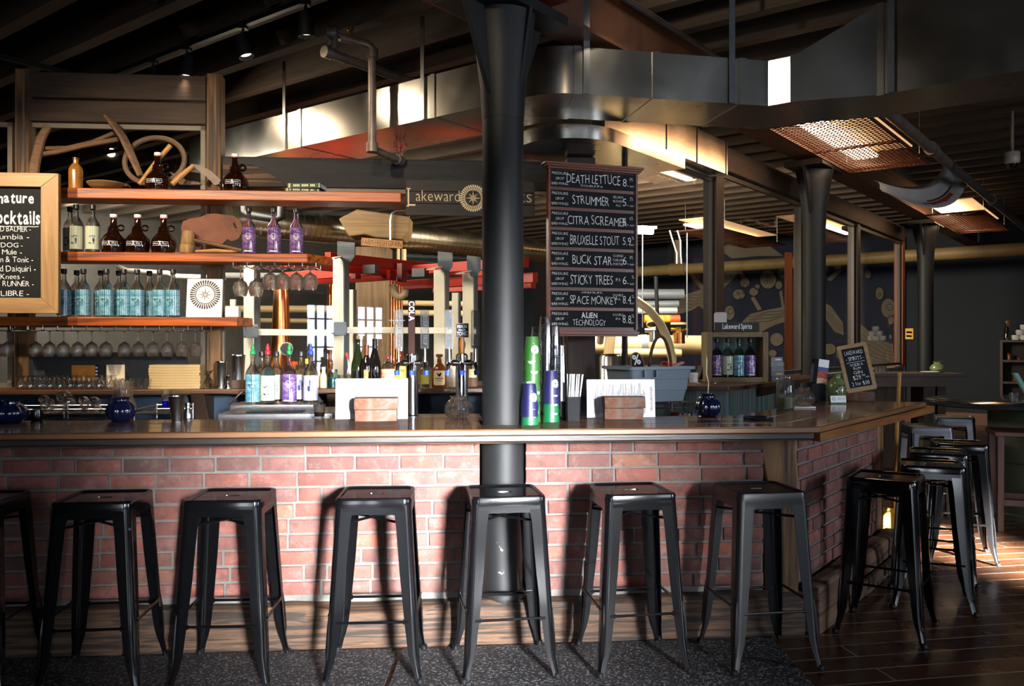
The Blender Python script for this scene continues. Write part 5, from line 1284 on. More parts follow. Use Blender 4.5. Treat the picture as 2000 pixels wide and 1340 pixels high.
polys = [[(1322, 614), (1324, 592), (1334, 576), (1350, 572), (1374, 563), (1376, 606), (1365, 597), (1352, 606), (1336, 611)], [(1404, 572), (1404, 522), (1456, 525), (1445, 531), (1430, 546), (1418, 558)],
         [(1450, 628), (1466, 613), (1500, 605), (1536, 598), (1536, 628), (1515, 634), (1500, 641), (1480, 652), (1462, 642)], [(1400, 485), (1440, 470), (1500, 478), (1530, 500), (1480, 500), (1430, 505)],
         [(1604, 588), (1622, 597), (1646, 630), (1648, 655), (1630, 648), (1612, 622), (1604, 615)], [(1674, 628), (1690, 640), (1712, 662), (1744, 672), (1748, 725), (1690, 725), (1674, 700)],
         [(1466, 582), (1473, 579), (1488, 604), (1480, 607)], [(1338, 530), (1345, 526), (1376, 560), (1372, 568)], [(1440, 530), (1447, 528), (1458, 545), (1452, 548)], [(1522, 570), (1527, 566), (1532, 600), (1527, 600)], [(1615, 545), (1640, 522), (1646, 528), (1622, 550)]]
for p in polys: blobp(p)
ells = [(1500, 546, 17, 19), (1455, 552, 10, 11), (1443, 575, 13, 11), (1472, 570, 10, 9), (1479, 560, 6, 6), (1521, 557, 8, 9), (1531, 533, 13, 12), (1425, 611, 11, 15), (1517, 663, 14, 14), (1509, 690, 9, 8), (1523, 711, 9, 11), (1610, 527, 10, 9), (1636, 521, 8, 8), (1680, 531, 8, 9), (1695, 536, 7, 9), (1718, 573, 9, 13), (1735, 602, 15, 20), (1620, 682, 14, 12), (1642, 690, 10, 14), (1740, 625, 7, 10)]
for i, (x, y, a, b) in enumerate(ells): mb.flat(ell(x, y, a, b), lambda x, y: mw(x, y, .007+.0006*i), 0)
mb.build('painted_shapes', MCRE, t, recalc=False)
mb = MB()
for i, (x, y, a, b) in enumerate(ells):
    o = ell(x, y, a, b, 26); n_ = ell(x, y, a-1.3, b-1.3, 26); mb.add([mw(*p, .0196) for p in o]+[mw(*p, .0196) for p in n_], [(k, (k+1) % 26, 26+(k+1) % 26, 26+k) for k in range(26)])
for x, y, r in ((1500, 541, 3.5), (1496, 551, 4), (1506, 550, 4), (1442, 573, 3), (1452, 572, 2.5), (1446, 583, 2.5), (1455, 557, 5), (1427, 608, 6), (1718, 576, 3.5), (1738, 600, 7)):
    o = ell(x, y, r, None, 18); n_ = ell(x, y, r-1.1, None, 18); mb.add([mw(*p, .0202) for p in o]+[mw(*p, .0202) for p in n_], [(k, (k+1) % 18, 18+(k+1) % 18, 18+k) for k in range(18)])
def grain(x0, x1, y, sl, n, dy):
    for k in range(n):
        pts = [(x0+(x1-x0)*i/8, y+dy*k+sl*i/8*(x1-x0)+2*math.sin(i*1.1+k)) for i in range(9)]
        mb.add([mw(px, py, .0204) for px, py in pts]+[mw(px, py+.7, .0204) for px, py in pts], [(i, i+1, 10+i, 9+i) for i in range(8)])
grain(1328, 1372, 582, -.2, 5, 5); grain(1462, 1534, 618, -.2, 4, 5); grain(1406, 1430, 535, -.3, 4, 6); grain(1678, 1745, 650, .45, 5, 8); grain(1606, 1645, 600, .9, 3, 6)
mb.build('painted_lines', MLINE, t, recalc=False)
# ================================================================ behind the bar: steel units, racks, bottles
t = thing('steel_bar_unit', 'stainless steel under bar unit with a raised bottle rail', 'unit', (0, 0, 0), 0)
def ublock(nm, px0, px1, va, vb, z0, z1, m, b=.004):
    u0, u1 = baru(px0, va), baru(px1, va); mb = MB(); mb.box(((u0+u1)/2, (va+vb)/2, (z0+z1)/2), (u1-u0, vb-va, z1-z0)); return mb.build(nm, m, t, bar(0, 0), A, b)
ublock('cabinet_body', 425, 940, .40, 1.0, 0.02, 1.0, STEEL); ublock('deck', 425, 650, .45, .90, 1.0, 1.053, STEEL); ublock('bottle_rail', 448, 618, .92, 1.22, 1.0, 1.066, STEEL)
ublock('drip_tray', 690, 942, .345, .62, 1.0, 1.030, STEEL); ublock('ice_lid', 480, 590, .50, .62, 1.0532, 1.057, BLKMATTE)
mb = MB(); o = [onbar(448, .95, 1.066), onbar(452, 1.0, 1.075), onbar(470, 1.2, 1.12), onbar(480, 1.25, 1.125)]; mb.tube(o, .006, 8); mb.build('side_rail', CHROME, t)
GRNP = mat('green_pourer', hx('#1f8a4c'), .4); REDP = mat('red_pourer', hx('#c9242b'), .4); BLUP = mat('blue_pourer', hx('#23409a'), .4)
g = 'spirit bottles on the steel rail'; zr = 1.0662
for kind, px, v, lb, po in (('teal', 494, .985, 'teal label bottle with a green pourer at the left end of the steel rail', GRNP), ('teal', 512, 1.10, 'teal label bottle with black stopper, second from the left on the steel rail', None),
                            ('white', 523, .985, 'cream label bottle with a red pourer on the steel rail', REDP), ('white', 540, 1.10, 'cream label bottle with black stopper on the steel rail', None),
                            ('purple', 565, .985, 'purple bottle with a green pourer on the steel rail', GRNP), ('navy', 588, 1.10, 'clear bottle with violet print and black stopper on the steel rail', None),
                            ('navy', 607, .985, 'clear bottle with violet print and a blue pourer at the right end of the rail', BLUP)):
    put_spirit(kind, px, v, zr, lb, g, po, rot=random.uniform(-.1, .1))
# bottles along the ledge to the right
def bottle(name, label, px, v, prof, m, parts, z=LZ, group='bottles on the ledge', n=20):
    t = thing(name, label, 'bottle', Z0(px, v, z), A, group); mb = MB(); mb.lathe(prof, n=n); mb.build('bottle_body', m, t)
    for nm, pf, mm in parts: mb = MB(); mb.lathe(pf, n=n); mb.build(nm, mm, t)
    return t
def band(r, z0, z1): return [(r, z0), (r+.0012, z0+.0005), (r+.0012, z1-.0005), (r, z1)]
def label_patch(t, R, a, z0, z1, m, txt=(), tm=None, name='bottle_label'):
    f = wrap(R+.002); mb = MB(); k = 10; vs = []
    for i in range(k+1):
        x = -a+2*a*i/k
        for z in (z0, z1): vs.append(((R+.0014)*math.sin(x/R), -(R+.0014)*math.cos(x/R), z))
    mb.add(vs, [(2*i, 2*i+2, 2*i+3, 2*i+1) for i in range(k)], 0, True)
    for st, s, z in txt: mb.text(st, s, f, 1, 0, z, bold=1)
    mb.build(name, [m, tm or BLK], t, recalc=False)
DKG = mat('dark_green_glass', (.012, .018, .006), .06, 0, 0, coat=.6); DKB = mat('black_glass', (.008, .006, .006), .06, 0, 0, coat=.6)
WP = [(0, 0), (.036, 0), (.0385, .006), (.0385, .165), (.034, .19), (.020, .225), (.0145, .25), (.014, .30), (.0155, .302), (.0155, .315), (0, .315)]
WB = [(0, 0), (.042, 0), (.0445, .006), (.044, .12), (.040, .16), (.028, .205), (.0165, .245), (.014, .29), (.0155, .292), (.0155, .315), (0, .315)]
t = bottle('wine_bottle', 'dark green wine bottle with a cork, left of the three behind the menu', 699, 1.52, WB, DKG, [('cork', [(0, .314), (.011, .314), (.0115, .338), (0, .339)], WOODB)])
label_patch(t, .044, .03, .04, .11, DKB)
t = bottle('wine_bottle', 'dark wine bottle with a copper coloured neck foil behind the menu', 716, 1.44, [(r*.95, z*.87) for r, z in WP], DKB, [('foil', [(.0142, .205), (.0152, .206), (.0152, .277), (0, .278)], mat('copper_foil', hx('#7a4526'), .4, .4))])
label_patch(t, .037, .014, .05, .12, mat('tan_label', hx('#b89a64'), .6))
t = bottle('wine_bottle', 'dark wine bottle with a black capsule, right of the three behind the menu', 732, 1.52, WB, DKB, [('foil', [(.0146, .255), (.0162, .256), (.0162, .318), (0, .319)], BLKMATTE)])
ORB = blotch('orange_bottle_label', [(.35, hx('#d06a2c')), (.5, hx('#e9c7a0')), (.62, hx('#c9572a')), (.7, hx('#8fb0c4'))], 30, .4)
t = bottle('liqueur_bottle', 'flip top bottle with an orange and white label behind the menu', 758, 1.5, [(0, 0), (.044, 0), (.046, .006), (.046, .12), (.034, .15), (.015, .17), (.0145, .19), (0, .19)], GLS, [('label_band', band(.046, .01, .122), ORB), ('stopper', [(0, .19), (.013, .19), (.013, .203), (0, .206)], REDP)])
mb = MB(); mb.tube([(.018, 0, .175), (.02, 0, .205), (.010, 0, .228), (-.010, 0, .228), (-.02, 0, .205), (-.018, 0, .175)], .002, 6); mb.build('wire_bail', STEEL, t)
YEL = mat('yellow_label', hx('#c9a832'), .5, 0, .08)
t = bottle('liqueur_bottle', 'dark amber bottle with a large yellow label beside the cola tap', 783, 1.5, [(0, 0), (.044, 0), (.045, .005), (.045, .15), (.040, .17), (.018, .20), (.0155, .24), (0, .24)], mat('brown_liquor', (.09, .018, .006), .1, 0, 0, coat=.6), [('stopper', [(0, .24), (.016, .24), (.016, .262), (0, .263)], STEEL)])
label_patch(t, .045, .045, .01, .14, YEL, (('LITTLE', .013, .105),))
t = bottle('liqueur_bottle', 'clear bottle with a yellow green label between the two tap towers', 832, 1.5, [(0, 0), (.041, 0), (.043, .005), (.043, .10), (.036, .125), (.014, .145), (.0135, .17), (0, .17)], GLS, [('stopper', [(0, .17), (.015, .17), (.015, .185), (0, .186)], CAPB)])
label_patch(t, .043, .036, .025, .085, mat('lime_label', hx('#b9b45a'), .5), (), mat('green_print', hx('#2f6b35'), .5))
t = bottle('liqueur_bottle', 'yellow label bottle mostly hidden behind the left tap tower', 812, 1.56, [(0, 0), (.038, 0), (.04, .005), (.04, .13), (.015, .165), (.0135, .19), (0, .19)], GLS, [('label_band', band(.04, .02, .10), YEL)])
t = thing('whiskey_bottle', 'square shouldered whiskey bottle with a cream rooster label between the taps', 'bottle', Z0(858, 1.47, LZ), A, 'bottles on the ledge')
mb = MB(); rings = []
for w, d_, z in ((.084, .055, 0), (.092, .062, .006), (.094, .064, .11), (.088, .058, .128), (.05, .04, .152), (.03, .03, .162), (.028, .028, .185)): rings.append([(x, y, z) for x, y in rrect(w, d_, min(w, d_)*.35, 5)])
mb.loft(rings); mb.build('bottle_body', mat('amber_liquor', (.16, .045, .012), .08, 0, 0, coat=.6), t)
mb = MB(); mb.cyl((0, 0, .185), (0, 0, .20), .012, None, 14); mb.cyl((0, 0, .20), (0, 0, .218), .022, None, 16, mi=1); mb.build('cork_stopper', [WOODB, mat('brown_cork', hx('#6b4526'), .6)], t)
mb = MB(); f = front(0, -.0335, 0); mb.flat([(x, y+.065) for x, y in rrect(.072, .095, .012)], f, 0); f2 = front(0, -.0342, 0)
mb.flat([(-.012, .086), (-.016, .098), (-.008, .094), (.0, .088), (.006, .098), (.012, .096), (.014, .090), (.008, .080), (.004, .074), (-.004, .074)], f2, 1)
mb.text('ONE FOOT COCK', .0085, f2, 1, 0, .056, w=.055, bold=1); mb.flat([(-.02, .046), (.02, .046), (.02, .048), (-.02, .048)], f2, 1)
mb.build('bottle_label', [mat('cream_whiskey_label', hx('#d9c49a'), .5), BLK], t, recalc=False)
mb = MB(); rings = []
for i, (w, d_) in enumerate(((.03, .02), (.04, .03), (.045, .025), (.035, .03), (.045, .022), (.03, .02))): rings.append([(x+.004*math.sin(i*2.1), y, .036*i) for x, y in rrect(w*1.7, d_*1.5, d_*.5, 4)])
mb.loft(rings); tag(mb.build('plastic_bag', mat('clear_bag', hx('#b9a988'), .25, 0, .2, 25), None, Z0(882, 1.55, LZ), A), 'crinkled clear bag standing between the whiskey and the right tap tower', 'bag')
t = bottle('liqueur_bottle', 'tall bottle of pale pink liqueur with a tan label, beside the column', 923, 1.5, [(0, 0), (.034, 0), (.036, .005), (.036, .125), (.030, .15), (.016, .175), (.015, .23), (0, .23)], GLS, [('liqueur', [(0, .003), (.0335, .004), (.0335, .06), (0, .06)], mat('pink_liqueur', hx('#d9a88f'), .3))])
label_patch(t, .036, .026, .065, .12, mat('tan_label', hx('#b89a64'), .6))
t = bottle('syrup_bottle', 'small cream syrup bottle beside the steel rail, in front', 632, 1.48, [(0, 0), (.02, 0), (.022, .004), (.022, .075), (.011, .10), (.010, .12), (0, .12)], mat('cream_syrup', hx('#c9c08a'), .35), [('cap', [(0, .12), (.012, .12), (.012, .135), (0, .136)], WHITE)])
dup(t, Z0(622, 1.56, LZ), A, 'small cream syrup bottle beside the steel rail, behind')
bottle('syrup_bottle', 'bottle with a yellow cap behind the violet printed bottles', 600, 1.40, [(0, 0), (.03, 0), (.032, .004), (.032, .10), (.012, .14), (.011, .16), (0, .16)], GLS, [('cap', [(0, .16), (.014, .16), (.014, .19), (0, .191)], mat('yellow_cap', hx('#d9a51f'), .4))])
bottle('syrup_bottle', 'bottle with an orange cap behind the purple pourer bottle', 575, 1.42, [(0, 0), (.03, 0), (.032, .004), (.032, .10), (.016, .13), (.015, .15), (0, .15)], GLS, [('cap', [(0, .15), (.02, .15), (.02, .172), (0, .173)], mat('orange_cap', hx('#d95a1f'), .4))])
t = bottle('glass_jar', 'aqua glass jar with a dark lid left of the white menu', 650, 1.44, [(0, 0), (.034, 0), (.036, .006), (.036, .085), (.028, .10), (.028, .105), (0, .105)], glass('aqua_glass', (.62, .88, .84), .04, .3, 1.3), [('lid', [(0, .105), (.03, .105), (.03, .122), (0, .123)], DARKSTEEL), ('contents', [(0, .004), (.03, .004), (.03, .07), (0, .07)], mat('dark_contents', hx('#14222b'), .4))])
for px, v, lb in ((668, 1.44, 'small clear glass on the ledge behind the left edge of the menu'), (681, 1.5, 'small clear glass on the ledge just left of the wine bottles')):
    mb = MB(); mb.lathe([(0, 0), (.024, 0), (.03, .03), (.022, .055), (.028, .085), (.0265, .085), (.02, .055), (.027, .03), (0, .008)], n=18); tag(mb.build('cut_glass', CLEAR, None, Z0(px, v, LZ), A), lb, 'glass', 'small glasses by the wine')
t = thing('bar_whisk', 'wire whisk with a red handle end standing by the wine bottles', 'whisk', Z0(682, 1.60, LZ), A)
mb = MB()
for i in range(5): mb.tube([(.004*(i-2), 0, .01), (.010*(i-2), 0, .06), (.003*(i-2), 0, .13), (-.01, 0, .19)], .0016, 5)
mb.build('wires', STEEL, t); mb = MB(); mb.tube([(-.010, 0, .185), (-.014, 0, .205), (-.02, 0, .225)], [.006, .011, .008], 8); mb.build('red_tip', REDP, t)

# ---- beer taps
ACR = glass('acrylic_handle', (.72, .73, .72), .3, .3, .8); ACRF = mat('acrylic_edge', hx('#b9bcb9'), .2, 0, .05)
def faucet(t, x, y, z, ang):
    d_ = Vector((math.sin(ang), -math.cos(ang), 0)); p = Vector((x, y, z))
    mb = MB(); mb.tube([p, p+d_*.045, p+d_*.06+Vector((0, 0, -.012)), p+d_*.068+Vector((0, 0, -.05))], [.012, .013, .012, .008], 10); mb.cyl(p+d_*.045+Vector((0, 0, .0)), p+d_*.045+Vector((0, 0, .05)), .010, .007, 10); o = mb.build('faucet', CHROME, t)
    q = p+d_*.068+Vector((0, 0, -.062)); mb = MB(); mb.cyl(q, q+Vector((0, 0, .024)), .013, .015, 10); mb.build('spout_cap', BLUP, o)
    return p+d_*.045+Vector((0, 0, .048))
def acrylic(name, label, c, rot, extra=None):
    t = thing(name, label, 'handle', c, rot, 'beer tap handles')
    mb = MB(); mb.cyl((0, 0, 0), (0, 0, .03), .008, .006, 10); mb.build('ferrule', CHROME, t)
    mb = MB(); M = Matrix.Rotation(pi/2, 4, 'X'); mb.prism([(x, y+.13) for x, y in rrect(.044, .205, .008)], -.008, .008, 0, M); mb.build('paddle', ACR, t)
    f = lambda x, z: (x, -.0088, z); mb = MB(); o_ = [(x, y+.13) for x, y in rrect(.036, .19, .005)]; i_ = [(x, y+.13) for x, y in rrect(.032, .186, .004)]; n_ = len(o_)
    mb.add([f(*p) for p in o_]+[f(*p) for p in i_], [(k, (k+1) % n_, n_+(k+1) % n_, n_+k) for k in range(n_)])
    fv = lambda x, z: (z, -.0090, .135-x)
    mb.text('PRESSURE', .018, fv, 0, -.040, -.006, w=.09, bold=1); mb.text('DROP', .018, fv, 0, .06, -.006, w=.05, bold=1)
    if extra:
        for k in range(4): mb.flat([(-.016+.0085*k, .036), (-.010+.0085*k, .036), (-.010+.0085*k, .045+.002*(k % 2)), (-.016+.0085*k, .046)], f)
    mb.build('paddle_print', mat('dark_print', hx('#33373a'), .5), t, recalc=False)
    return t
def tower(px, label, mid):
    b = onbar(px, .45, 1.0302); t = thing('beer_tower', label, 'tap', b, A, 'chrome beer towers')
    mb = MB(); mb.lathe([(0, 0), (.043, 0), (.043, .006), (.032, .012), (.032, .325), (.022, .335), (0, .338)], n=26); mb.build('tower_column', CHROME, t)
    mb = MB(); mb.tube([(-.052, -.012, .285), (.052, -.012, .285)], .017, 12); mb.build('cross_arm', CHROME, t)
    out = []
    for x, y, an in ((-.052, -.02, -.35), (0, -.025, 0), (.052, -.02, .35)): out.append(b+Matrix.Rotation(A, 3, 'Z') @ faucet(t, x, y, .285, an))
    return out
p1_ = tower(805, 'chrome beer tower with the brown cola handle', 0); p2_ = tower(902, 'chrome beer tower with the tonic sign, next to the column', 1)
acrylic('tap_handle', 'clear acrylic tap handle left of the cola handle', p1_[0]+Vector((0, 0, -.002)), A+.3); acrylic('tap_handle', 'clear acrylic tap handle right of the cola handle', p1_[2]+Vector((0, 0, -.002)), A-.1)
acrylic('tap_handle', 'clear acrylic tap handle left of the tonic sign', p2_[0]+Vector((0, 0, -.002)), A); acrylic('tap_handle', 'clear acrylic tap handle right of the tonic sign, lettered at its foot', p2_[2]+Vector((0, 0, -.002)), A, True)
t = thing('tap_handle', 'long brown cola tap handle with vertical lettering', 'handle', p1_[1]+Vector((0, 0, -.002)), A, 'beer tap handles')
mb = MB(); mb.box((0, 0, .14), (.036, .014, .28)); mb.build('paddle', mat('cola_brown', hx('#2c1710'), .7, spec=.2), t, bevel=.003)
mb = MB(); fv = lambda x, z: (z, -.0075, .225-x); mb.text('COLA', .026, fv, 0, 0, -.013, w=.10, bold=1); mb.build('lettering', CHALK, t, recalc=False)
t = thing('tap_handle', 'turned wooden tap handle with a small blackboard reading house made tonic', 'handle', p2_[1]+Vector((0, 0, -.002)), A, 'beer tap handles')
mb = MB(); mb.lathe([(0, 0), (.010, 0), (.014, .012), (.012, .02), (.018, .045), (.017, .06), (.010, .078), (.012, .088), (0, .09)], n=18); mb.build('turned_grip', wood('turned_grip_wood', hx('#a5672c'), hx('#7a4519'), 2, .3, 2, .1), t)
mb = MB(); mb.box((0, 0, .125), (.068, .010, .074)); mb.build('sign_back', MAH, t); mb = MB(); mb.box((0, -.004, .125), (.060, .006, .066)); mb.build('sign_face', CHALKB, t)
mb = MB(); f = front(0, -.0078, 0); mb.text('HOUSE', .014, f, 0, 0, .138, w=.05, bold=1, jit=1); mb.text('MADE', .010, f, 0, 0, .122, w=.036, bold=1, jit=1); mb.text('TONIC', .019, f, 0, 0, .098, w=.054, bold=1, jit=1); mb.build('chalk_lettering', CHALK, t, recalc=False)

# ---- wire racks of glasses behind the bar
t = thing('rack_cabinet', 'low dark cabinet carrying the wire glass racks', 'cabinet', bar(0, 0), A)
u0, u1 = baru(-120, .45), baru(420, .45); mb = MB(); mb.box(((u0+u1)/2, .68, .46), (u1-u0, .5, .92)); mb.build('cabinet_body', DARKSTEEL, t)
def wire_rack(px0, px1, v0_, v1_, z, label):
    t = thing('wire_rack', label, 'rack', bar(0, 0), A, 'wire glass racks'); u0, u1 = baru(px0, v0_), baru(px1, v0_)
    for zz, nm in ((z+.13, 'top_shelf'), (z+.006, 'bottom_shelf')):
        mb = MB()
        for v in (v0_, v1_): mb.tube([(u0, v, zz), (u1, v, zz)], .003, 6); mb.tube([(u0, v, zz+.022), (u1, v, zz+.022)], .003, 6)
        for x in (u0, u1): mb.tube([(x, v0_, zz), (x, v1_, zz)], .003, 6); mb.tube([(x, v0_, zz+.022), (x, v1_, zz+.022)], .003, 6)
        n_ = int((u1-u0)/.025)
        for i in range(n_): x = u0+(u1-u0)*i/n_; mb.tube([(x, v0_, zz+(.022 if i % 2 else 0)), (x+(u1-u0)/n_, v0_, zz+(0 if i % 2 else .022))], .0017, 4); mb.tube([(x, v0_, zz), (x, v1_, zz)], .0015, 4)
        mb.build(nm, STEEL, t)
    mb = MB()
    for x in (u0, u1):
        for v in (v0_, v1_): mb.cyl((x, v, z), (x, v, z+.16), .006, None, 8)
    mb.build('rack_post', STEEL, t)
zr_ = .921
wire_rack(-60, 66, .50, .85, zr_, 'wire rack at the far left behind the bar top'); wire_rack(74, 212, .50, .85, zr_, 'wire rack packed with glasses left of the blue vase'); wire_rack(262, 338, .50, .85, zr_, 'wire rack of cobalt based tumblers right of the blue vase')
tum = None; g = 'tumblers on the bottom of the wire rack'
for c in range(11):
    for r in range(2):
        px = 82+12.2*c+(5 if r else 0); loc = Z0(px, .54+.09*r, zr_+.010); lb = 'tumbler low on the packed rack, %s from the left in %s row' % (ORD[c], ('front', 'back')[r])
        if tum is None:
            mb = MB(); mb.lathe([(0, 0), (.013, 0), (.0155, .095), (.0145, .095), (.0118, .008), (0, .006)], n=14); tum = tag(mb.build('tumbler', CLEAR2, None, loc), lb, 'glass', g)
        else: dup(tum, loc, A, lb, g)
jg = None; g = 'stemmed glasses heaped on the wire rack'; rj = random.Random(11)
for c in range(14):
    r = c % 2; px = 88+8.8*c; loc = Z0(px, .56+.1*r, zr_+.158+.024*(c % 3 == 1)); lb = 'small stemmed glass lying on the packed wire rack, %s from the left' % ORD[c]
    if jg is None:
        mb = MB(); mb.lathe([(0, 0), (.024, .001), (.024, .003), (.004, .006), (.0035, .03), (.012, .036), (.0225, .055), (.0235, .07), (.020, .088), (.0188, .088), (.022, .07), (.011, .04), (0, .036)], n=14); jg = tag(mb.build('stemmed_glass', CLEAR2, None, loc), lb, 'glass', g); o = jg
    else: o = dup(jg, loc, 0, lb, g)
    o.rotation_euler = (1.45+rj.uniform(-.35, .35), rj.uniform(-.3, .3), rj.uniform(-.6, .6)); o.location.z += .012
cb = None; g = 'cobalt based tumblers'; COB = mat('cobalt_glass', hx('#0d0a8a'), .1, 0, 0, coat=.5)
for i, (px, v, z) in enumerate(((284, .54, zr_+.010), (306, .54, zr_+.010), (326, .54, zr_+.010), (325, .62, zr_+.158))):
    lb = 'cobalt based tumbler '+('left of three at the bottom of the rack', 'in the middle of the rack', 'right of three at the bottom of the rack', 'alone on the top of the right hand rack')[i]; loc = Z0(px, v, z)
    if cb is None:
        cb = thing('cobalt_tumbler', lb, 'glass', loc, A, g); mb = MB(); mb.lathe([(.024, .034), (.0265, .09), (.0255, .09), (.023, .034)], n=18); mb.build('glass_wall', CLEAR, cb); mb = MB(); mb.lathe([(0, 0), (.021, 0), (.024, .034), (0, .034)], n=18); mb.build('cobalt_base', COB, cb)
    else: dup(cb, loc, A, lb, g)

# ================================================================ on the bar top
def on(px, py): return PH(px, py, CZ+.0004)
NAVYG = mat('navy_glass', (.006, .010, .040), .10, 0, 0, coat=.8)
def ribvase(name, label, px, py, R, m, group, s=1):
    R *= s; prof = [(0, .002), (R*.55, .0), (R*.72, .006), (R*.92, .025*s), (R, .047*s), (R*.93, .072*s), (R*.70, .092*s), (R*.56, .100*s), (R*.55, .108*s), (R*.63, .116*s), (R*.60, .116*s), (R*.52, .108*s), (R*.53, .10*s), (R*.66, .09*s), (R*.88, .07*s), (R*.94, .047*s), (R*.86, .026*s), (R*.6, .010), (0, .008)]
    mb = MB(); mb.lathe(prof, n=72, rib=(12, .055, R*.9)); return tag(mb.build(name, m, None, on(px, py)), label, 'vase', group)
g = 'ribbed round vases on the bar'
ribvase('ribbed_vase', 'dark blue ribbed round vase at the left on the bar top', 236, 822, .068, NAVYG, g); ribvase('ribbed_vase', 'dark blue ribbed round vase at the right, with white cable behind it', 1383, 813, .064, NAVYG, g)
ribvase('ribbed_vase', 'clear glass ribbed round vase in front of the right tap tower', 895, 818, .068, CLEAR, g)
ribvase('ribbed_vase', 'dark blue ribbed bowl cut off by the left edge of the photo', 18, 824, .09, NAVYG, g, .9)
t = thing('glass_carafe', 'clear bell shaped glass behind the left blue vase', 'glass', on(240, 815))
mb = MB(); mb.lathe([(0, 0), (.05, 0), (.068, .03), (.066, .06), (.05, .10), (.044, .14), (.048, .19), (.046, .19), (.042, .14), (.047, .10), (.063, .06), (.06, .02), (0, .006)], n=30); mb.build('glass_body', CLEAR, t)
mb = MB(); mb.lathe([(.0475, .184), (.050, .186), (.050, .192), (.0465, .193)], n=30); mb.build('rim', CLEAR, t)
mb = MB(); mb.lathe([(0, 0), (.026, 0), (.042, .120), (.0435, .122), (.041, .122), (.025, .006), (0, .005)], n=28); tag(mb.build('mixing_tin', STEEL, None, on(346, 822)), 'polished steel mixing tin on the bar top left of the bottle rail', 'tin')
mb = MB(); mb.lathe([(0, 0), (.022, 0), (.0225, .03), (.012, .05), (.012, .062), (.016, .066), (.014, .078), (0, .08)], n=18); tag(mb.build('salt_shaker', STEEL, None, on(367, 817)), 'small steel shaker behind the mixing tin', 'shaker')
mb = MB(); mb.lathe([(0, 0), (.025, 0), (.031, .026), (.027, .055), (.018, .058), (0, .055)], n=18); tag(mb.build('black_cup', BLK, None, on(72, 822)), 'small black cup left of the wire racks', 'cup')
t = thing('shot_glass', 'clear glass with a dark drink beside the white menu', 'glass', on(624, 817))
mb = MB(); mb.lathe([(0, 0), (.024, 0), (.0325, .072), (.031, .072), (.0235, .012), (0, .010)], n=22); mb.build('glass_body', CLEAR, t)
mb = MB(); mb.lathe([(0, .0105), (.023, .0105), (.0265, .032), (0, .032)], n=20); mb.build('drink', mat('dark_drink', hx('#1c1410'), .15), t)
# menus propped between bricks
CLAYB = blotch('old_brick', [(.3, hx('#553222')), (.45, hx('#6b4a39')), (.58, hx('#655b54')), (.7, hx('#6f4b39'))], 14, .9)
def one_brick(px0, px1, d, z, label, dz=0, dx=0, rz=0):
    c = P((px0+px1)/2, 700, d); mb = MB(); r = random.Random(int(px0*7+z*100)); w = (px1-px0)/F*d
    prof = [(-w/2, 0), (w/2, 0), (w/2, .057), (-w/2, .057)]
    mb.loft([[(x+r.uniform(-.003, .003), y, zz+r.uniform(-.002, .002)*(zz > 0)) for x, zz in prof] for y in (-.05, -.02, .02, .05)], sm=False)
    return tag(mb.build('red_brick', CLAYB, None, (c.x+dx, d, z), A+rz, .004), label, 'brick', 'bricks holding the menus and sign')
def menu(px0, px1, pt, pb, label, d, flip, group='printed menus between bricks'):
    s = d/F; w = (px1-px0)*s; h = (pb-pt)*s; c = P((px0+px1)/2, pb, d); t = thing('paper_menu', label, 'menu', (c.x, d, CZ+.0005), A, group)
    mb = MB(); M = Matrix.Rotation(-.08, 4, 'X'); mb.box((0, 0, h/2), (w, .0025, h), 0, 0, M); mb.build('sheet', PAPER, t)
    f = lambda x, z: tuple(M @ Vector((x, -.0019, z))); mb = MB(); r = random.Random(3)
    n_ = 46
    for i in range(n_):
        x = -w*.40+w*.76*i/n_+(.03*w if not flip else 0); z0_ = h*r.uniform(.06, .14); z1_ = h*r.uniform(.60, .90)
        mb.flat([(x, z0_), (x+.0028, z0_), (x+.0028, z1_), (x, z1_)], f)
    mb.build('printed_lines', mat('grey_print', hx('#5a5b64'), .7), t, recalc=False)
    fv = (lambda x, z: tuple(M @ Vector((w*.43+z, -.0021, h*.48-x)))) if flip else (lambda x, z: tuple(M @ Vector((-w*.44-z, -.0021, h*.45+x))))
    mb = MB(); mb.text('BUFFALO\'S BEST KITCHEN', .010, fv, 0, 0, 0, w=h*.62, bold=1); mb.build('red_heading', mat('red_print', hx('#8a2a3a'), .6), t, recalc=False)
menu(656, 796, 741, 820, 'bright white menu held up by two bricks left of the beer taps', 4.26, False); menu(1146, 1281, 741, 815, 'white printed menu held up by two bricks right of the straws', 4.36, True)
one_brick(695, 775, 4.17, CZ+.0006, 'lower brick in front of the bright white menu'); one_brick(693, 777, 4.17, CZ+.0585, 'upper brick in front of the bright white menu', rz=.02)
one_brick(1180, 1254, 4.27, CZ+.0006, 'lower brick in front of the right hand menu', rz=-.1); one_brick(1178, 1258, 4.27, CZ+.0585, 'upper brick in front of the right hand menu', rz=-.06)
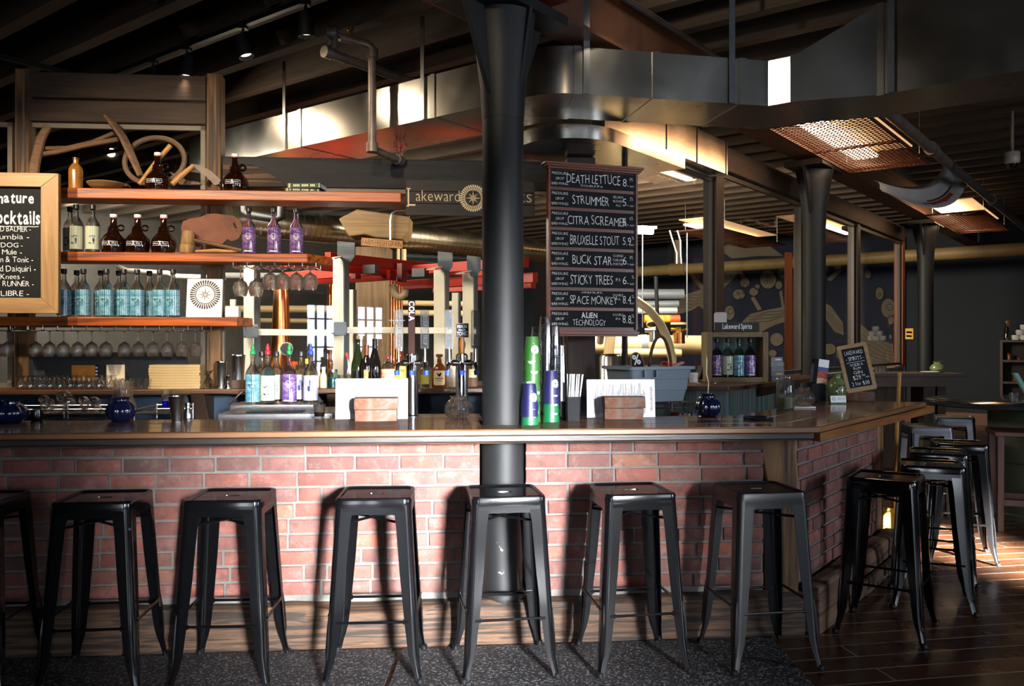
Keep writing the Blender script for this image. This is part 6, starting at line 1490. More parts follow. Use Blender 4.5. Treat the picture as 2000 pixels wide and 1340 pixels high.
# plastic cups
LGR = mat('light_green_plastic', hx('#27561f'), .45, 0, .04); DGR = mat('green_plastic', hx('#0b5832'), .45, 0, .04); BLUEP = mat('blue_plastic', hx('#141340'), .45, 0, .04)
cups = {}
def cup(m, key, label, loc, rz, group):
    if key not in cups:
        t = thing('plastic_cup', label, 'cup', loc, rz, group); mb = MB(); mb.lathe([(0, .118), (.028, .118), (.030, .114), (.0425, .0), (.0408, 0), (.0285, .110), (0, .112)], n=30); mb.build('cup_body', m, t)
        R = .0372; f = lambda x, z: ((.0428-.0122*(z/.115)+.0008)*math.sin(x/R), -(.0428-.0122*(z/.115)+.0008)*math.cos(x/R), z)
        mb = MB(); ring(mb, f, 0, .055, .0185, .0205, 0, 24)
        for q in range(8):
            a0, a1 = q*pi/4+.09, (q+1)*pi/4-.09; mb.flat([(.0025*math.cos((a0+a1)/2), .055+.0025*math.sin((a0+a1)/2))]+[(.0175*math.cos(a0+(a1-a0)*u/4), .055+.0175*math.sin(a0+(a1-a0)*u/4)) for u in range(5)], f)
        for q in range(5): mb.flat([(-.010+.004*q, .083), (-.0072+.004*q, .083), (-.0072+.004*q, .0865+.001*(q % 2)), (-.010+.004*q, .086)], f); mb.build('cup_print', mat('pale_print', hx('#c3d0e0'), .5), t, recalc=False); cups[key] = t; return t
    return dup(cups[key], loc, rz, label, group)
b0 = Vector((.098, 4.125, CZ+.0004)); g = 'light green cups stacked by the column'
for i in range(7): cup(LGR, 'l', 'light green cup, %s from the bottom of the tallest stack' % ORD[i], b0+Vector((0, 0, .0495*i)), (.5, -.2, .9, -.5, .3, -.1, .4)[i], g)
b0 = Vector((.083, 3.985, CZ+.0004)); g = 'cups in the short stack by the column'
for i, (m, k) in enumerate(((DGR, 'd'), (BLUEP, 'b'), (BLUEP, 'b'))): cup(m, k, ('green cup at the bottom of the short stack touching the column', 'blue cup in the middle of the short stack touching the column', 'blue cup on top of the short stack touching the column')[i], b0+Vector((0, 0, .037*i)), .55, g)
b0 = Vector((.190, 4.13, CZ+.0004)); g = 'cups in the right hand stack'
for i, (m, k) in enumerate(((DGR, 'd'), (DGR, 'd'), (BLUEP, 'b'), (BLUEP, 'b'))): cup(m, k, ('green cup at the bottom of the stack nearest the straws', 'second green cup in the stack nearest the straws', 'lower blue cup in the stack nearest the straws', 'blue cup on top of the stack nearest the straws')[i], b0+Vector((0, 0, .044*i)), .6, g)
# stacked pint glasses behind the cups
pg = None; g = 'stacked pint glasses behind the cups'
for s_, (px, v, n_) in enumerate(((1050, .52, 8), (1066, .46, 9), (1082, .50, 8), (1094, .43, 6))):
    for i in range(n_):
        loc = Z0(px, v, 1.0+.052*i); lb = 'upturned pint glass, %s from the bottom of the %s stack behind the cups' % (ORD[i], ORD[s_])
        if pg is None: mb = MB(); mb.lathe([(0, .148), (.027, .148), (.030, .146), (.041, 0), (.0395, 0), (.028, .138), (0, .136)], n=18); pg = tag(mb.build('pint_glass', CLEAR2, None, loc), lb, 'glass', g)
        else: dup(pg, loc, A, lb, g)
mb = MB(); mb.box((0, 0, .5), (.34, .30, 1.0)); c = Z0(1072, .55, 0); tag(mb.build('glass_cabinet', DARKWOOD, None, c, A, .004), 'dark cabinet under the stacked pint glasses', 'cabinet')
# straws and napkins
t = thing('straw_holder', 'black plastic holder for straws right of the cups', 'holder', on(1119, 822), A)
mb = MB(); o_ = rrect(.072, .055, .006); i_ = rrect(.066, .049, .004)
mb.loft([[(x*.88, y*.88, 0) for x, y in o_], [(x, y, .12) for x, y in o_], [(x, y, .12) for x, y in i_], [(x*.88, y*.88, .008) for x, y in i_]]); mb.build('box', mat('smoke_plastic', (.004, .005, .007), .6, 0, 0, spec=.15), t)
rs = random.Random(5); g = 'white straws in the black holder'; stw = None; base = on(1119, 822)
for i in range(16):
    x = -.024+.0065*(i % 8); y = -.010+.018*(i//8); loc = base+Vector((x*cA-y*sA, y*cA+x*sA, .0085)); lb = 'white straw in the holder, %s from the left in the %s row' % (ORD[i % 8], ('front', 'back')[i//8])
    if stw is None: mb = MB(); mb.lathe([(.0028, 0), (.0032, 0), (.0032, .222), (.0028, .222)], n=10); stw = tag(mb.build('paper_straw', WHITE, None, loc), lb, 'straw', g); o = stw
    else: o = dup(stw, loc, 0, lb, g)
    o.rotation_euler = (rs.uniform(-.02, .02), .03+rs.uniform(-.03, .05)+.012*(i % 8-2), 0)
mb = MB(); mb.box((0, 0, .045), (.022, .06, .09)); tag(mb.build('napkin_box', BLK, None, on(1100, 819), A, .004), 'narrow black box between the cups and the straw holder', 'box')
# right half of the bar
t = thing('metal_coaster', 'round blue grey metal tray lying on the bar top at the corner', 'tray', on(1481, 819))
mb = MB(); mb.lathe([(0, .002), (.068, .002), (.074, .012), (.077, .012), (.071, 0), (0, 0)], n=36); mb.build('tray', mat('blue_grey_metal', hx('#5c6a80'), .25, .9, .05), t)
t = thing('glass_jar', 'large clear glass jar half lined in pale green near the inner edge of the bar', 'jar', P(1534, 700, 4.93).to_2d().to_3d()+Vector((0, 0, CZ+.0004)))
mb = MB(); mb.lathe([(0, 0), (.048, 0), (.053, .008), (.054, .10), (.050, .15), (.041, .175), (.041, .188), (.043, .189), (.039, .189), (.039, .174), (.048, .148), (.0515, .10), (.050, .012), (0, .008)], n=30); mb.build('glass_body', CLEAR, t)
mb = MB(); mb.lathe([(0, .009), (.0495, .010), (.051, .066), (0, .066)], n=28); mb.build('pale_filling', mat('pale_green_filling', hx('#8c8f62'), .7, 0, .1), t)
c = P(1557, 700, 5.0); mb = MB(); mb.loft([[(x, -.06, .002), (x, .05, .002), (x, .05, .005+.006*abs(x)*8), (x, -.06, .005+.006*abs(x)*8)] for x in (-.095, -.05, 0, .05, .095)], sm=False)
tag(mb.build('paper_napkins', PAPER, None, (c.x, 5.02, CZ), .05), 'white paper napkins under the clear ribbed bowl', 'napkin')
o = ribvase('ribbed_bowl', 'clear ribbed glass bowl standing on white napkins', 1569, 795, .062, CLEAR, g and 'ribbed round vases on the bar', .95); o.location = P(1571, 700, 5.03).to_2d().to_3d()+Vector((0, 0, CZ+.0085))
t = thing('card_stand', 'black card stand holding a red and white card near the end of the bar', 'stand', P(1600, 700, 5.46).to_2d().to_3d()+Vector((0, 0, CZ+.0004)), -.05)
mb = MB(); mb.box((0, .02, .062), (.085, .008, .12)); mb.box((0, .02, .004), (.08, .06, .008)); mb.build('black_panel', CHALKB, t)
M = Matrix.Translation((.022, .04, .20)) @ Matrix.Rotation(.14, 4, 'Y') @ Matrix.Rotation(-.12, 4, 'X')
mb = MB(); mb.box((-.02, .02, 0), (.055, .05, .155), 0, 0, M); mb.build('black_box', BLK, t)
mb = MB(); mb.box((.012, -.008, .052), (.066, .003, .05), 0, 0, M); mb.build('white_card', PAPER, t)
mb = MB(); mb.box((.012, -.008, .014), (.066, .003, .024), 0, 0, M); mb.build('blue_band', mat('blue_card', hx('#3a4a8a'), .5), t)
mb = MB(); mb.box((.012, -.008, -.022), (.066, .003, .046), 0, 0, M); mb.build('red_band', blotch('red_card', [(.4, hx('#7a1f12')), (.55, hx('#c4511f')), (.7, hx('#3d140c'))], 60, .5), t)
mb = MB(); mb.box((.012, -.008, -.065), (.066, .003, .038), 0, 0, M); mb.build('pink_band', mat('pink_card', hx('#c99a80'), .5, 0, .3, 120), t)
CEL = mat('celadon_glaze', hx('#667046'), .2, 0, .15, 12, coat=.6)
t = thing('pierced_vase', 'green glazed pierced vase behind a small white card', 'vase', P(1634, 700, 5.46).to_2d().to_3d()+Vector((0, 0, CZ+.0004)))
mb = MB(); mb.lathe([(0, 0), (.046, 0), (.053, .01), (.060, .05), (.061, .09), (.054, .125), (.036, .150), (.026, .160), (.025, .178), (.029, .187), (.026, .187), (.021, .177), (0, .160)], n=32); mb.build('vase_body', CEL, t)
f = wrap(.0615); mb = MB()
for a0, cx, cz in ((0, .012, .075), (1, .012, .075)):
    for i in range(8):
        an = pi/4*i+(pi/8 if a0 else 0); r0, r1 = ((.011, .027) if not a0 else (.031, .046)); da = .26
        mb.flat([(cx+r0*math.cos(an), cz+r0*math.sin(an)), (cx+(r0+r1)/2*math.cos(an+da), cz+(r0+r1)/2*math.sin(an+da)), (cx+r1*math.cos(an), cz+r1*math.sin(an)), (cx+(r0+r1)/2*math.cos(an-da), cz+(r0+r1)/2*math.sin(an-da))], f)
mb.build('pierced_holes', mat('vase_inside', (.008, .010, .006), .7, 0, 0), t, recalc=False)
t = thing('visit_card', 'small white card with a green foot in front of the pierced vase', 'card', P(1638, 700, 5.33).to_2d().to_3d()+Vector((0, 0, CZ+.0004)), .02)
M = Matrix.Rotation(-.2, 4, 'X'); mb = MB(); mb.box((0, 0, .026), (.098, .002, .05), 0, 0, M); mb.build('card', PAPER, t)
mb = MB(); mb.box((0, -.0008, .004), (.0985, .003, .008), 0, 0, M); mb.build('green_strip', DGR, t)
mb = MB(); f = lambda x, z: tuple(M @ Vector((x, -.0016, z))); mb.text('VISIT US', .012, f, 0, .016, .026, w=.045); ring(mb, f, -.03, .031, .007, .010); mb.build('card_print', mat('grey_print_dark', hx('#55606a'), .6), t, recalc=False)
sb = one_brick(1656, 1706, 5.60, CZ+.0006, 'red brick under the small chalkboard at the end of the bar', rz=-.5)
t = thing('chalkboard', 'small tilted chalkboard with a pale wood frame pricing spirits, resting on a brick', 'sign', P(1684, 700, 5.56).to_2d().to_3d()+Vector((0, 0, CZ+.066)), -.1)
M = Matrix.Rotation(-.16, 4, 'X') @ Matrix.Rotation(-.18, 4, 'Y') @ Matrix.Translation((0, 0, .16)); w, h = .195, .318
mb = MB(); mb.prism([(x, y) for x, y in rrect(w, h, .012)], -.006, .006, 0, M @ Matrix.Rotation(pi/2, 4, 'X')); mb.build('frame', FRAMEW, t, bevel=.002)
mb = MB(); mb.box((0, -.005, .002), (w-.05, .006, h-.055), 0, 0, M); mb.build('slate', CHALKB, t)
f = lambda x, z: tuple(M @ Vector((x, -.0088, z))); mb = MB()
for st, s_, z, w_ in (('LAKEWARD', .026, .088, .115), ('- SPIRITS -', .026, .050, .118), ('VODKA', .017, .010, .085), ('RUM', .016, -.014, .045), ('GIN', .020, -.042, .055)): mb.text(st, s_, f, 0, 0, z, w=w_, jit=1)
mb.flat([(-.06, .036), (.06, .036), (.06, .038), (-.06, .038)], f); mb.text('$29.', .028, f, 0, -.012, -.080, w=.056, jit=.6); mb.text('99', .014, f, 0, .030, -.064, w=.02); mb.text('-OR-', .010, f, 0, .052, -.076, w=.03, jit=1); mb.text('2 for $50', .024, f, 0, 0, -.118, w=.112, jit=.8)
mb.build('chalk_lettering', CHALK, t, recalc=False)

# ================================================================ shelf area right of the beer board
LW = wood('side_ledge_wood', hx('#4a2f1c'), hx('#2a190e'), 1, .4, .7, .2)
mb = MB(); b0_ = bc+.25; b1_ = 7.64; mb.prism([(-.55+jR+.6, b0_), (jR+.66, b0_+.2), (jR+.66, b1_), (jR+.06, b1_)], LZ-.03, LZ); tag(mb.build('side_ledge', LW, None, (0, 0, 0), RB, .004), 'dark wood ledge along the mural side, carrying the bottle crate', 'ledge')
mb = MB(); mb.prism([(0, 0), (.36, 0), (.34, -.08), (.12, -.13), (.0, -.16)], -.05, .05, 0, Matrix.Rotation(pi/2, 4, 'X')); tag(mb.build('corbel', DARKWOODZ, None, BJ(b_at(1470), jR+.07, LZ-.032), RB, .006), 'dark wooden bracket under the ledge with the bottle crate', 'bracket')
t = thing('bottle_crate', 'open fronted rustic wooden crate displaying four bottles', 'crate', P(1441, 700, 6.26).to_2d().to_3d()+Vector((0, 0, LZ)), .03)
s = 6.26/F; w, h, dp_ = 121*s, 98*s, .17
CR = wood('crate_wood', hx('#8a7656'), hx('#55442c'), 0, .75, 1, .5); CRZ = wood('crate_wood_upright', hx('#8a7656'), hx('#55442c'), 2, .75, 1, .5)
for x in (-1, 1): mb = MB(); mb.box((x*(w/2-.02), dp_/2, h/2), (.04, dp_, h)); mb.build('side_board', CRZ, t, bevel=.003)
for z in (.017, h-.02): mb = MB(); mb.box((0, dp_/2, z), (w-.081, dp_-.002, .036)); mb.build('end_board', CR, t, bevel=.003)
mb = MB(); mb.box((0, dp_-.006, h/2), (w-.081, .012, h-.075)); mb.build('back_panel', blotch('striped_back', [(.35, hx('#14241c')), (.48, hx('#2f5a40')), (.55, hx('#1d2422')), (.65, hx('#3a4a3a'))], 1, .5, sc=(22, 1, .1)), t)
for i, px in enumerate((1400, 1421, 1443, 1465)):
    k = ('purple', 'white', 'teal', 'purple')[i]; lb = ('dark violet bottle at the left inside the crate', 'clear bottle second from the left inside the crate', 'teal bottle third from the left inside the crate', 'purple bottle with a white ring print at the right inside the crate')[i]
    put_spirit(k, px, 1.5, LZ, lb, 'bottles in the crate'); o = bpy.context.scene.objects
    last = [x for x in COL.objects if x.get('label') == lb][0]; q = P(px, 700, 6.31); last.location = (q.x, 6.31+.0, LZ+.0355); last.rotation_euler.z = .03; last.scale = (.95,)*3
t = thing('crate_sign', 'dark wooden sign lettered in white standing on the bottle crate', 'sign', P(1439, 700, 6.30).to_2d().to_3d()+Vector((0, 0, LZ+h)), .03)
mb = MB(); mb.box((0, 0, .036), (88*s, .02, .072)); mb.build('plank', PL, t, bevel=.002)
mb = MB(); f = front(0, -.0112, 0); mb.text('Lakeward Spirits', .036, f, 0, .0, .024, w=58*s, bold=1); mb.build('lettering', CHALK, t, recalc=False)
mb = MB(); M = Matrix.Rotation(pi/2, 4, 'X'); mb.prism([(x, y+.075) for x, y in rrect(.09, .15, .018)], -.012, .012, 0, M); tag(mb.build('router_box', mat('white_plastic', hx('#b9b2ac'), .4, 0, .02), None, (P(1407, 700, 6.37).x, 6.37, LZ+h), 0), 'rounded white plastic device behind the crate sign', 'device')
mb = MB(); d = 6.22; mb.tube([P(1381, 690, d+.05), P(1380, 730, d), P(1384, 748, d-.25), P(1383, 765, 5.2), P(1385, 790, 4.9)], .004, 6); mb.tube([P(1362, 748, d-.1), P(1375, 751, d-.15), P(1390, 752, d-.2), P(1398, 748, d-.12)], .004, 6)
tag(mb.build('power_cable', WHITE, None), 'white cable dangling from the crate behind the blue vase', 'cable')
bb_ = None; g = 'dark boxes stacked beside the crate'; q = P(1513, 700, 6.5)
for i in range(5):
    mb = MB(); mb.box((0, 0, .018), (.10+.006*(i % 2), .12, .036)); mb.box((.01, -.0605, .018), (.05, .001, .012), 1); lb = 'dark printed box, %s from the bottom of the stack right of the crate' % ORD[i]
    tag(mb.build('dark_box', [mat('box_black', hx('#14161a'), .4), mat(('box_white', 'box_gold', 'box_blue', 'box_grey', 'box_white')[i], hx(('#c9c9c4', '#c08a2c', '#3a4a6a', '#70757a', '#c9c9c4')[i]), .5)], None, (q.x-.004*i, 6.5, LZ+.0364*i+.0003), .1+.04*i, .001), lb, 'box', g)
t = bottle('sauce_bottle', 'small yellow bottle on the ledge right of the grey tote', 1341, 1.5, [(0, 0), (.02, 0), (.022, .004), (.022, .06), (.010, .085), (.009, .105), (0, .105)], GLS, [('filling', [(0, .003), (.020, .004), (.020, .055), (0, .055)], mat('yellow_filling', hx('#a89a2c'), .4)), ('cap', [(0, .105), (.011, .105), (.011, .118), (0, .119)], WHITE)]); t.location = (P(1341, 700, 6.2).x, 6.2, LZ)
mb = MB(); mb.lathe([(0, 0), (.036, 0), (.04, .07), (.036, .07), (.03, .01), (0, .01)], n=18); tag(mb.build('white_pot', mat('white_ceramic', hx('#d9d2c6'), .35), None, (P(1353, 700, 6.25).x, 6.25, LZ)), 'small white pot next to the yellow bottle', 'pot')
mb = MB(); mb.box((0, 0, .05), (.09, .08, .10), 0, 0, Matrix.Rotation(.35, 4, 'Y')); tag(mb.build('speaker_box', BLKMATTE, None, (P(1370, 700, 6.42).x, 6.42, LZ+.012), .3, .006), 'tilted black box between the white pot and the crate', 'box')
# tote on a wire shelf
t = thing('wire_shelf', 'chrome wire shelf unit under the grey tote', 'shelf', P(1262, 700, 5.0).to_2d().to_3d(), .38)
ZT = 1.075
mb = MB()
for y in (-.15, .15): mb.tube([(-.27, y, ZT), (.27, y, ZT)], .004, 6); mb.tube([(-.27, y, ZT-.03), (.27, y, ZT-.03)], .004, 6)
for i in range(28): x = -.27+.02*i; mb.tube([(x, -.15, ZT-.001), (x, .15, ZT-.001)], .002, 4); mb.tube([(x, -.15, ZT-.03), (x+.01, -.15, ZT)], .002, 4)
mb.build('top_grid', CHROME, t)
mb = MB(); mb.box((0, 0, .88), (.54, .30, .012)); mb.build('lower_shelf', CHROME, t)
for x in (-.27, .27):
    for y in (-.15, .15): mb = MB(); mb.cyl((x, y, 0), (x, y, ZT+.03), .011, None, 10); mb.build('shelf_post', CHROME, t)
t = thing('plastic_tote', 'grey plastic tote tub on the wire shelf right of the beer board', 'tub', P(1266, 700, 5.02).to_2d().to_3d()+Vector((0, 0, ZT+.004)), .42)
TOTE = mat('grey_plastic', hx('#6f7c86'), .5, 0, .03)
o_ = lambda w, d_: rrect(w, d_, .03); rings = []
for w, d_, z in ((.36, .24, 0), (.385, .26, .065), (.392, .266, .067), (.405, .28, .13), (.412, .286, .132), (.425, .30, .185), (.465, .335, .188), (.465, .335, .205), (.425, .30, .205), (.36, .235, .012)): rings.append([(x, y, z) for x, y in o_(w, d_)])
mb = MB(); mb.loft(rings, sm=False); mb.build('tub', TOTE, t)
for x in (-.13, -.05): mb = MB(); mb.box((x, -.158, .165), (.008, .018, .04)); mb.build('handle_rib', TOTE, t)
tb = P(1266, 700, 5.02)
t = thing('wicker_basket', 'brown basket with an arched handle standing in the grey tote', 'basket', (tb.x+.075, tb.y+.02, ZT+.020), .3)
mb = MB(); mb.lathe([(0, 0), (.07, 0), (.085, .12), (.08, .12), (.066, .01), (0, .01)], n=20); mb.build('basket_body', wood('wicker', hx('#5d3418'), hx('#331b0c'), 0, .6, 4, .6), t)
mb = MB(); mb.tube([(.075*math.cos(a), 0, .12+.245*math.sin(a)) for a in [pi*i/16 for i in range(17)]], .010, 8, flat=(1, 1)); mb.build('arched_handle', wood('wicker', hx('#5d3418'), hx('#331b0c'), 0, .6, 4, .6), t)
t = thing('oval_sign', 'oval wooden slice sign with white chalk writing leaning in the tote', 'sign', (tb.x-.055, tb.y-.02, ZT+.16), .2)
M = Matrix.Rotation(-.15, 4, 'Y') @ Matrix.Rotation(-.2, 4, 'X'); mb = MB(); mb.prism(ell(0, .06, .042, .075), -.006, .006, 0, M @ Matrix.Rotation(pi/2, 4, 'X')); mb.build('wood_slice', wood('slice_rim', hx('#8a5a2c'), hx('#54341a'), 0, .6), t)
mb = MB(); mb.prism(ell(0, .06, .036, .068), .0062, .0072, 0, M @ Matrix.Rotation(pi/2, 4, 'X')); mb.build('slate_face', CHALKB, t)
mb = MB(); f = lambda x, z: tuple(M @ Vector((x, -.0078, z))); mb.text('%', .055, f, 0, -.002, .060, bold=1); mb.build('chalk_lettering', CHALK, t, recalc=False)
mb = MB(); c = Vector((tb.x+.08, tb.y-.09, ZT+.215)); mb.tube([c+Vector((.022*math.cos(a), 0, .022*math.sin(a))) for a in [2*pi*i/14 for i in range(14)]], .005, 6, closed=True); mb.tube([c+Vector((.03+.018*math.cos(a), .01, -.006+.018*math.sin(a))) for a in [2*pi*i/14 for i in range(14)]], .005, 6, closed=True)
tag(mb.build('scissors', REDP, None), 'red handled scissors sticking out of the tote', 'scissors')
mb = MB(); mb.beam((tb.x+.12, tb.y-.06, ZT+.205), (tb.x+.20, tb.y-.02, ZT+.23), .03, .012); tag(mb.build('red_case', mat('dark_red_case', hx('#7a1418'), .4), None), 'dark red case lying across the corner of the tote', 'case')
mb = MB(); c = P(1318, 700, 4.78); mb.loft([[(x, y, z) for x, y in rrect(.22*w_, .16*w_, .05)] for w_, z in ((.8, .0), (.95, .05), (1.05, .10), (1.0, .10), (.75, .01))])
tag(mb.build('woven_tray', blotch('woven_straw', [(.4, hx('#6d5a38')), (.52, hx('#9a8456')), (.6, hx('#4a3c24'))], 1, .8, sc=(60, 60, 200)), None, (c.x-.03, 4.86, .886), .38), 'woven straw basket on the lower wire shelf beside the menu', 'basket')
g = 'books leaning in the woven basket'
for i, (col, lb) in enumerate((('#7a1c28', 'red book leaning in the woven basket'), ('#123a34', 'dark green book leaning in the woven basket'), ('#b59a2c', 'thin yellow book leaning in the woven basket'), ('#23246a', 'dark blue book at the right in the woven basket'))):
    t = thing('book', lb, 'book', (c.x-.06+.028*i, 4.845+.01*i, .905), .38, g); M = Matrix.Rotation(.75, 4, 'Y'); th = .02 if i != 2 else .008
    mb = MB(); mb.box((0, 0, .07), (th, .09, .15), 0, 0, M); mb.build('cover', mat('cover_'+lb.split()[0]+lb.split()[1], hx(col), .5), t); mb = MB(); mb.box((0, .002, .1465), (th*.7, .082, .002), 0, 0, M); mb.build('pages', PAPER, t)
# ================================================================ far right: tables, broom, bookcase
t = thing('broom', 'broom with a yellow handle leaning at the end of the brick bar', 'broom')
mb = MB(); top, bot = P(1757, 729, 5.86), P(1745, 995, 6.12); mb.tube([top, bot], .0125, 10); mb.build('handle', mat('yellow_handle', hx('#b0854a'), .4, 0, .1), t)
mb = MB(); a = bot; e = Vector((bot.x-.03, bot.y+.02, .012)); mb.loft([[(a.x+x*.7, a.y+y*.7, a.z+.01) for x, y in rrect(.12, .04, .012)], [(e.x+x*1.4, e.y+y, max(.004, e.z)) for x, y in rrect(.20, .06, .012)]]); mb.build('bristles', mat('yellow_bristles', hx('#c9952c'), .8, 0, .2, 60, .6, 200), t)
t = thing('dustpan', 'dark dustpan leaning beside the broom', 'dustpan', (bot.x+.18, bot.y+.1, 0), -.5)
mb = MB(); mb.loft([[(-.13, 0, .0), (.13, 0, .0), (.13, .02, .0), (-.13, .02, 0)], [(-.10, .06, .28), (.10, .06, .28), (.10, .08, .28), (-.10, .08, .28)]], sm=False); mb.build('pan', mat('dustpan_grey', hx('#30363a'), .5), t)
mb = MB(); mb.tube([(0, .07, .27), (0, .10, .75)], .012, 8); mb.build('handle', BLKMATTE, t)
HT = wood('high_table_wood', hx('#4d3c2c'), hx('#2a2018'), 0, .55, .7, .3); HTZ = wood('high_table_leg', hx('#54432f'), hx('#2c2218'), 2, .7, .7, .5)
t = thing('high_table', 'long dark high table on rough wooden slab legs against the mural glass', 'table', (0, 0, 0))
d = 9.4; zt = zat(729, d); a, b = P(1706, 729, d), P(1884, 729, d)
mb = MB(); mb.box(((a.x+b.x)/2, d+.28, zt-.02), (b.x-a.x, .6, .04)); mb.build('table_top', HT, t, bevel=.004)
mb = MB(); a2, b2 = P(1709, 729, d), P(1850, 729, d); mb.box(((a2.x+b2.x)/2, d+.25, zt-.095), (b2.x-a2.x, .5, .11)); mb.build('apron', HT, t)
for px, w in ((1826, .16), (1846, .12)):
    c = P(px, 729, d); mb = MB(); mb.loft([[(c.x+x*w, c.y+y, z) for x, y in ((-.5, .1), (.5, .1), (.5+.06*k, .4), (-.5, .4))] for k, z in ((0, 0), (1, .3), (-1, .6), (1, zt-.15))], sm=False); mb.build('leg', HTZ, t)
mb = MB(); c = P(1740, 729, d); mb.box((c.x, d+.25, (zt-.15)/2), (.5, .08, zt-.15)); mb.build('leg', HTZ, t)
t = thing('green_vase', 'squat green glazed vase on the high table', 'vase', (P(1832, 700, d+.25).x, d+.25, zt+.0004))
mb = MB(); mb.lathe([(0, 0), (.06, 0), (.085, .03), (.088, .055), (.07, .085), (.045, .10), (.045, .112), (.058, .125), (.053, .125), (.038, .11), (0, .10)], n=28); mb.build('vase_body', CEL, t)
mb = MB(); mb.lathe([(0, .1), (.035, .101), (.035, .111), (0, .112)], n=20); mb.build('vase_opening', mat('vase_inside', (.008, .010, .006), .7, 0, 0), t)
mb = MB(); mb.box((0, 0, 0), (.09, .02, .12)); tag(mb.build('wall_box', BLKMATTE, None, P(1833, 693, 15.2)+Vector((0, .0, 0)), RB, .004), 'small black box on the end wall above the green vase', 'box')
mb = MB(); mb.lathe([(0, 0), (.07, 0), (.10, .012), (.097, .014), (.065, .004), (0, .004)], n=24); tag(mb.build('white_saucer', WHITE, None, (P(1816, 700, d+.12).x, d+.12, zt+.0004)), 'white saucer beside the green vase on the high table', 'saucer')
g = 'small glasses on the high table'; sgl = None
for i in range(6):
    loc = Vector((P(1709+3.4*i, 700, d+.3).x, d+.25+.06*(i % 2), zt+.0004)); lb = 'small clear glass on the high table, %s from the left' % ORD[i]
    if sgl is None: mb = MB(); mb.lathe([(0, 0), (.022, 0), (.028, .07), (.0265, .07), (.02, .006), (0, .005)], n=14); sgl = tag(mb.build('small_glass', CLEAR, None, loc), lb, 'glass', g)
    else: dup(sgl, loc, 0, lb, g)
t = thing('round_table', 'round dark glossy table on a drum base at the right edge', 'table', (4.30, 6.95, 0))
mb = MB(); mb.lathe([(0, .905), (.80, .905), (.815, .915), (.815, .935), (.80, .945), (0, .945)], n=56); mb.build('table_top', mat('dark_gloss_top', (.018, .022, .026), .12, 0, .1, coat=.4), t)
mb = MB(); mb.lathe([(0, 0), (.36, 0), (.36, .04), (.34, .05), (.34, .45), (.35, .46), (.34, .48), (.34, .90), (0, .90)], n=40); mb.build('drum_base', mat('olive_drum', hx('#3a402c'), .6, .1, .2, 5), t)
mb = MB(); mb.lathe([(0, 0), (.036, 0), (.042, .075), (.04, .075), (.034, .012), (0, .01)], n=10); tag(mb.build('water_glass', CLEAR, None, (P(1982, 700, 6.75).x, 6.75, .9455)), 'clear faceted glass standing on the round table', 'glass')
BRW = wood('brown_chair_wood', hx('#4a2416'), hx('#2c140c'), 2, .45, 1, .2)
t = thing('wooden_chair', 'dark brown wooden chair with square legs at the round table', 'chair', (3.78, 6.35, 0), -.35)
mb = MB(); mb.box((.12, .15, .735), (.52, .40, .035)); mb.build('seat', BRW, t, bevel=.006)
for x in (-.10, .34):
    for y in (-.02, .32): mb = MB(); mb.box((x, y, .36), (.045, .045, .72)); mb.build('leg', BRW, t, bevel=.004)
mb = MB()
for y in (-.02, .32): mb.box((.12, y, .22), (.40, .03, .045))
mb.build('stretcher', BRW, t)
BK = wood('bookcase_wood', hx('#4a2a16'), hx('#2a170c'), 0, .5, .8, .2)
d = 14.0; bx0 = P(1953, 664, d)
t = thing('bookcase', 'low brown bookcase of jars against the end wall at the right edge', 'bookcase', (bx0.x, bx0.y, 0), RB)
zt = zat(664, d)
for x in (0, 1.0): mb = MB(); mb.box((x+.02, .15, zt/2), (.04, .3, zt)); mb.build('side_panel', BK, t)
for z in (.06, .42, zat(747, d), zat(705, d), zt-.02): mb = MB(); mb.box((.52, .15, z), (1.0, .3, .035)); mb.build('shelf', BK, t)
mb = MB(); mb.box((.52, .29, zt/2), (1.0, .015, zt)); mb.build('back_panel', mat('bookcase_back', hx('#1c100a'), .7), t)
g = 'white cups stacked on the bookcase'; cu = None
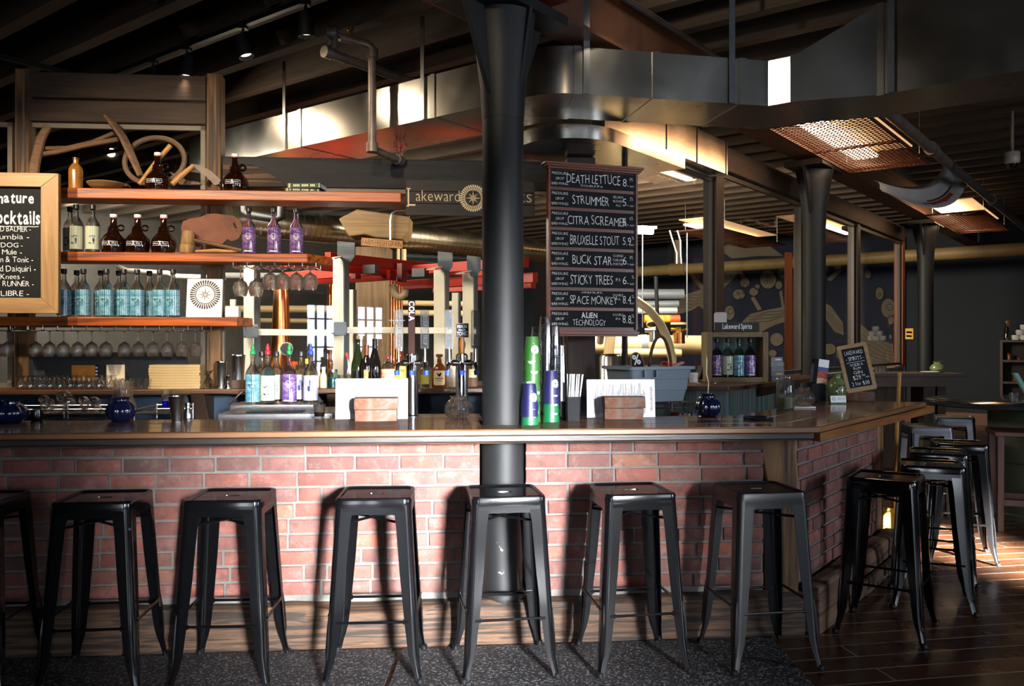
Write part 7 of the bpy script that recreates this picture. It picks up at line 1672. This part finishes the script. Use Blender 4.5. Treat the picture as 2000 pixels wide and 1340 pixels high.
for i, (x, z, lb) in enumerate(((.21, 0, 'white cup at the left of the bottom row on the bookcase'), (.33, 0, 'white cup second in the bottom row on the bookcase'), (.45, 0, 'white cup third in the bottom row on the bookcase'), (.27, .085, 'white cup left in the middle row on the bookcase'), (.39, .085, 'white cup right in the middle row on the bookcase'), (.33, .17, 'white cup on top of the pile on the bookcase'))):
    w = Vector((bx0.x, bx0.y, 0))+Jv*x+Bv*.12+Vector((0, 0, zt+z))
    if cu is None: mb = MB(); mb.lathe([(0, 0), (.05, 0), (.06, .03), (.058, .08), (.054, .08), (.05, .02), (0, .015)], n=18); cu = tag(mb.build('white_cup', WHITE, None, w), lb, 'cup', g)
    else: dup(cu, w, 0, lb, g)
t = thing('dark_bottle', 'dark bottle with an orange tag on the left end of the bookcase', 'bottle', Vector((bx0.x, bx0.y, zt))+Jv*.08+Bv*.12)
mb = MB(); mb.lathe([(0, 0), (.04, 0), (.04, .18), (.015, .24), (.015, .32), (0, .32)], n=16); mb.build('bottle_body', DKB, t)
mb = MB(); mb.box((.01, -.03, .28), (.04, .01, .10), 0, .2); mb.build('orange_tag', mat('orange_tag', hx('#a8622c'), .5), t)
GLO = emit('candle_glow', (1, .55, .25), 1.2)
for i, (x, z) in enumerate(((.12, zat(705, d)), (.26, zat(705, d)), (.36, zat(705, d)), (.2, zat(747, d)), (.36, zat(747, d)))):
    w = Vector((bx0.x, bx0.y, z+.018))+Jv*x+Bv*.1; mb = MB(); hgt = (.11, .05, .05, .07, .10)[i]
    mb.lathe([(0, 0), (.03, 0), (.032, hgt*.8), (.02, hgt), (0, hgt)], n=14); tag(mb.build('amber_jar', mat('amber_jar', hx('#7a3a16'), .2, 0, .1), None, w), ('tall amber jar on the upper shelf of the bookcase', 'short amber jar in the middle of the upper shelf', 'short amber jar at the right of the upper shelf', 'low amber jar on the second shelf of the bookcase', 'amber jar at the right of the second shelf')[i], 'jar', 'amber jars in the bookcase')
mb = MB(); c = P(1996, 756, 7.2); mb.loft([[(c.x+x, c.y+y, c.z+z) for x, y in rrect(.05, .02, .006)] for x, z in ()] or [[(c.x-.06+k*.03+x, c.y+y, c.z+.12-.05*k) for x, y in rrect(.05, .03, .01)] for k in range(5)]); tag(mb.build('teal_chair_back', mat('teal_plastic', hx('#5a8a80'), .4), None), 'pale teal curved chair back at the right edge', 'chair')
